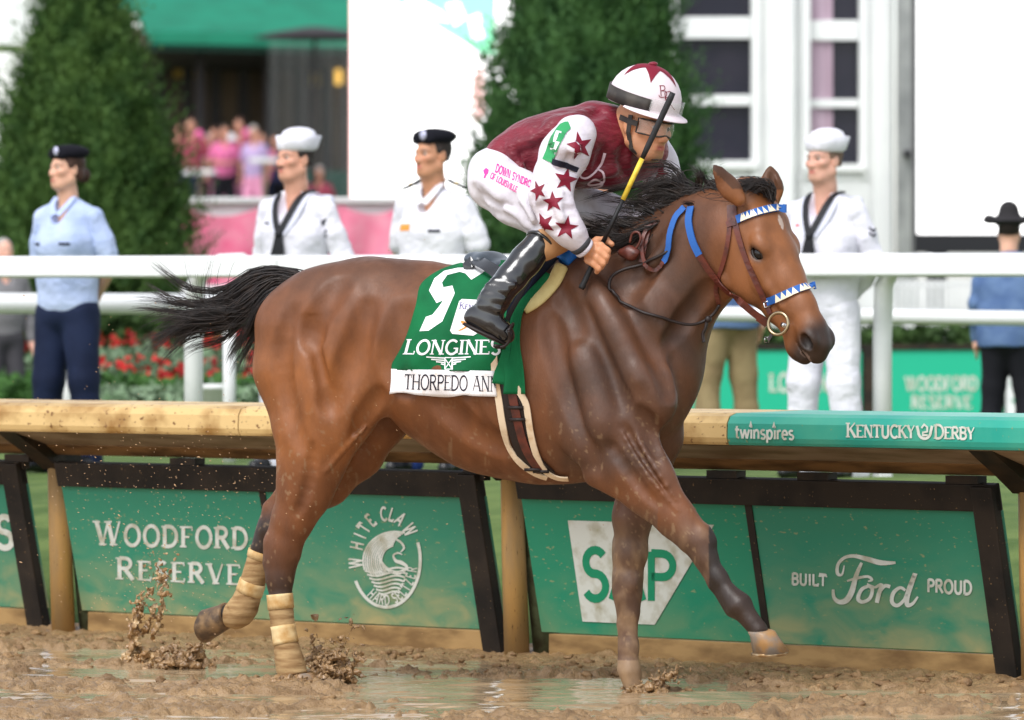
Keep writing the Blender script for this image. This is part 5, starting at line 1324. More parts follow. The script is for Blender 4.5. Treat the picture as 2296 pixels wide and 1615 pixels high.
# cuff and arm band
def ring_on(name, a, b_, r1, r2, m, par, n=18):
    mb = MB(); a, b_ = np.asarray(a), np.asarray(b_); mb.tube([a, a*.66+b_*.34, a*.34+b_*.66, b_], [r1, r1*.7+r2*.3+.001, r1*.3+r2*.7+.001, r2], n=n); return mb.build(name, m, par, True)
ring_on('cuff', J(1286, 531, -.349), J(1295, 541, -.345), 28*JS*1.05, 26*JS*1.02, M['cuff'], jk); ring_on('cuff', J(1298, 545, -.343), J(1306, 553, -.336), 26*JS, 25*JS, M['cuff'], jk)
ring_on('cuff_lining', J(1306, 553, -.336), J(1313, 559, -.33), 24*JS, 24*JS, M['white_silk'], jk)
SB = bvh_of(slv)
def on_b(bv, off):
    def f(x, y): p, n_ = cast_px(bv, x, y, off); return p
    return f
decal('arm_band', ribbon2([tuple(c) for c in catmull([(1277, 282), (1262, 290), (1245, 318), (1237, 340), (1228, 362)], 10)], [16, 20, 22, 24, 24, 24, 24, 24, 24, 24]), on_b(SB, .004), M['band_green'], jk, cell=7)
decal('band_number', ribbon2([(1258, 300), (1250, 298), (1245, 318), (1251, 320), (1246, 334), (1236, 334)], 5), on_b(SB, .0056), M['cloth_print'], jk, cell=7)
decal('elastic_band', ribbon2([tuple(c) for c in catmull([(1240, 362), (1260, 368), (1285, 378), (1294, 382)], 8)], 13), on_b(SB, .005), M['print_black'], jk, cell=6)
for x, y, r_, ro, sx in ((1299, 328, 33, 10, .9), (1268, 404, 29, -12, .95), (1207, 428, 24, 20, .75), (1240, 453, 25, 5, 1), (1220, 503, 28, 24, .9), (1270, 511, 28, -8, 1)):
    decal('star', star(x, y, r_, ro, sx), on_b(SB, .0022), M['maroon_star'], jk, cell=6)
SB2 = bvh_of(slv2)
for x, y, r_, ro, sx in ((1474, 350, 27, 15, .8), (1482, 388, 24, -20, .7), (1452, 414, 14, 0, .8), (1485, 428, 16, 10, .9)): decal('star', star(x, y, r_, ro, sx), on_b(SB2, .0022), M['maroon_star'], jk, cell=6)
MBV = bvh_of(silks)
M['emblem'] = mat('pale chest emblem', lin((222, 196, 206)), .6, .3)
em = vb([(1356, 343), (1349, 366), (1336, 384), (1318, 398), (1304, 398), (1302, 388), (1314, 378)], [7, 6, 5, 4, 4, 3, 3])
em += vb([(1338, 380), (1352, 388), (1352, 408), (1330, 414), (1318, 412), (1334, 402), (1350, 410), (1342, 418), (1300, 424), (1284, 420)], [3, 5, 5, 4, 4, 4, 4, 4, 4, 2])
decal('chest_emblem', em, on_b(MBV, .003), M['emblem'], jk, cell=5)
PB = bvh_of(bre)
decal('lettering', fit_text('DOWN SYNDROME', [(1110, 386), (1204, 428), (1207, 414), (1114, 368)], thick=.2, thin=.11, track=.03), on_b(PB, .0022), M['pink'], jk, cell=6)
decal('lettering', fit_text('OF LOUISVILLE', [(1098, 400), (1158, 432), (1162, 420), (1103, 387)], thick=.2, thin=.11, track=.02), on_b(PB, .0022), M['pink'], jk, cell=6)
decal('ribbon_mark', [[(1084, 383), (1090, 377), (1096, 381), (1094, 391), (1086, 391)]]+ribbon2([(1090, 390), (1086, 400)], 4), on_b(PB, .0022), M['pink'], jk, cell=6)

# helmet with its white cover, star crown, peak, strap and goggles
HU = nrm(JR[:, 2]*1.0+np.array([.03, -.02, 0])); HFW = nrm(JF-HU*np.dot(JF, HU)); HLF = np.cross(HU, HFW)
HCN = J(1446, 222, -.105); RH = (.130, .141, .128)
def dome(az, el, s=1.0):   # az 0 = front
    return HCN+(HFW*math.cos(az)*math.cos(el)*RH[1]+HLF*math.sin(az)*math.cos(el)*RH[0]+HU*math.sin(el)*RH[2])*s
mb = MB(); V = []; F = []; n = 40; els = np.radians([-14, -10, -5, 2, 14, 26, 38, 50, 62, 74, 84, 90])
for el in els:
    for j in range(n): V.append(dome(2*math.pi*j/n, el))
for i in range(len(els)-1):
    for j in range(n): F.append((i*n+j, i*n+(j+1) % n, (i+1)*n+(j+1) % n, (i+1)*n+j))
mb.add(V, F); M['cover'] = mat('white helmet cover', lin((226, 212, 217)), .55, .3, c2=lin((212, 194, 201)), nscale=5)
helm = mb.build('helmet', M['cover'], jk, True)
def on_dome(x, y):
    r_ = math.hypot(x, y); return dome(math.atan2(y, x), math.pi/2-r_, 1.012)
st = []
NP = 6
for i in range(2*NP):
    a = math.pi*i/NP+.25; r_ = .98 if i % 2 == 0 else .42; st.append((r_*math.cos(a), r_*math.sin(a)))
decal('crown_star', [[(0, 0), st[i], st[(i+1) % (2*NP)]] for i in range(2*NP)], on_dome, M['maroon_star'], helm, cell=.12)
mb = MB(); mb.ball(dome(0, math.pi/2, 1.03), (.018, .014, .009), 7); mb.build('button', M['maroon'], helm, True)
V = []; F = []; n = 26
for r_, dz in ((1.0, -.0), (1.14, -.012), (1.32, -.020), (1.33, -.026), (1.0, -.012)):
    for j in range(n):
        az = math.radians(-78+156*j/(n-1)); fl = max(math.cos(az), 0)**.6; s_ = 1+(r_-1)*fl
        V.append(dome(az, math.radians(-11), s_)+HU*dz*fl*.6)
for i in range(4):
    for j in range(n-1): F.append((i*n+j, i*n+j+1, (i+1)*n+j+1, (i+1)*n+j))
mb = MB(); mb.add(V, F); mb.build('peak', M['cover'], helm, True)
def band(name, az0, az1, el0, el1, s0, m, par, n=36, elf=lambda t: 0, sf=lambda t: 0):
    V = []; F = []
    for s_, el in ((s0, el0), (s0+.035, el0), (s0+.035, el1), (s0, el1)):
        for j in range(n): t_ = j/(n-1); V.append(dome(math.radians(az0+(az1-az0)*t_), math.radians(el+elf(t_)), s_+sf(t_)))
    for i in range(4):
        for j in range(n-1): F.append((i*n+j, i*n+j+1, ((i+1) % 4)*n+j+1, ((i+1) % 4)*n+j))
    F.append((0, n, 2*n, 3*n)); F.append((n-1, 2*n-1, 3*n-1, 4*n-1))
    mb = MB(); mb.add(V, F); return mb.build(name, m, par, True)
M['strap_dark'] = mat('dark elastic strap', lin((54, 50, 48)), .6, .3, c2=lin((78, 72, 66)), nscale=14)
M['lens'] = mat('clear goggle lens', (.8, .8, .78), .03, .8, trans=.0, alpha=.20)
band('goggle_strap', 40, 322, -16, 7, 1.02, M['strap_dark'], helm, elf=lambda t: 6*math.sin(math.pi*t)*1.0)
band('spare_goggles', -40, 42, -13, 9, 1.06, M['lens'], helm)
# goggles over the eyes
V = []; F = []; n = 22; rows = [(.020, .0), (.014, .010), (.0, .014), (-.016, .010), (-.024, 0.)]
for dz, dd in rows:
    for j in range(n):
        t_ = -1+2*j/(n-1); a = t_*1.18; x_ = .082*math.sin(a); y_ = .112*math.cos(a)*1.0-.008
        narrow = 1-.25*math.exp(-(t_/.18)**2)*(1 if dz < 0 else 0)
        V.append(T_j(x_*1.02, y_+dd*.6, .004+dz*narrow*1.15))
for i in range(4):
    for j in range(n-1): F.append((i*n+j, i*n+j+1, (i+1)*n+j+1, (i+1)*n+j))
mb = MB(); mb.add(V, F); gog = mb.build('goggles', M['lens'], jk, True)
mb = MB(); mb.tube([V[0*n+j] for j in range(n)]+[V[4*n+j] for j in range(n-1, -1, -1)]+[V[0]], .0032, n=6); mb.build('goggle_rim', M['strap_dark'], gog, True)
for s in (1, -1):
    mb = MB(); mb.strip([T_j(s*.078, .036, .006), T_j(s*.086, .0, .008), T_j(s*.08, -.05, .012)], [JR[:, 0]*s]*3, .02, .003); mb.build('goggle_elastic', M['strap_dark'], gog)
    mb = MB(); mb.strip([T_j(s*.082, .0, .03), T_j(s*.083, .006, -.03), T_j(s*.066, .02, -.085), T_j(s*.02, .05, -.118)], [JR[:, 0]*s, JR[:, 0]*s, JR[:, 0]*s-JR[:, 2]*.4, -JR[:, 2]], .02, .003); mb.build('chin_strap', M['strap_dark'], helm)
# monogram
M['thin_maroon'] = M['maroon_star']
HBV = bvh_of(helm)
mono = ribbon2([(1480, 192), (1482, 216)], 1.8)+vb([(1478, 193), (1488, 193), (1490, 201), (1482, 204)], [1.5]*4)+vb([(1482, 204), (1493, 206), (1492, 217), (1480, 218), (1477, 213)], [1.5]*5)+vb([(1491, 208), (1502, 206), (1500, 218), (1492, 220), (1504, 236), (1512, 247)], [1.5]*6)+ribbon2([(1490, 208), (1492, 226)], 1.5)
decal('monogram', mono, on_b(HBV, .002), M['maroon_star'], helm, cell=6)

# whip, held upright in the near hand
wp = empty('whip', J(1303, 648, -.27), 'black and yellow riding whip held up in the jockey\'s hand', 'whip')
def wh(t): return J(1303, 648, -.285)*(1-t)+J(1509, 208, -.33)*t
M['yellow'] = mat('yellow whip band', lin((232, 204, 70)), .5, .4, c2=lin((206, 170, 50)), nscale=30)
M['rubber'] = mat('black rubber grip', lin((30, 30, 32)), .55, .4, bump=.3, bscale=150)
mb = MB(); mb.tube([wh(0), wh(.012), wh(.03), wh(.2), wh(.24)], [.0105, .0125, .0105, .0095, .009], n=12); mb.build('grip', M['rubber'], wp, True)
mb = MB(); mb.tube([wh(.24), wh(.455)], [.0085, .0075], n=10); mb.build('shaft', M['rubber'], wp, True)
mb = MB(); mb.tube([wh(.455), wh(.665)], [.0092, .0092], n=12); mb.build('yellow_band', M['yellow'], wp, True)
mb = MB(); mb.tube([wh(.665), wh(.72), wh(.97), wh(1)], [.0085, .0105, .0115, .010], n=12, flat=(np.array([0, 1., 0]), .6)); mb.build('flap', M['rubber'], wp, True)

# ================================================================ standing people
M['sailor_white'] = mat('white uniform cotton', lin((230, 228, 236)), .8, .15, c2=lin((216, 214, 225)), nscale=5, bump=.8, bscale=11, bdist=.03)
M['collar'] = mat('pale collar', lin((206, 208, 222)), .75, .2)
M['black_silk'] = mat('black neckerchief', lin((26, 26, 30)), .55, .3, bump=.4, bscale=40)
M['blue_shirt'] = mat('light blue shirt', lin((184, 198, 230)), .8, .15, c2=lin((166, 182, 218)), nscale=5, bump=.8, bscale=11, bdist=.03)
M['navy_trousers'] = mat('navy trousers', lin((28, 38, 66)), .75, .2, c2=lin((18, 26, 50)), nscale=5, bump=.35, bscale=8, bdist=.02)
M['army_blue'] = mat('army blue trousers', lin((40, 60, 120)), .75, .2)
M['army_shirt'] = mat('white army shirt', lin((228, 227, 232)), .8, .15, c2=lin((214, 213, 221)), nscale=5, bump=.8, bscale=11, bdist=.03)
M['beret'] = mat('black beret felt', lin((16, 16, 24)), .9, .2)
M['black_shoe'] = mat('black shoe', lin((18, 18, 20)), .3, .5)
M['badge'] = mat('silver badge', lin((190, 190, 215)), .4, .5, metallic=.4)
M['gold'] = mat('gold braid', lin((214, 176, 80)), .5, .4)
M['hair_brown'] = mat('brown hair', lin((58, 36, 24)), .6, .3, bump=.6, bscale=80)
M['hair_dark'] = mat('dark hair', lin((44, 36, 32)), .7, .3, bump=.6, bscale=80)
M['hair_short'] = mat('cropped hair', lin((112, 92, 78)), .8, .2, bump=.4, bscale=120)
M['hair_grey'] = mat('grey hair', lin((160, 156, 152)), .7, .2)

def person(label, x, Y, top, fb, fh_, shirt, trousers, skin=(222, 172, 146), sleeve='long', hat=None, hair='hair_dark', tash=None, bell=False, pose='rest', shoe='black_shoe', vox=.009, female=False, zg=.53, brow=(60, 44, 36), group=None, stop_legs=True, slim=1.0, cat='person', fine_head=.0055, jacket=False):
    """upright person whose hat or hair reaches picture height `top` at depth Y"""
    zt = CAMZ+(HY-top)*Y/FPX; Ht = (zt-zg); G = np.array([(x-CX)*Y/FPX, Y, zg])
    hh_ = {'sailor': .055, 'beret': .02, 'cowboy': .07, 'cap': .03, 'sunhat': .05, None: .0}[hat]
    sc = (Ht-hh_)/1.78
    RB_ = frame(fb); RHd = frame(fh_)
    L = lambda a, b, c: G+RB_@(np.array([a, b, c])*sc)
    e = empty('person', G, label, cat, group)
    def ch(S_, pts, k=.03, q=1.0): S_.chain([(L(*p[:3]), p[3]*sc, p[4] if len(p) > 4 else q) for p in pts], k, RB_[:, 0], q)
    OH = L(0, .015, 1.655); w_ = .94 if female else 1.0
    # skin
    S_ = SDF(); T = head_sdf(S_, OH, RHd, sc*(.97 if female else 1.02))
    ch(S_, [(0, -.01, 1.40, .062), (0, .0, 1.52, .056 if not female else .048), (0, .005, 1.58, .055 if not female else .047)], .03)
    ch(S_, [(0, 0, 1.0, .09, 1.2), (0, 0, 1.30, .09, 1.3)], .03)
    arms = {}
    for s in (1, -1):
        if pose == 'rest': pts = [(s*.172*w_, -.01, 1.385), (s*.25*w_, -.075, 1.12), (s*.07, -.17, .95)]
        elif pose == 'down': pts = [(s*.18*w_, -.01, 1.40), (s*.24*w_, -.03, 1.12), (s*.25*w_, .05, .86)]
        elif pose == 'front': pts = [(s*.18*w_, -.01, 1.40), (s*.24*w_, .0, 1.13), (s*.06, .2, 1.12)]
        elif pose == 'up': pts = [(s*.18*w_, -.01, 1.40), (s*.26, .06, 1.22), (s*.2, .1, 1.52)] if s > 0 else [(s*.18, -.01, 1.40), (s*.24, -.03, 1.12), (s*.25, .05, .86)]
        arms[s] = pts; a, b_, c = [np.array(p) for p in pts]
        ch(S_, [(*a, .05), (*b_, .038), (*c, .026)], .02)
        d = nrm(c-b_); side = np.array([0, 0, -1.]) if pose == 'rest' else np.array([0, 1., 0])
        ch(S_, [(*c, .024), (*(c+d*.05), .028), (*(c+d*.08), .026)], .015)
        for k in range(4):
            o = (k-1.5)*.017*side; ch(S_, [(*(c+d*.085+o), .0095), (*(c+d*(.125+.008*(k in (1, 2)))+o), .0085), (*(c+d*(.15+.012*(k in (1, 2)))+o+np.array([0, .012, -.005])), .0075)], .006)
        ch(S_, [(*(c+d*.02-side*.02), .012), (*(c+d*.06-side*.045), .010), (*(c+d*.085-side*.05), .008)], .008)
    me_ = S_.mesh('body', min(vox, fine_head), 1)
    set_colors(me_, skin_col(OH, RHd, sc, skin, brow=brow, tash=tash, lip=(186, 106, 96)))
    link('body', me_, M['skin'], e)
    if fine_head < .007: head_parts(e, T, RHd, sc)
    # shirt with its sleeves
    S_ = SDF(); bw = .135*slim
    ch(S_, [(0, 0, .93, bw*1.02, 1.28), (0, .0, 1.08, bw*1.0, 1.28), (0, .012, 1.25, bw*1.02, 1.30*w_), (0, .0, 1.36, bw*.86, 1.32*w_)], .05)
    if jacket: ch(S_, [(0, 0, 1.0, bw*1.02, 1.3), (0, 0, .74, bw*1.05, 1.32)], .05)
    ch(S_, [(-.15*w_, -.01, 1.39, .06), (0, -.015, 1.425, .064), (.15*w_, -.01, 1.39, .06)], .05)
    S_.ell(L(0, .10, 1.46), np.array([.055, .10, .11])*sc, .02*sc, RB_, sub=True)
    if female:
        for s in (1, -1): S_.ell(L(s*.07, .10, 1.25), np.array([.07, .06, .07])*sc, .05*sc, RB_)
    slv_ = {}
    for s in (1, -1):
        a, b_, c = [np.array(p) for p in arms[s]]; Sl = SDF(); slv_[s] = Sl
        if sleeve == 'long': ch(Sl, [(*a, .062), (*(a*.5+b_*.5), .060), (*b_, .055), (*(b_*.5+c*.5), .05), (*c, .042)], .03)
        else: ch(Sl, [(*a, .062), (*(a*.5+b_*.5), .064), (*(a*.28+b_*.72), .066)], .03)
        for k in range(4):
            f = .3+.2*k; o = a*(1-f)+b_*f; t_ = k*1.9; ch(Sl, [(*(o+np.array([.05*math.cos(t_), .05*math.sin(t_), .0])), .014), (*(o+np.array([.05*math.cos(t_+1.2), .05*math.sin(t_+1.2), .03])), .010)], .02)
        link('sleeve', Sl.mesh('sleeve', vox, 1, .006, 9), M[shirt], e)
    for k in range(5):
        a_ = 1.7*k; ch(S_, [(.15*math.cos(a_), .12*math.sin(a_), .98+.06*k, .018), (.13*math.cos(a_+.8), .13*math.sin(a_+.8), 1.08+.06*k, .010)], .025)
    sh_ = link('shirt', S_.mesh('shirt', vox, 1, .010, 6, clip=(lambda X, Y, Z: (zg+.80*sc)-Z+0*X+0*Y) if jacket else None), M[shirt], e)
    # trousers and shoes
    S_ = SDF(); ch(S_, [(0, 0, .97, .128*slim, 1.22), (0, 0, .88, .13*slim, 1.25)], .04)
    for s in (1, -1):
        ank = .10 if bell else .072
        ch(S_, [(s*.085, 0, .86, .108*slim), (s*.115, .015, .50, .085), (s*.135, 0, .27, .078), (s*.145, -.01, .05, ank)], .03)
    link('trousers', S_.mesh('trousers', vox, 1, .010, 5), M[trousers], e)
    for s in (1, -1):
        S_ = SDF(); ch(S_, [(s*.145, -.05, .045, .042), (s*.15, .06, .04, .045), (s*.16, .16, .03, .036)], .02); link('shoe', S_.mesh('shoe', .012), M[shoe], e)
    # hair and hat
    k_ = sc*(.97 if female else 1.02)
    S_ = SDF(); S_.ell(T(0, -.022, .036), np.array([.0775, .098, .092] if female else [.0762, .0972, .0905])*k_, .01, RHd)
    for s in (1, -1): S_.cap(T(s*.070, .008, .02), T(s*.066, -.05, -.05 if female else -.022), .012*k_, (.02 if female else .012)*k_, .02)
    S_.ell(T(0, .085, -.012), np.array([.086, .075, .07])*k_, .012, RHd, sub=True)
    if female: S_.ell(T(0, -.115, -.035), np.array([.045, .04, .045])*k_, .02, RHd); S_.cap(T(.05, -.06, -.03), T(-.05, -.06, -.03), .03*k_, .03*k_, .02)
    if hair: link('hair', S_.mesh('hair', .0075, 1), M[hair], e)
    if hat == 'sailor':
        c = T(0, -.02, .075); ax = nrm(RHd[:, 2]*.97-RHd[:, 1]*.14); mb = MB()
        prof = [(.080, -.035), (.098, -.02), (.112, .045), (.108, .048), (.100, .0), (.092, .012), (.088, .045), (.075, .072), (.045, .088), (.0, .093)]
        mb.lathe(c, [(r_*k_, h_*k_) for r_, h_ in prof[:-1]]+[(.004, .093*k_)], 26, ax, RHd[:, 0], RHd[:, 1]*1.12); mb.build('white_hat', M['sailor_white'], e, True)
    elif hat == 'beret':
        S_ = SDF(); S_.cap(T(0, -.02, .085), T(0, -.02, .085), .09*k_, .09*k_, .02, RHd[:, 2], .42)
        S_.ell(T(.02, -.035, .10), np.array([.108, .112, .038])*k_, .03, RHd); S_.cap(T(-.05, .06, .075), T(.05, .06, .075), .022*k_, .022*k_, .02)
        link('beret', S_.mesh('beret', .0075, 1), M['beret'], e)
        mb = MB(); mb.ball(T(-.03, .088, .10), np.array([.024, .010, .026])*k_, 8, RHd); mb.build('badge', M['badge'], e, True)
    elif hat == 'cowboy':
        S_ = SDF(); S_.cap(T(0, -.02, .065), T(0, -.02, .065), .165*k_, .165*k_, .02, RHd[:, 2], .10); S_.cap(T(0, -.02, .08), T(0, -.02, .14), .095*k_, .075*k_, .03)
        for s in (1, -1): S_.cap(T(s*.14, -.1, .085), T(s*.14, .08, .085), .03*k_, .03*k_, .03)
        link('cowboy_hat', S_.mesh('cowboy_hat', .01, 1), M['felt_hat'], e)
    elif hat == 'cap':
        S_ = SDF(); S_.ell(T(0, -.015, .06), np.array([.084, .1, .075])*k_, .01, RHd); S_.cap(T(-.04, .09, .045), T(.04, .09, .045), .05*k_, .05*k_, .02, RHd[:, 2], .2); link('cap', S_.mesh('cap', .01, 1), M['cap_white'], e)
    elif hat == 'sunhat':
        S_ = SDF(); S_.cap(T(0, -.02, .06), T(0, -.02, .06), .2*k_, .2*k_, .02, RHd[:, 2], .1); S_.cap(T(0, -.02, .07), T(0, -.02, .11), .09*k_, .075*k_, .02); link('sun_hat', S_.mesh('sun_hat', .012, 1), M[('hat_pink', 'hat_white')[int(x) % 2]], e)
    return e, L, T, sh_, RB_, RHd, sc

def body_decal(name, par, sh_, L, R_, pts2, m, off=.004, yy=.3):
    """print laid on the chest: points in body (x, z), cast straight back onto the shirt"""
    bv = bvh_of(sh_); d = Vector(-R_[:, 1])
    def f(a, b_):
        h, n_, i_, ds = bv.ray_cast(Vector(L(a, yy, b_)), d); return None if h is None else np.array(h-d*off)
    return decal(name, pts2, f, m, par, cell=.03)
def sailor_trim(e, L, T, sh_, R_, sc, medal=True):
    bv = bvh_of(sh_); d = Vector(-R_[:, 1])
    def on(a, z, off=.008):
        h, n_, i_, ds = bv.ray_cast(Vector(L(a, .35, z)), d); return np.array(h-d*off) if h is not None else L(a, .12, z)
    for s in (1, -1):
        pts = [L(s*.075, -.06, 1.485), L(s*.072, .03, 1.47), on(s*.062, 1.42, .012), on(s*.035, 1.34, .012), on(.004*s, 1.265, .014)]
        mb = MB(); mb.strip(catmull(pts, 14), [R_[:, 1]*1.0+UZ*.3]*14, [.03]*14, .010); mb.build('neckerchief', M['black_silk'], e)
        pts = [L(s*.09, -.06, 1.475), L(s*.088, .03, 1.462), on(s*.085, 1.41, .004), on(s*.06, 1.33, .004), on(.01*s, 1.26, .004)]
        mb = MB(); mb.strip(catmull(pts, 14), [R_[:, 1]*1.0+UZ*.3]*14, .045, .004); mb.build('collar', M['collar'], e)
    mb = MB(); mb.ball(on(0, 1.258, .016), np.array([.024, .02, .022])*sc, 7); mb.build('knot', M['black_silk'], e, True)
    mb = MB(); q = [on(.0, 1.25, .012), on(.004, 1.19, .02), on(.012, 1.12, .02), on(.006, 1.065, .018)]; mb.strip(catmull(q, 10), [R_[:, 1]]*10, list(np.interp(np.linspace(0, 1, 10), [0, .6, 1], [.035, .085, .035])), .012); mb.build('neckerchief_tail', M['black_silk'], e)
    SDc = SDF(); SDc.cap(L(-.13, -.12, 1.44), L(.13, -.12, 1.44), .03*sc, .03*sc, .02); SDc.cap(L(-.12, -.145, 1.30), L(.12, -.145, 1.30), .03*sc, .03*sc, .15); link('collar_flap', SDc.mesh('collar_flap', .012), M['collar'], e)

# honour guard behind the white rail
FB = nrm(np.array([-.50, -.87, 0])); FH = nrm(np.array([-.76, -.65, 0]))
e, L, T, sh_, R_, RH_, sc = person('woman in light blue air force shirt and black beret', 152, 31.6, 320, FB, nrm([-.80, -.60, 0]), 'blue_shirt', 'navy_trousers', skin=(214, 166, 140), sleeve='short', hat='beret', hair='hair_brown', female=True, vox=.008)
M['dark_print'] = M['print_black']
body_decal('name_tag', e, sh_, L, R_, [[(-.12, 1.235), (-.06, 1.235), (-.06, 1.25), (-.12, 1.25)]], M['dark_print'])
body_decal('name_tag', e, sh_, L, R_, [[(.07, 1.235), (.11, 1.235), (.11, 1.25), (.07, 1.25)]], M['dark_print'])
mb = MB(); q = [L(-.055, .02, 1.50), L(-.05, .075, 1.455), L(-.012, .115, 1.40)]; mb.strip(catmull(q, 8), [R_[:, 1]+UZ*.5]*8, .035, .006); mb.build('collar', M['blue_shirt'], e)
mb = MB(); q = [L(.055, .02, 1.50), L(.05, .075, 1.455), L(.012, .115, 1.40)]; mb.strip(catmull(q, 8), [R_[:, 1]+UZ*.5]*8, .035, .006); mb.build('collar', M['blue_shirt'], e)

e, L, T, sh_, R_, RH_, sc = person('sailor with a moustache in white uniform and white hat', 664, 31.4, 281, FB, FH, 'sailor_white', 'sailor_white', skin=(208, 154, 130), hat='sailor', hair='hair_dark', tash=(70, 44, 34), bell=True, vox=.008)
sailor_trim(e, L, T, sh_, R_, sc)
body_decal('ribbon_bar', e, sh_, L, R_, [[(.07, 1.31), (.12, 1.31), (.12, 1.322), (.07, 1.322)]], M['dark_print'])
def sleeve_mark(e, sh_, x, y, k=1.):
    bv = bvh_of(*[o for o in col.objects if o.parent is e and o.name.startswith('sleeve')]); f = lambda a, b_: (lambda r_: r_[0])(cast_px(bv, a, b_, .004, 24))
    decal('rating_badge', [[(x-14*k, y-14*k), (x, y-6*k), (x+14*k, y-14*k), (x+4*k, y+8*k), (x-4*k, y+8*k)]]+ribbon2([(x-12*k, y+22*k), (x, y+32*k), (x+14*k, y+20*k)], 5*k)+ribbon2([(x-12*k, y+36*k), (x, y+46*k), (x+14*k, y+34*k)], 5*k), f, M['dark_print'], e, cell=9)
sleeve_mark(e, sh_, 722, 500, .8)

e, L, T, sh_, R_, RH_, sc = person('soldier in white short sleeved shirt and black beret', 972, 31.3, 286, FB, nrm([-.74, -.67, 0]), 'army_shirt', 'army_blue', skin=(192, 138, 106), sleeve='short', hat='beret', hair='hair_dark', vox=.008)
for s in (1, -1):
    mb = MB(); mb.strip([L(s*.08, -.01, 1.525), L(s*.12, -.01, 1.502), L(s*.19, -.01, 1.478)], [UZ]*3, .05, .008); mb.build('shoulder_board', M['beret'], e)
    mb = MB(); mb.ball(L(s*.14, .0, 1.508), (.012, .012, .006), 6); mb.build('rank_pin', M['gold'], e, True)
body_decal('ribbon_bar', e, sh_, L, R_, [[(.055, 1.26), (.135, 1.26), (.135, 1.295), (.055, 1.295)]], M['orange'])
body_decal('name_tag', e, sh_, L, R_, [[(-.12, 1.25), (-.06, 1.25), (-.06, 1.265), (-.12, 1.265)]], M['dark_print'])
mb = MB(); q = [L(-.06, .02, 1.505), L(-.05, .08, 1.455), L(-.01, .115, 1.40)]; mb.strip(catmull(q, 8), [R_[:, 1]+UZ*.5]*8, .04, .006); mb.build('collar', M['army_shirt'], e)
mb = MB(); q = [L(.06, .02, 1.505), L(.05, .08, 1.455), L(.01, .115, 1.40)]; mb.strip(catmull(q, 8), [R_[:, 1]+UZ*.5]*8, .04, .006); mb.build('collar', M['army_shirt'], e)

person('person in a white shirt mostly hidden behind the jockey', 1345, 31.2, 312, FB, FH, 'army_shirt', 'army_blue', skin=(204, 150, 124), sleeve='short', hat=None, vox=.011, fine_head=.008)

e, L, T, sh_, R_, RH_, sc = person('clean shaven sailor in white uniform right of the horse\'s head', 1850, 30.3, 282, FB, nrm([-.70, -.71, 0]), 'sailor_white', 'sailor_white', skin=(212, 162, 142), hat='sailor', hair='hair_short', bell=True, vox=.008)
sailor_trim(e, L, T, sh_, R_, sc)
M['red_print'] = mat('red ribbon', lin((200, 60, 40)), .6, .3)
body_decal('ribbon_bar', e, sh_, L, R_, [[(.07, 1.31), (.11, 1.31), (.11, 1.322), (.07, 1.322)]], M['red_print'])
sleeve_mark(e, sh_, 1957, 493, .8)

# passers-by further back
M['felt_hat'] = mat('dark felt hat', lin((46, 44, 46)), .9, .2); M['cap_white'] = mat('white and green cap', lin((222, 228, 226)), .8, .2)
M['denim'] = mat('blue denim jacket', lin((98, 122, 160)), .85, .2, c2=lin((80, 104, 146)), nscale=8, bump=.4, bscale=12, bdist=.02)
M['khaki'] = mat('khaki trousers', lin((146, 128, 94)), .85, .2, c2=lin((124, 106, 76)), nscale=6, bump=.5, bscale=9, bdist=.02)
M['black_trousers'] = mat('black trousers', lin((24, 24, 30)), .8, .2); M['grey_suit'] = mat('grey suit', lin((120, 118, 120)), .85, .2); M['charcoal'] = mat('charcoal trousers', lin((70, 68, 72)), .85, .2)
M['hat_pink'] = mat('pink hat', lin((226, 110, 160)), .8, .2); M['hat_white'] = mat('white hat', lin((226, 222, 226)), .8, .2)
person('man in dark cowboy hat and blue jacket seen from behind', 2262, 35, 452, nrm([.25, .97, 0]), nrm([.2, 1, 0]), 'denim', 'black_trousers', hat='cowboy', hair='hair_dark', pose='down', vox=.011, fine_head=.009, slim=1.25, jacket=True)
person('walker in khaki trousers and blue shirt behind the horse\'s neck', 1630, 36, 388, nrm([-.3, .95, 0]), nrm([-.3, .95, 0]), 'denim', 'khaki', hat='cap', hair='hair_dark', pose='down', vox=.011, fine_head=.009, shoe='black_shoe', slim=1.15, jacket=True)
person('grey haired man in a grey suit at the left edge', 8, 41, 534, nrm([.4, -.9, 0]), nrm([.4, -.9, 0]), 'grey_suit', 'charcoal', skin=(220, 170, 150), hair='hair_grey', pose='down', vox=.011, fine_head=.008)

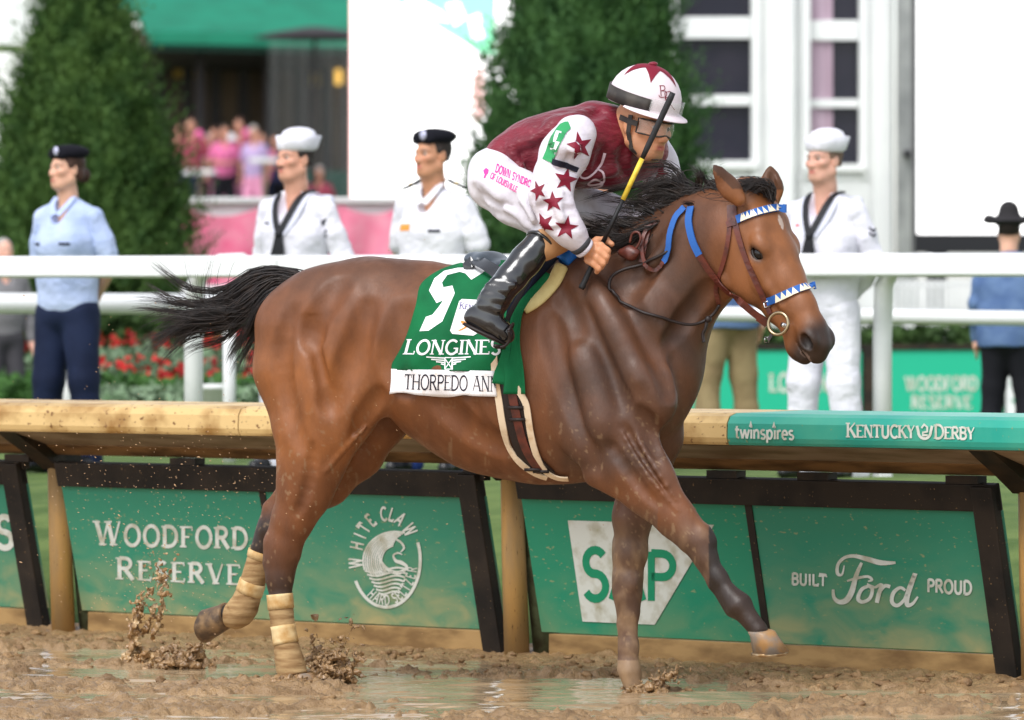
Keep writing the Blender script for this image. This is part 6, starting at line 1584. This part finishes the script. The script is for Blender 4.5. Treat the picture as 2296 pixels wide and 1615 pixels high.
# ================================================================ background: trees, pavilion, screens, house, beds
M['leaf'] = mat('conifer foliage', lin((92, 122, 62)), .7, .2, c2=lin((58, 88, 44)), nscale=5, nmix=(.38, .62), transl=.25)
M['leaf2'] = mat('conifer foliage, bluish', lin((84, 122, 68)), .7, .2, c2=lin((54, 88, 50)), nscale=5, nmix=(.38, .62), transl=.25)
M['bark'] = mat('bark', lin((70, 54, 42)), .9, .2, bump=.6, bscale=20)
def conifer(label, x, Y, ytop, half, m, n, seed, prof):
    """upright conifer: tapered trunk, limbs, and upturned sprays of small leaf faces with gaps between the clumps"""
    sc = Y/FPX; base = np.array([(x-CX)*sc, Y, .5]); zt = CAMZ+(HY-ytop)*sc; Ht = zt-.5; rmax = half*sc
    e = empty('conifer_tree', base, label, 'tree', 'conifers on the infield'); rg = np.random.RandomState(seed)
    mb = MB(); mb.tube([base, base+UZ*Ht*.5, base+UZ*Ht*.97], [.11, .07, .01], n=9); mb.build('trunk', M['bark'], e, True)
    def rad(h): return rmax*np.interp(h, [p[0] for p in prof], [p[1] for p in prof])
    # sprays: a root on the crown's uneven surface, leaflets to both sides along an upturned axis
    h = rg.rand(n)**.95; a = rg.rand(n)*2*math.pi
    lobes = np.sin(a*5+h*9+seed)*.09+np.sin(a*9-h*23)*.08+(fbm(a*2.6+seed, h*11, 3)-.5)*.62
    rr = np.interp(h, [p[0] for p in prof], [p[1] for p in prof])*rmax*(1+lobes)*(1-.40*rg.rand(n)**1.6)
    outd = np.stack([np.cos(a), np.sin(a), 0*a], 1); root = base+outd*(rr*.82)[:, None]; root[:, 2] = .55+h*(Ht-.1)*.96
    Ls = rg.uniform(.20, .48, n)*(.75+.45*(1-h)); nv = lambda A: A/np.linalg.norm(A, axis=-1, keepdims=True)
    dirv = nv(outd*rg.uniform(.12, .6, (n, 1))+UZ*rg.uniform(.7, 1.1, (n, 1))+rg.normal(0, .16, (n, 3)))
    side = nv(np.cross(dirv, outd)+rg.normal(0, .2, (n, 3))); nn = np.cross(dirv, side); nl = 10; Vs = []
    for j in range(nl):
        t_ = j/(nl-1); c = root+dirv*(Ls*t_)[:, None]+outd*.05*t_**2; s_ = 1 if j % 2 else -1; lw = .022*(1.2-.7*t_); ll = .095*(1.15-.7*t_)
        d2 = nv(dirv*.85+side*s_*.75*rg.uniform(.3, 1.1, (n, 1))+nn*rg.normal(0, .5, (n, 1))); w2 = nv(np.cross(d2, nn+rg.normal(0, .4, (n, 3))))
        Vs.append(np.stack([c-w2*lw*.5, c+d2*ll*.5-w2*lw, c+d2*ll, c+d2*ll*.5+w2*lw], 1))
    V = np.concatenate(Vs).reshape(-1, 3); F = np.arange(len(V)).reshape(-1, 4); limbs = MB()
    for k in range(0, n, 60): limbs.tube([base+UZ*(h[k]*Ht*.85), root[k]], [.018, .006], n=4)
    limbs.build('limbs', M['bark'], e)
    # inner mass so that little light passes through the middle
    me_ = mesh_np('crown', V, F); link('crown', me_, M[m], e)
PROF = [(0, .80), (.12, .98), (.3, 1.0), (.5, .84), (.68, .58), (.82, .36), (.93, .16), (1, .03)]
conifer('dark conical evergreen behind the woman in blue', 182, 47, -120, 262, 'leaf', 7000, 3, PROF)
PROF2 = [(0, .7), (.15, .9), (.35, 1.0), (.55, .88), (.75, .64), (.9, .34), (1, .04)]
conifer('dark conical evergreen behind the jockey', 1322, 47, -330, 274, 'leaf2', 9500, 5, PROF2)

# ---------------------------------------------------------------- pavilion with a green roof
M['canopy'] = mat('green roof canvas', lin((16, 122, 94)), .6, .3, c2=lin((13, 110, 84)), nscale=2)
M['canopy_dark'] = mat('dark green trim', lin((14, 62, 50)), .6, .3)
M['int_wall'] = mat('brown interior wall', lin((132, 112, 94)), .8, .2, c2=lin((84, 74, 68)), nscale=1.0, nmix=(.35, .65), stretch=(2, 1, .6))
M['int_dark'] = mat('dark column', lin((48, 44, 46)), .7, .3)
M['floor_grey'] = mat('terrace floor', lin((120, 116, 112)), .8, .2)
M['plastic'] = mat('clear plastic curtain', (.75, .78, .76), .25, .5, alpha=.06)
M['amber'] = mat('amber lamp glass', lin((230, 180, 80)), .5, .3, emit=lin((255, 200, 90)), estr=.8)
pv = empty('pavilion', P(560, 800, 102), 'green roofed pavilion with a dim interior and clear curtain', 'building')
Yp = 100
def quad(name, pts, m, par, th=.06):
    mb = MB(); p = [np.asarray(q) for q in pts]; n_ = nrm(np.cross(p[1]-p[0], p[2]-p[0])); n_ = n_ if n_[1] > 0 or abs(n_[1]) < 1e-6 else -n_
    k = len(p); V = p+[q+n_*th for q in p]; F = [tuple(range(k)), tuple(range(2*k-1, k-1, -1))]+[(i, (i+1) % k, k+(i+1) % k, k+i) for i in range(k)]
    mb.add(V, F); return mb.build(name, m, par)
eL, eR = P(336, 92, Yp), P(1300, 112, Yp); rL, rR = P(232, -190, Yp+6), P(1300, -170, Yp+6); bL = P(300, 60, Yp+12)
eL2 = P(336, 92, Yp)
quad('roof', [eL, eR, rR, P(262, 20, Yp+2.5), P(262, 20, Yp+2.5)*.5+rL*.5][:5], M['canopy'], pv)
quad('valance', [P(338, 70, Yp-.1), P(1300, 84, Yp-.1), P(1300, 116, Yp-.1), P(338, 98, Yp-.1)], M['canopy'], pv, .05)
quad('roof_trim', [P(338, 98, Yp), P(1300, 116, Yp), P(1300, 132, Yp), P(338, 112, Yp)], M['canopy_dark'], pv, .1)
quad('ceiling', [P(200, 104, Yp+.2), P(1300, 118, Yp+.2), P(1300, 160, Yp+7), P(200, 160, Yp+7)], M['int_dark'], pv)
quad('back_wall', [P(100, 60, Yp+7), P(1300, 60, Yp+7), P(1300, 900, Yp+7), P(100, 900, Yp+7)], M['int_wall'], pv, .1)
for x, w_ in ((448, 20), (598, 12), (770, 10), (690, 8)):
    a = P(x, 110, Yp+1.2); MB().box(a[0]-w_*.5*.0076, a[0]+w_*.5*.0076, Yp+1.2, Yp+1.5, 2.7, a[2]).build('column', M['int_dark'], pv)
for x, y, w_, h_ in ((420, 262/1.6+0, 60, 22), (715, 178, 50, 30), (765, 160, 26, 60)):
    a = P(x, y, Yp+6.6); s_ = (Yp+6.6)/FPX; MB().box(a[0]-w_/2*s_, a[0]+w_/2*s_, Yp+6.5, Yp+6.6, a[2]-h_/2*s_, a[2]+h_/2*s_).build('lit_panel', M['amber'] if x > 750 else M['gold'], pv, bevel=.01)
for k in range(7):
    x = 360+62*k; a = P(x, 240, Yp+6.3); MB().box(a[0]-.1, a[0]+.1, Yp+6.2, Yp+6.35, 2.7, P(x, 130, Yp+6)[2]).build('mullion', M['int_dark'], pv)
cu = []
for i in range(30):
    x = 602+184*i/29; d = .06*math.sin(i*1.3)
    cu += [P(x, 84, Yp-.3+d), P(x, 440, Yp-.3+d)]
mb = MB(); mb.add(cu, [(2*i, 2*i+2, 2*i+3, 2*i+1) for i in range(29)]); mb.build('plastic_curtain', M['plastic'], pv, True)
MB().box(*[v for pr in zip(P(672, 460, Yp-.25), P(792, 380, Yp+.3)) for v in pr][:4], P(0, 520, Yp)[2], P(0, 384, Yp)[2]).build('low_wall', M['canopy_dark'], pv)
um = empty('parasol', P(706, 450, 97), 'black parasol in front of the green roof', 'parasol')
mb = MB(); c = P(706, 74, 97); mb.lathe(c, [(1.05, -.09), (.75, .0), (.2, .09), (.01, .11)], 10); mb.build('canopy', M['int_dark'], um)
mb = MB(); mb.tube([c, (c[0], c[1], 2.75)], .03, n=8); mb.build('pole', M['int_dark'], um, True)
# terrace deck in front of the pavilion
dk = tag(MB().box(P(200, 0, 100)[0], P(1400, 0, 100)[0], 95.5, 108, .4, 2.75).build('terrace_floor', M['floor_grey']), kind='structure')

# tables of the terrace
M['table_white'] = M['white_paint']
for i, (x, y, w_, lab) in enumerate(((448, 382, 70, 'white high table on the terrace beside the left tree'), (592, 356, 62, 'white high table on the terrace beside the moustached sailor'))):
    a = P(x, y, 97.2); s_ = 97.2/FPX; t = empty('high_table', (a[0], 97.2, 2.75), lab, 'table', 'terrace tables')
    MB().box(a[0]-w_/2*s_, a[0]+w_/2*s_, 96.8, 97.6, a[2]-.07, a[2]).build('table_top', M['table_white'], t, bevel=.01)
    mb = MB(); mb.tube([(a[0], 97.2, 2.75), (a[0], 97.2, a[2]-.07)], .035, n=8); mb.build('leg', M['beam'], t, True)
    mb = MB(); mb.lathe((a[0], 97.2, 2.75), [(.22, 0), (.2, .02), (.05, .04)], 14); mb.build('foot', M['beam'], t, True)
# spectators on the terrace
for k_, c_ in (('pink_top', (214, 110, 156)), ('white_top', (206, 196, 204)), ('red_top', (158, 70, 88)), ('navy_top', (60, 62, 96)), ('lilac_top', (182, 160, 200)), ('dress_pink', (236, 160, 194))): M[k_] = mat(k_.replace('_', ' '), lin(c_), .8, .2, c2=tuple(.8*v for v in lin(c_)), nscale=6)
SPEC = ((428, 262, 'red_top', 'up', None, 'spectator in dark red raising an arm next to the left tree'), (446, 292, 'lilac_top', 'front', 'sunhat', 'spectator in lilac with a wide hat over the left high table'), (466, 300, 'dress_pink', 'front', None, 'spectator in pale pink over the left high table'), (482, 284, 'white_top', 'front', None, 'spectator in a white top at the right end of the left high table'),
        (503, 278, 'pink_top', 'front', None, 'spectator in bright pink in the middle of the terrace crowd'), (521, 300, 'navy_top', 'front', 'sunhat', 'spectator in navy wearing a hat in the middle of the crowd'), (537, 262, 'red_top', 'down', None, 'tallest spectator, in dark red at the back of the crowd'), (552, 290, 'white_top', 'front', 'sunhat', 'spectator in white with a hat left of the second table'),
        (570, 280, 'lilac_top', 'down', None, 'spectator in lilac behind the second table'), (586, 296, 'pink_top', 'front', None, 'spectator in pink closest to the moustached sailor'), (618, 300, 'navy_top', 'down', None, 'spectator in navy just above the sailor\'s white hat'), (716, 372, 'red_top', 'down', None, 'spectator in red right of the moustached sailor\'s head'))
for i, (x, y, sh, po, ht, lab) in enumerate(SPEC):
    person(lab, x, 98.2+.5*(i % 4), y, nrm([.3*math.sin(i*2.1), -1, 0]), nrm([.5*math.sin(i*1.7), -1, 0]), sh, ('navy_trousers', 'black_trousers', 'dress_pink')[i % 3], skin=(204, 148, 124), sleeve='short', hat=ht, hair=('hair_brown', 'hair_dark', 'hair_grey')[i % 3], pose=po, vox=.03, fine_head=.024, zg=2.75 if i < 11 else 2.2, female=(i % 2 == 0), group='spectators on the terrace')

# ---------------------------------------------------------------- white stage wall hung with pink cloth
M['pink_cloth'] = mat('pink drape', lin((236, 112, 148)), .8, .2, c2=lin((242, 160, 180)), nscale=4, nmix=(.4, .7))
sw = empty('stage_wall', P(650, 900, 49.5), 'low white wall hung with pink cloth swags', 'wall')
a, b_ = P(396, 456, 49.5), P(1040, 456, 49.5)
MB().box(a[0], b_[0], 49.5, 49.8, .5, a[2]).build('wall', M['white_paint'], sw)
MB().box(a[0]-.03, b_[0]+.03, 49.44, 49.86, a[2]+.002, a[2]+.05).build('coping', M['white_paint'], sw, bevel=.008)
def drape(x0, x1, y0, yb, sag):
    V = []; F = []; nu, nv = 26, 12
    for i in range(nu):
        u = i/(nu-1)
        for j in range(nv):
            v = j/(nv-1); top = y0+sag*(1-(2*u-1)**2)*.0+sag*math.sin(math.pi*u)*.9; y = top+(yb-top)*v; xx = x0+(x1-x0)*(u+.06*v*(u-.5))
            V.append(P(xx, y, 49.38-.03*math.sin(u*9+v*2)*(.3+v)-.02))
    for i in range(nu-1):
        for j in range(nv-1): F.append((i*nv+j, (i+1)*nv+j, (i+1)*nv+j+1, i*nv+j+1))
    n0 = len(V); V += [p+np.array([0, .01, 0]) for p in V]; F += [tuple(n0+k for k in f[::-1]) for f in F]
    mb = MB(); mb.add(V, F); mb.build('drape', M['pink_cloth'], sw, True)
drape(408, 590, 462, 650, 26); drape(588, 768, 460, 650, 26); drape(766, 906, 462, 640, 20); drape(904, 1040, 460, 650, 22)

# planter tubs and pale blocks between stage and rail
for x, y0, y1, w_, Yb, lab in ((478, 640, 745, 140, 46.5, 'white block planter behind the horse\'s tail'),):
    a = P(x-w_/2, y0, Yb); b_ = P(x+w_/2, y1, Yb); e = tag(MB().box(a[0], b_[0], Yb, Yb+.5, .5, a[2]).build('planter', M['white_paint'], bevel=.015), lab, 'planter')
a = P(487, 866, 36); bk = empty('bucket', (a[0], 36, .53), 'white plastic bucket on the grass behind the tail', 'bucket')
mb = MB(); mb.lathe((a[0], 36, .53), [(.085, 0), (.105, .38), (.112, .38), (.112, .41), (.1, .41), (.08, .05)], 20); mb.build('tub', M['white_paint'], bk, True)
mb = MB(); mb.tube([(a[0]+.11*math.cos(t), 36-.11*math.sin(t)*.6, .93-.12*math.sin(t)) for t in np.linspace(0, math.pi, 14)], .004, n=5); mb.build('handle', M['beam'], bk, True)

# ---------------------------------------------------------------- flower beds and hedge (stuff)
M['petal'] = mat('red petals', lin((196, 40, 36)), .6, .3, c2=lin((140, 26, 28)), nscale=8); M['silver'] = mat('silver foliage', lin((128, 148, 120)), .7, .2, c2=lin((92, 118, 84)), nscale=6)
M['bed_leaf'] = mat('bed foliage', lin((66, 104, 46)), .7, .2, c2=lin((46, 78, 34)), nscale=5); M['hedge'] = mat('clipped hedge', lin((60, 84, 40)), .7, .2, c2=lin((38, 58, 28)), nscale=4)
def scatter(name, label, cat, m, n, fn, size, seed):
    rg = np.random.RandomState(seed); V = []; F = []
    for k in range(n):
        c = np.asarray(fn(rg)); 
        for q in range(3):
            d = nrm(rg.normal(0, 1, 3)+np.array([0, -.4, .5])); u = nrm(np.cross(d, rg.normal(0, 1, 3))); v = np.cross(d, u); s_ = size*rg.uniform(.5, 1.2); o = c+rg.normal(0, size*.5, 3); b0 = len(V)
            V += [o-u*s_, o-v*s_*.6, o+u*s_, o+v*s_*.6]; F.append((b0, b0+1, b0+2, b0+3))
    o = link(name, mesh_np(name, V, F), M[m]); tag(o, label, cat, kind='stuff'); return o
def bedf(x0, x1, Y0, Y1, z0, z1, lumps=True):
    def f(rg):
        Yq = rg.uniform(Y0, Y1); x = rg.uniform(x0, x1); p = P(x, 700, Yq); h = z0+(z1-z0)*rg.rand()**.7
        if lumps and mnoise.noise(Vector((p[0]*3.2, Yq*1.3, 0))) < -.12: h = z0+(z1-z0)*.25*rg.rand()
        return (p[0], Yq, h)
    return f
scatter('flower_bed_foliage', 'green leaves of the red flower beds', 'plants', 'bed_leaf', 5200, bedf(-100, 640, 38.6, 44.5, .53, .92), .045, 1)
scatter('red_flowers', 'front band of red flowers behind the tail', 'flowers', 'petal', 64, bedf(160, 620, 38.2, 39.6, .96, 1.08), .035, 2)
scatter('red_flowers', 'rear band of red flowers below the white rail tube', 'flowers', 'petal', 90, bedf(-60, 620, 43.5, 45, 1.12, 1.22), .04, 3)
scatter('silver_foliage', 'front band of silvery leaves under the flowers', 'plants', 'silver', 2200, bedf(160, 640, 37.4, 38.4, .53, .88), .04, 4)
scatter('silver_foliage', 'rear band of silvery leaves under the far flowers', 'plants', 'silver', 2600, bedf(-60, 640, 42.4, 43.6, .7, 1.10), .04, 5)
scatter('hedge', 'dark hedge below the left evergreen', 'hedge', 'hedge', 5000, bedf(-200, 600, 45.4, 46.2, .5, 1.36, False), .05, 6)
scatter('hedge_top', 'clipped hedge along the top of the far green boards', 'hedge', 'hedge', 5200, bedf(1450, 2500, 44.3, 44.9, .5, 1.25, False), .05, 7)

# far boards
fb = empty('advertising_board', P(1900, 955, 44), 'far row of green boards lettered WOODFORD RESERVE behind the guards', 'board', 'far advertising boards')
Yf = 44.
for x0, x1, m in ((1440, 1690, 'board_far'), (1694, 1932, 'board_far'), (1995, 2248, 'board_far'), (2256, 2420, 'white_paint')):
    a, b_ = P(x0, 785, Yf), P(x1, 952, Yf); MB().box(a[0], b_[0], Yf, Yf+.04, b_[2], a[2]).build('printed_panel', M[m], fb)
    a2 = P(x0, 772, Yf); MB().box(a[0]-.01, b_[0]+.01, Yf-.02, Yf+.08, a[2]+.002, a2[2]).build('top_frame', M['bracket'], fb)
a, b_ = P(1936, 772, Yf-.02), P(1962, 955, Yf); MB().box(a[0], b_[0], Yf-.05, Yf+.05, .5, a[2]).build('end_frame', M['bracket'], fb)
of = lambda x, y: P(x, y, Yf-.005)
decal('lettering', fit_text('WOODFORD', [(2030, 876), (2194, 876), (2194, 845), (2030, 845)], thick=.22, thin=.12, track=.1), of, M['print'], fb)
decal('lettering', fit_text('RESERVE', [(2044, 916), (2182, 916), (2182, 888), (2044, 888)], thick=.22, thin=.12, track=.12), of, M['print'], fb)
decal('lettering', fit_text('LONGINES', [(1726, 878), (1900, 878), (1900, 838), (1726, 838)], thick=.22, thin=.12), of, M['print'], fb)
decal('lettering', fit_text('WOODFORD', [(1462, 868), (1560, 868), (1560, 842), (1462, 842)], thick=.22, thin=.12), of, M['print'], fb)
decal('lettering', fit_text('RESERVE', [(1470, 910), (1552, 910), (1552, 886), (1470, 886)], thick=.22, thin=.12), of, M['print'], fb)
decal('lettering', fit_text('S', [(2266, 902), (2306, 902), (2306, 842), (2266, 842)], sans=True, thick=.2), of, M['print_green'], fb)

# white picket fence and benches beyond the boards
pf = empty('picket_fence', P(2060, 760, 47), 'white picket fence between the sailor and the cowboy hat', 'fence')
for y in (634, 690): a = P(1930, y, 47); b_ = P(2420, y+10, 47); MB().box(a[0], b_[0], 47.03, 47.07, b_[2], a[2]).build('cross_rail', M['white_paint'], pf)
for k in range(34): x = 1936+14*k; a = P(x, 628, 47); MB().box(a[0]-.017, a[0]+.017, 47, 47.025, .55, a[2]).build('picket', M['white_paint'], pf)
bn = empty('bench', P(2060, 900, 45.6), 'white bench in front of the picket fence', 'bench')
a, b_ = P(1950, 700, 45.6), P(2180, 716, 45.6); MB().box(a[0], b_[0], 45.5, 45.9, b_[2], a[2]).build('seat', M['white_paint'], bn, bevel=.006)
for x in (1965, 2165): c = P(x, 716, 45.7); MB().box(c[0]-.03, c[0]+.03, 45.55, 45.85, .53, b_[2]-.002).build('leg', M['white_paint'], bn)

# ---------------------------------------------------------------- video screens
M['screen_white'] = mat('lit screen', (.9, .9, .9), .4, .3, emit=(1, .98, .98), estr=1.1)
M['screen_green'] = mat('lit screen green', (.3, .8, .5), .4, .3, emit=lin((120, 214, 160)), estr=.55)
M['screen_pink'] = mat('lit screen pink', (.9, .6, .6), .4, .3, emit=lin((250, 190, 180)), estr=.55)
M['screen_frame'] = mat('black screen frame', lin((22, 22, 28)), .5, .4)
vs = empty('video_screen', P(960, 900, 53), 'bright white video screen between the two evergreens', 'screen')
a, b_ = P(789, -160, 53), P(1500, 460, 53); MB().box(a[0], b_[0], 53, 53.3, b_[2], a[2]).build('panel', M['screen_white'], vs)
MB().box(a[0]-.02, a[0]-.002, 52.96, 53.32, b_[2]-.05, a[2]).build('side_trim', M['screen_pink'], vs); MB().box(a[0], b_[0], 53.05, 53.3, .5, b_[2]-.003).build('base', M['white_paint'], vs)
osn = lambda x, y: P(x, y, 52.99)
decal('picture_green', [[(850, -20), (1110, -20), (1110, 122), (1078, 118)]], osn, M['screen_green'], vs)
osn2 = lambda x, y: P(x, y, 52.985)
decal('picture_white', [[(905, 8), (930, -10), (960, 10), (990, 25), (1010, 50), (975, 45), (950, 35)], [(1000, 10), (1030, 5), (1045, 40), (1020, 60), (1010, 30)], [(1050, 40), (1075, 30), (1085, 85), (1060, 90)]], osn2, M['screen_white'], vs)
decal('picture_pink', [[(1060, 170), (1082, 150), (1086, 250), (1070, 280), (1056, 230)]], osn2, M['screen_pink'], vs)
vs2 = empty('video_screen', P(2200, 900, 49), 'large bright screen with black base at the right edge', 'screen')
a, b_ = P(2053, -200, 49), P(2560, 524, 49); MB().box(a[0], b_[0], 49, 49.3, b_[2], a[2]).build('panel', M['screen_white'], vs2)
c, d = P(2050, 526, 48.95), P(2560, 566, 48.95); MB().box(c[0], d[0], 48.95, 49.35, d[2], c[2]).build('lower_frame', M['screen_frame'], vs2); MB().box(c[0], c[0]+.02, 48.95, 49.35, c[2]+.002, a[2]).build('side_frame', M['screen_frame'], vs2)
for x in (2100, 2420): c = P(x, 560, 49.2); MB().box(c[0]-.08, c[0]+.08, 49.1, 49.3, .5, d[2]).build('leg', M['screen_frame'], vs2)

# ---------------------------------------------------------------- white house with tall windows
M['siding'] = mat('white painted siding', (.80, .81, .80), .5, .4, c2=(.74, .75, .75), nscale=2); M['glass'] = mat('dark window glass', lin((26, 27, 40)), .3, .3, c2=lin((36, 34, 46)), nscale=3)
M['curtain'] = mat('mauve curtain', lin((188, 166, 182)), .8, .2, c2=lin((160, 136, 150)), nscale=2, stretch=(6, 1, .3)); M['grey_col'] = mat('weathered grey column', lin((150, 152, 150)), .8, .2, c2=lin((120, 122, 122)), nscale=3)
hs_ = empty('white_house', P(1760, 900, 53), 'white house front with tall dark sash windows', 'building'); Yh = 53.; s_ = Yh/FPX
def wall_box(x0, x1, y0, y1, d0, d1, m, name, bev=0): a, b_ = P(x0, y0, Yh), P(x1, y1, Yh); return MB().box(a[0], b_[0], Yh+d0, Yh+d1, b_[2], a[2]).build(name, M[m], hs_, bevel=bev)
def sash(x0, x1, rows, curtain=None):
    ys = [r_ for r in rows for r_ in r]
    w = empty('w', (0, 0, 0)); bpy.data.objects.remove(w)
    fr = wall_box(x0-1, x1+1, ys[0]-2, ys[0], .05, .14, 'siding', 'window_head')
    for (y0, y1) in rows:
        wall_box(x0, x1, y0, y1, .14, .16, 'glass', 'window_pane')
        if curtain: wall_box(curtain[0], curtain[1], y0+1, y1-1, .10, .12, 'curtain', 'curtain')
    for (a0, a1), (b0, b1) in zip(rows[:-1], rows[1:]): wall_box(x0, x1, a1, b0, .05, .15, 'siding', 'sash_rail', .006)
def strip_wall(x0, x1): wall_box(x0, x1, -160, 955, 0, .3, 'siding', 'wall')
strip_wall(1380, 1521); strip_wall(1685, 1817); strip_wall(1927, 2004)
wall_box(1522, 1684, 360, 955, 0, .3, 'siding', 'wall'); wall_box(1818, 1926, 368, 955, 0, .3, 'siding', 'wall')
sash(1522, 1684, [(-120, 37), (86, 212), (236, 359)]); sash(1818, 1926, [(-120, 45), (90, 222), (241, 367)], (1819, 1868))
for x0, x1 in ((1500, 1520), (1686, 1704), (1798, 1816), (1928, 1944)): wall_box(x0, x1, -160, 400, -.06, -.002, 'siding', 'casing', .008)
wall_box(1505, 1700, 361, 380, -.10, -.002, 'siding', 'sill', .01); wall_box(1800, 1942, 369, 386, -.10, -.002, 'siding', 'sill', .01)
wall_box(1722, 1780, -160, 955, -.14, -.002, 'siding', 'pilaster', .02); wall_box(1960, 1998, -160, 955, -.10, -.002, 'siding', 'pilaster', .015)
wall_box(2006, 2048, -160, 955, -.5, -.2, 'grey_col', 'corner_column', .02); wall_box(2016, 2040, 340, 356, -.62, -.51, 'screen_frame', 'wall_lamp', .02)
for k in range(9): wall_box(1500, 1705, 396+16*k, 410+16*k, -.03, -.002, 'siding', 'clapboard'); wall_box(1790, 1950, 396+16*k, 410+16*k, -.03, -.002, 'siding', 'clapboard')
# white tent gable at the far left
tg = empty('white_tent', P(-40, 900, 60), 'white tent behind the left evergreen at the top left', 'tent')
a = P(-700, -260, 62); b_ = P(120, 100, 62); MB().box(a[0], b_[0], 62, 64, b_[2], a[2]).build('canvas', M['siding'], tg)
for x in (-600, 60): c = P(x, 100, 63); MB().box(c[0]-.06, c[0]+.06, 62.9, 63.1, .5, b_[2]).build('pole', M['siding'], tg)

# ================================================================ mud thrown up by the hooves
M['splash'] = mat('flying muddy water', lin((146, 110, 68)), .18, .6, c2=lin((190, 160, 118)), nscale=22, nmix=(.45, .62), bump=.6, bscale=60, bdist=.006)
M['splash_dark'] = mat('churned mud', lin((156, 124, 86)), .3, .5, c2=lin((116, 88, 58)), nscale=30, bump=.7, bscale=70, bdist=.006)
def splash(label, x, y, Y, strands, clump, m, seed, name='mud_splash'):
    rg = random.Random(seed); S_ = SDF(); s_ = Y/FPX
    for pts, r_ in strands:
        n_ = 46; c = catmull([np.array(p, float) for p in pts], n_)
        for i, q in enumerate(c):
            f = i/n_; d = nrm(c[min(i+2, n_-1)]-c[max(i-2, 0)]); sp = 2+9*f
            for _ in range(2):
                rr = r_*(1-.72*f)*rg.uniform(.18, .75)
                p = P(q[0]+rg.gauss(0, sp*.6), q[1]+rg.gauss(0, sp*.6), Y+rg.gauss(0, .02)); ax = nrm(np.array([d[0]+rg.gauss(0, .4), rg.gauss(0, .3), -d[1]+rg.gauss(0, .4)])); e2 = rg.uniform(1.2, 3.2)*rr
                S_.cap(p-ax*e2*s_, p+ax*e2*s_, rr*s_*.8, rr*s_*.35, .006)
            if rg.random() < .5: o = P(q[0]+rg.gauss(0, 16), q[1]+rg.gauss(0, 14), Y+rg.gauss(0, .06)); a = rg.uniform(1., 3.4)*s_; S_.ell(o, (a*rg.uniform(.8, 2), a, a*rg.uniform(.8, 1.6)), .003)
    cx, cy, rx, ry, n = clump
    for _ in range(n*2):
        a = rg.uniform(1.5, 8.5)*rg.uniform(.5, 1.1); p = P(cx+rg.gauss(0, rx*.45), cy-abs(rg.gauss(0, ry*.5))+ry*.35, Y+rg.gauss(0, .06)); S_.ell(p, (a*s_*rg.uniform(.8, 1.7), a*s_, a*s_*rg.uniform(.7, 1.3)), .012)
    o = link(name, S_.mesh(name, .0048, 0, .013, 75), M[m]); tag(o, label, 'mud splash', 'mud splashes under the hooves')
splash('tall spout of muddy water thrown up behind the raised hoof', 330, 1480, 23.4,
       [([(290, 1480), (300, 1440), (310, 1390), (325, 1350), (345, 1315)], 13), ([(300, 1440), (298, 1400), (312, 1350), (330, 1330)], 9), ([(345, 1420), (358, 1380), (362, 1340), (356, 1290), (346, 1262), (340, 1235)], 7), ([(320, 1420), (340, 1390), (350, 1340), (372, 1300)], 7), ([(350, 1300), (375, 1290), (385, 1270)], 4)], (330, 1480, 50, 30, 80), 'splash', 1)
splash('low heap of churned mud left of the planted hind leg', 390, 1490, 23.1, [([(400, 1490), (430, 1470), (455, 1440), (480, 1410)], 9), ([(380, 1490), (420, 1478), (470, 1460)], 9)], (405, 1490, 66, 44, 150), 'splash_dark', 2)
splash('heap of mud kicked up in front of the planted hind hoof', 745, 1505, 22.2, [([(720, 1510), (740, 1480), (775, 1440), (790, 1400), (775, 1388)], 6), ([(700, 1510), (705, 1470), (700, 1430), (712, 1400)], 6), ([(770, 1510), (795, 1480), (800, 1440)], 6)], (745, 1508, 54, 62, 260), 'splash_dark', 3)
splash('collar of mud round the planted foreleg', 1440, 1545, 21.7, [([(1460, 1545), (1490, 1525), (1515, 1505), (1522, 1490)], 8), ([(1440, 1545), (1470, 1530), (1500, 1520)], 8)], (1450, 1552, 62, 24, 90), 'splash_dark', 4)
splash('mud ring under the planted hind hoof', 655, 1525, 22.05, [], (655, 1530, 40, 16, 60), 'splash_dark', 5)
# fine spray in the air (nobody could count it)
rg = random.Random(11); mb = MB()
for k in range(900):
    if k < 520: x, y = rg.gauss(420, 190), rg.gauss(1090, 130)
    elif k < 760: x, y = rg.gauss(350, 90), rg.gauss(1290, 80)
    else: x, y = rg.uniform(0, 1500), rg.uniform(500, 1500)
    if y > 1480 or x < -20: continue
    p = P(x, y, rg.uniform(21.6, 23.4)); r_ = rg.uniform(.0006, .0016)*(1.7 if rg.random() < .06 else 1); d = nrm([rg.gauss(.9, .3), 0, rg.gauss(-.35, .35)])
    mb.tube([p-d*r_*2.4, p, p+d*r_*2.4], [r_*.3, r_, r_*.3], n=4)
M['spray'] = mat('pale muddy droplets', lin((196, 160, 122)), .2, .6)
tag(mb.build('mud_spray', M['spray']), 'fine spray of muddy droplets in the air behind the horse', 'spray', kind='stuff')
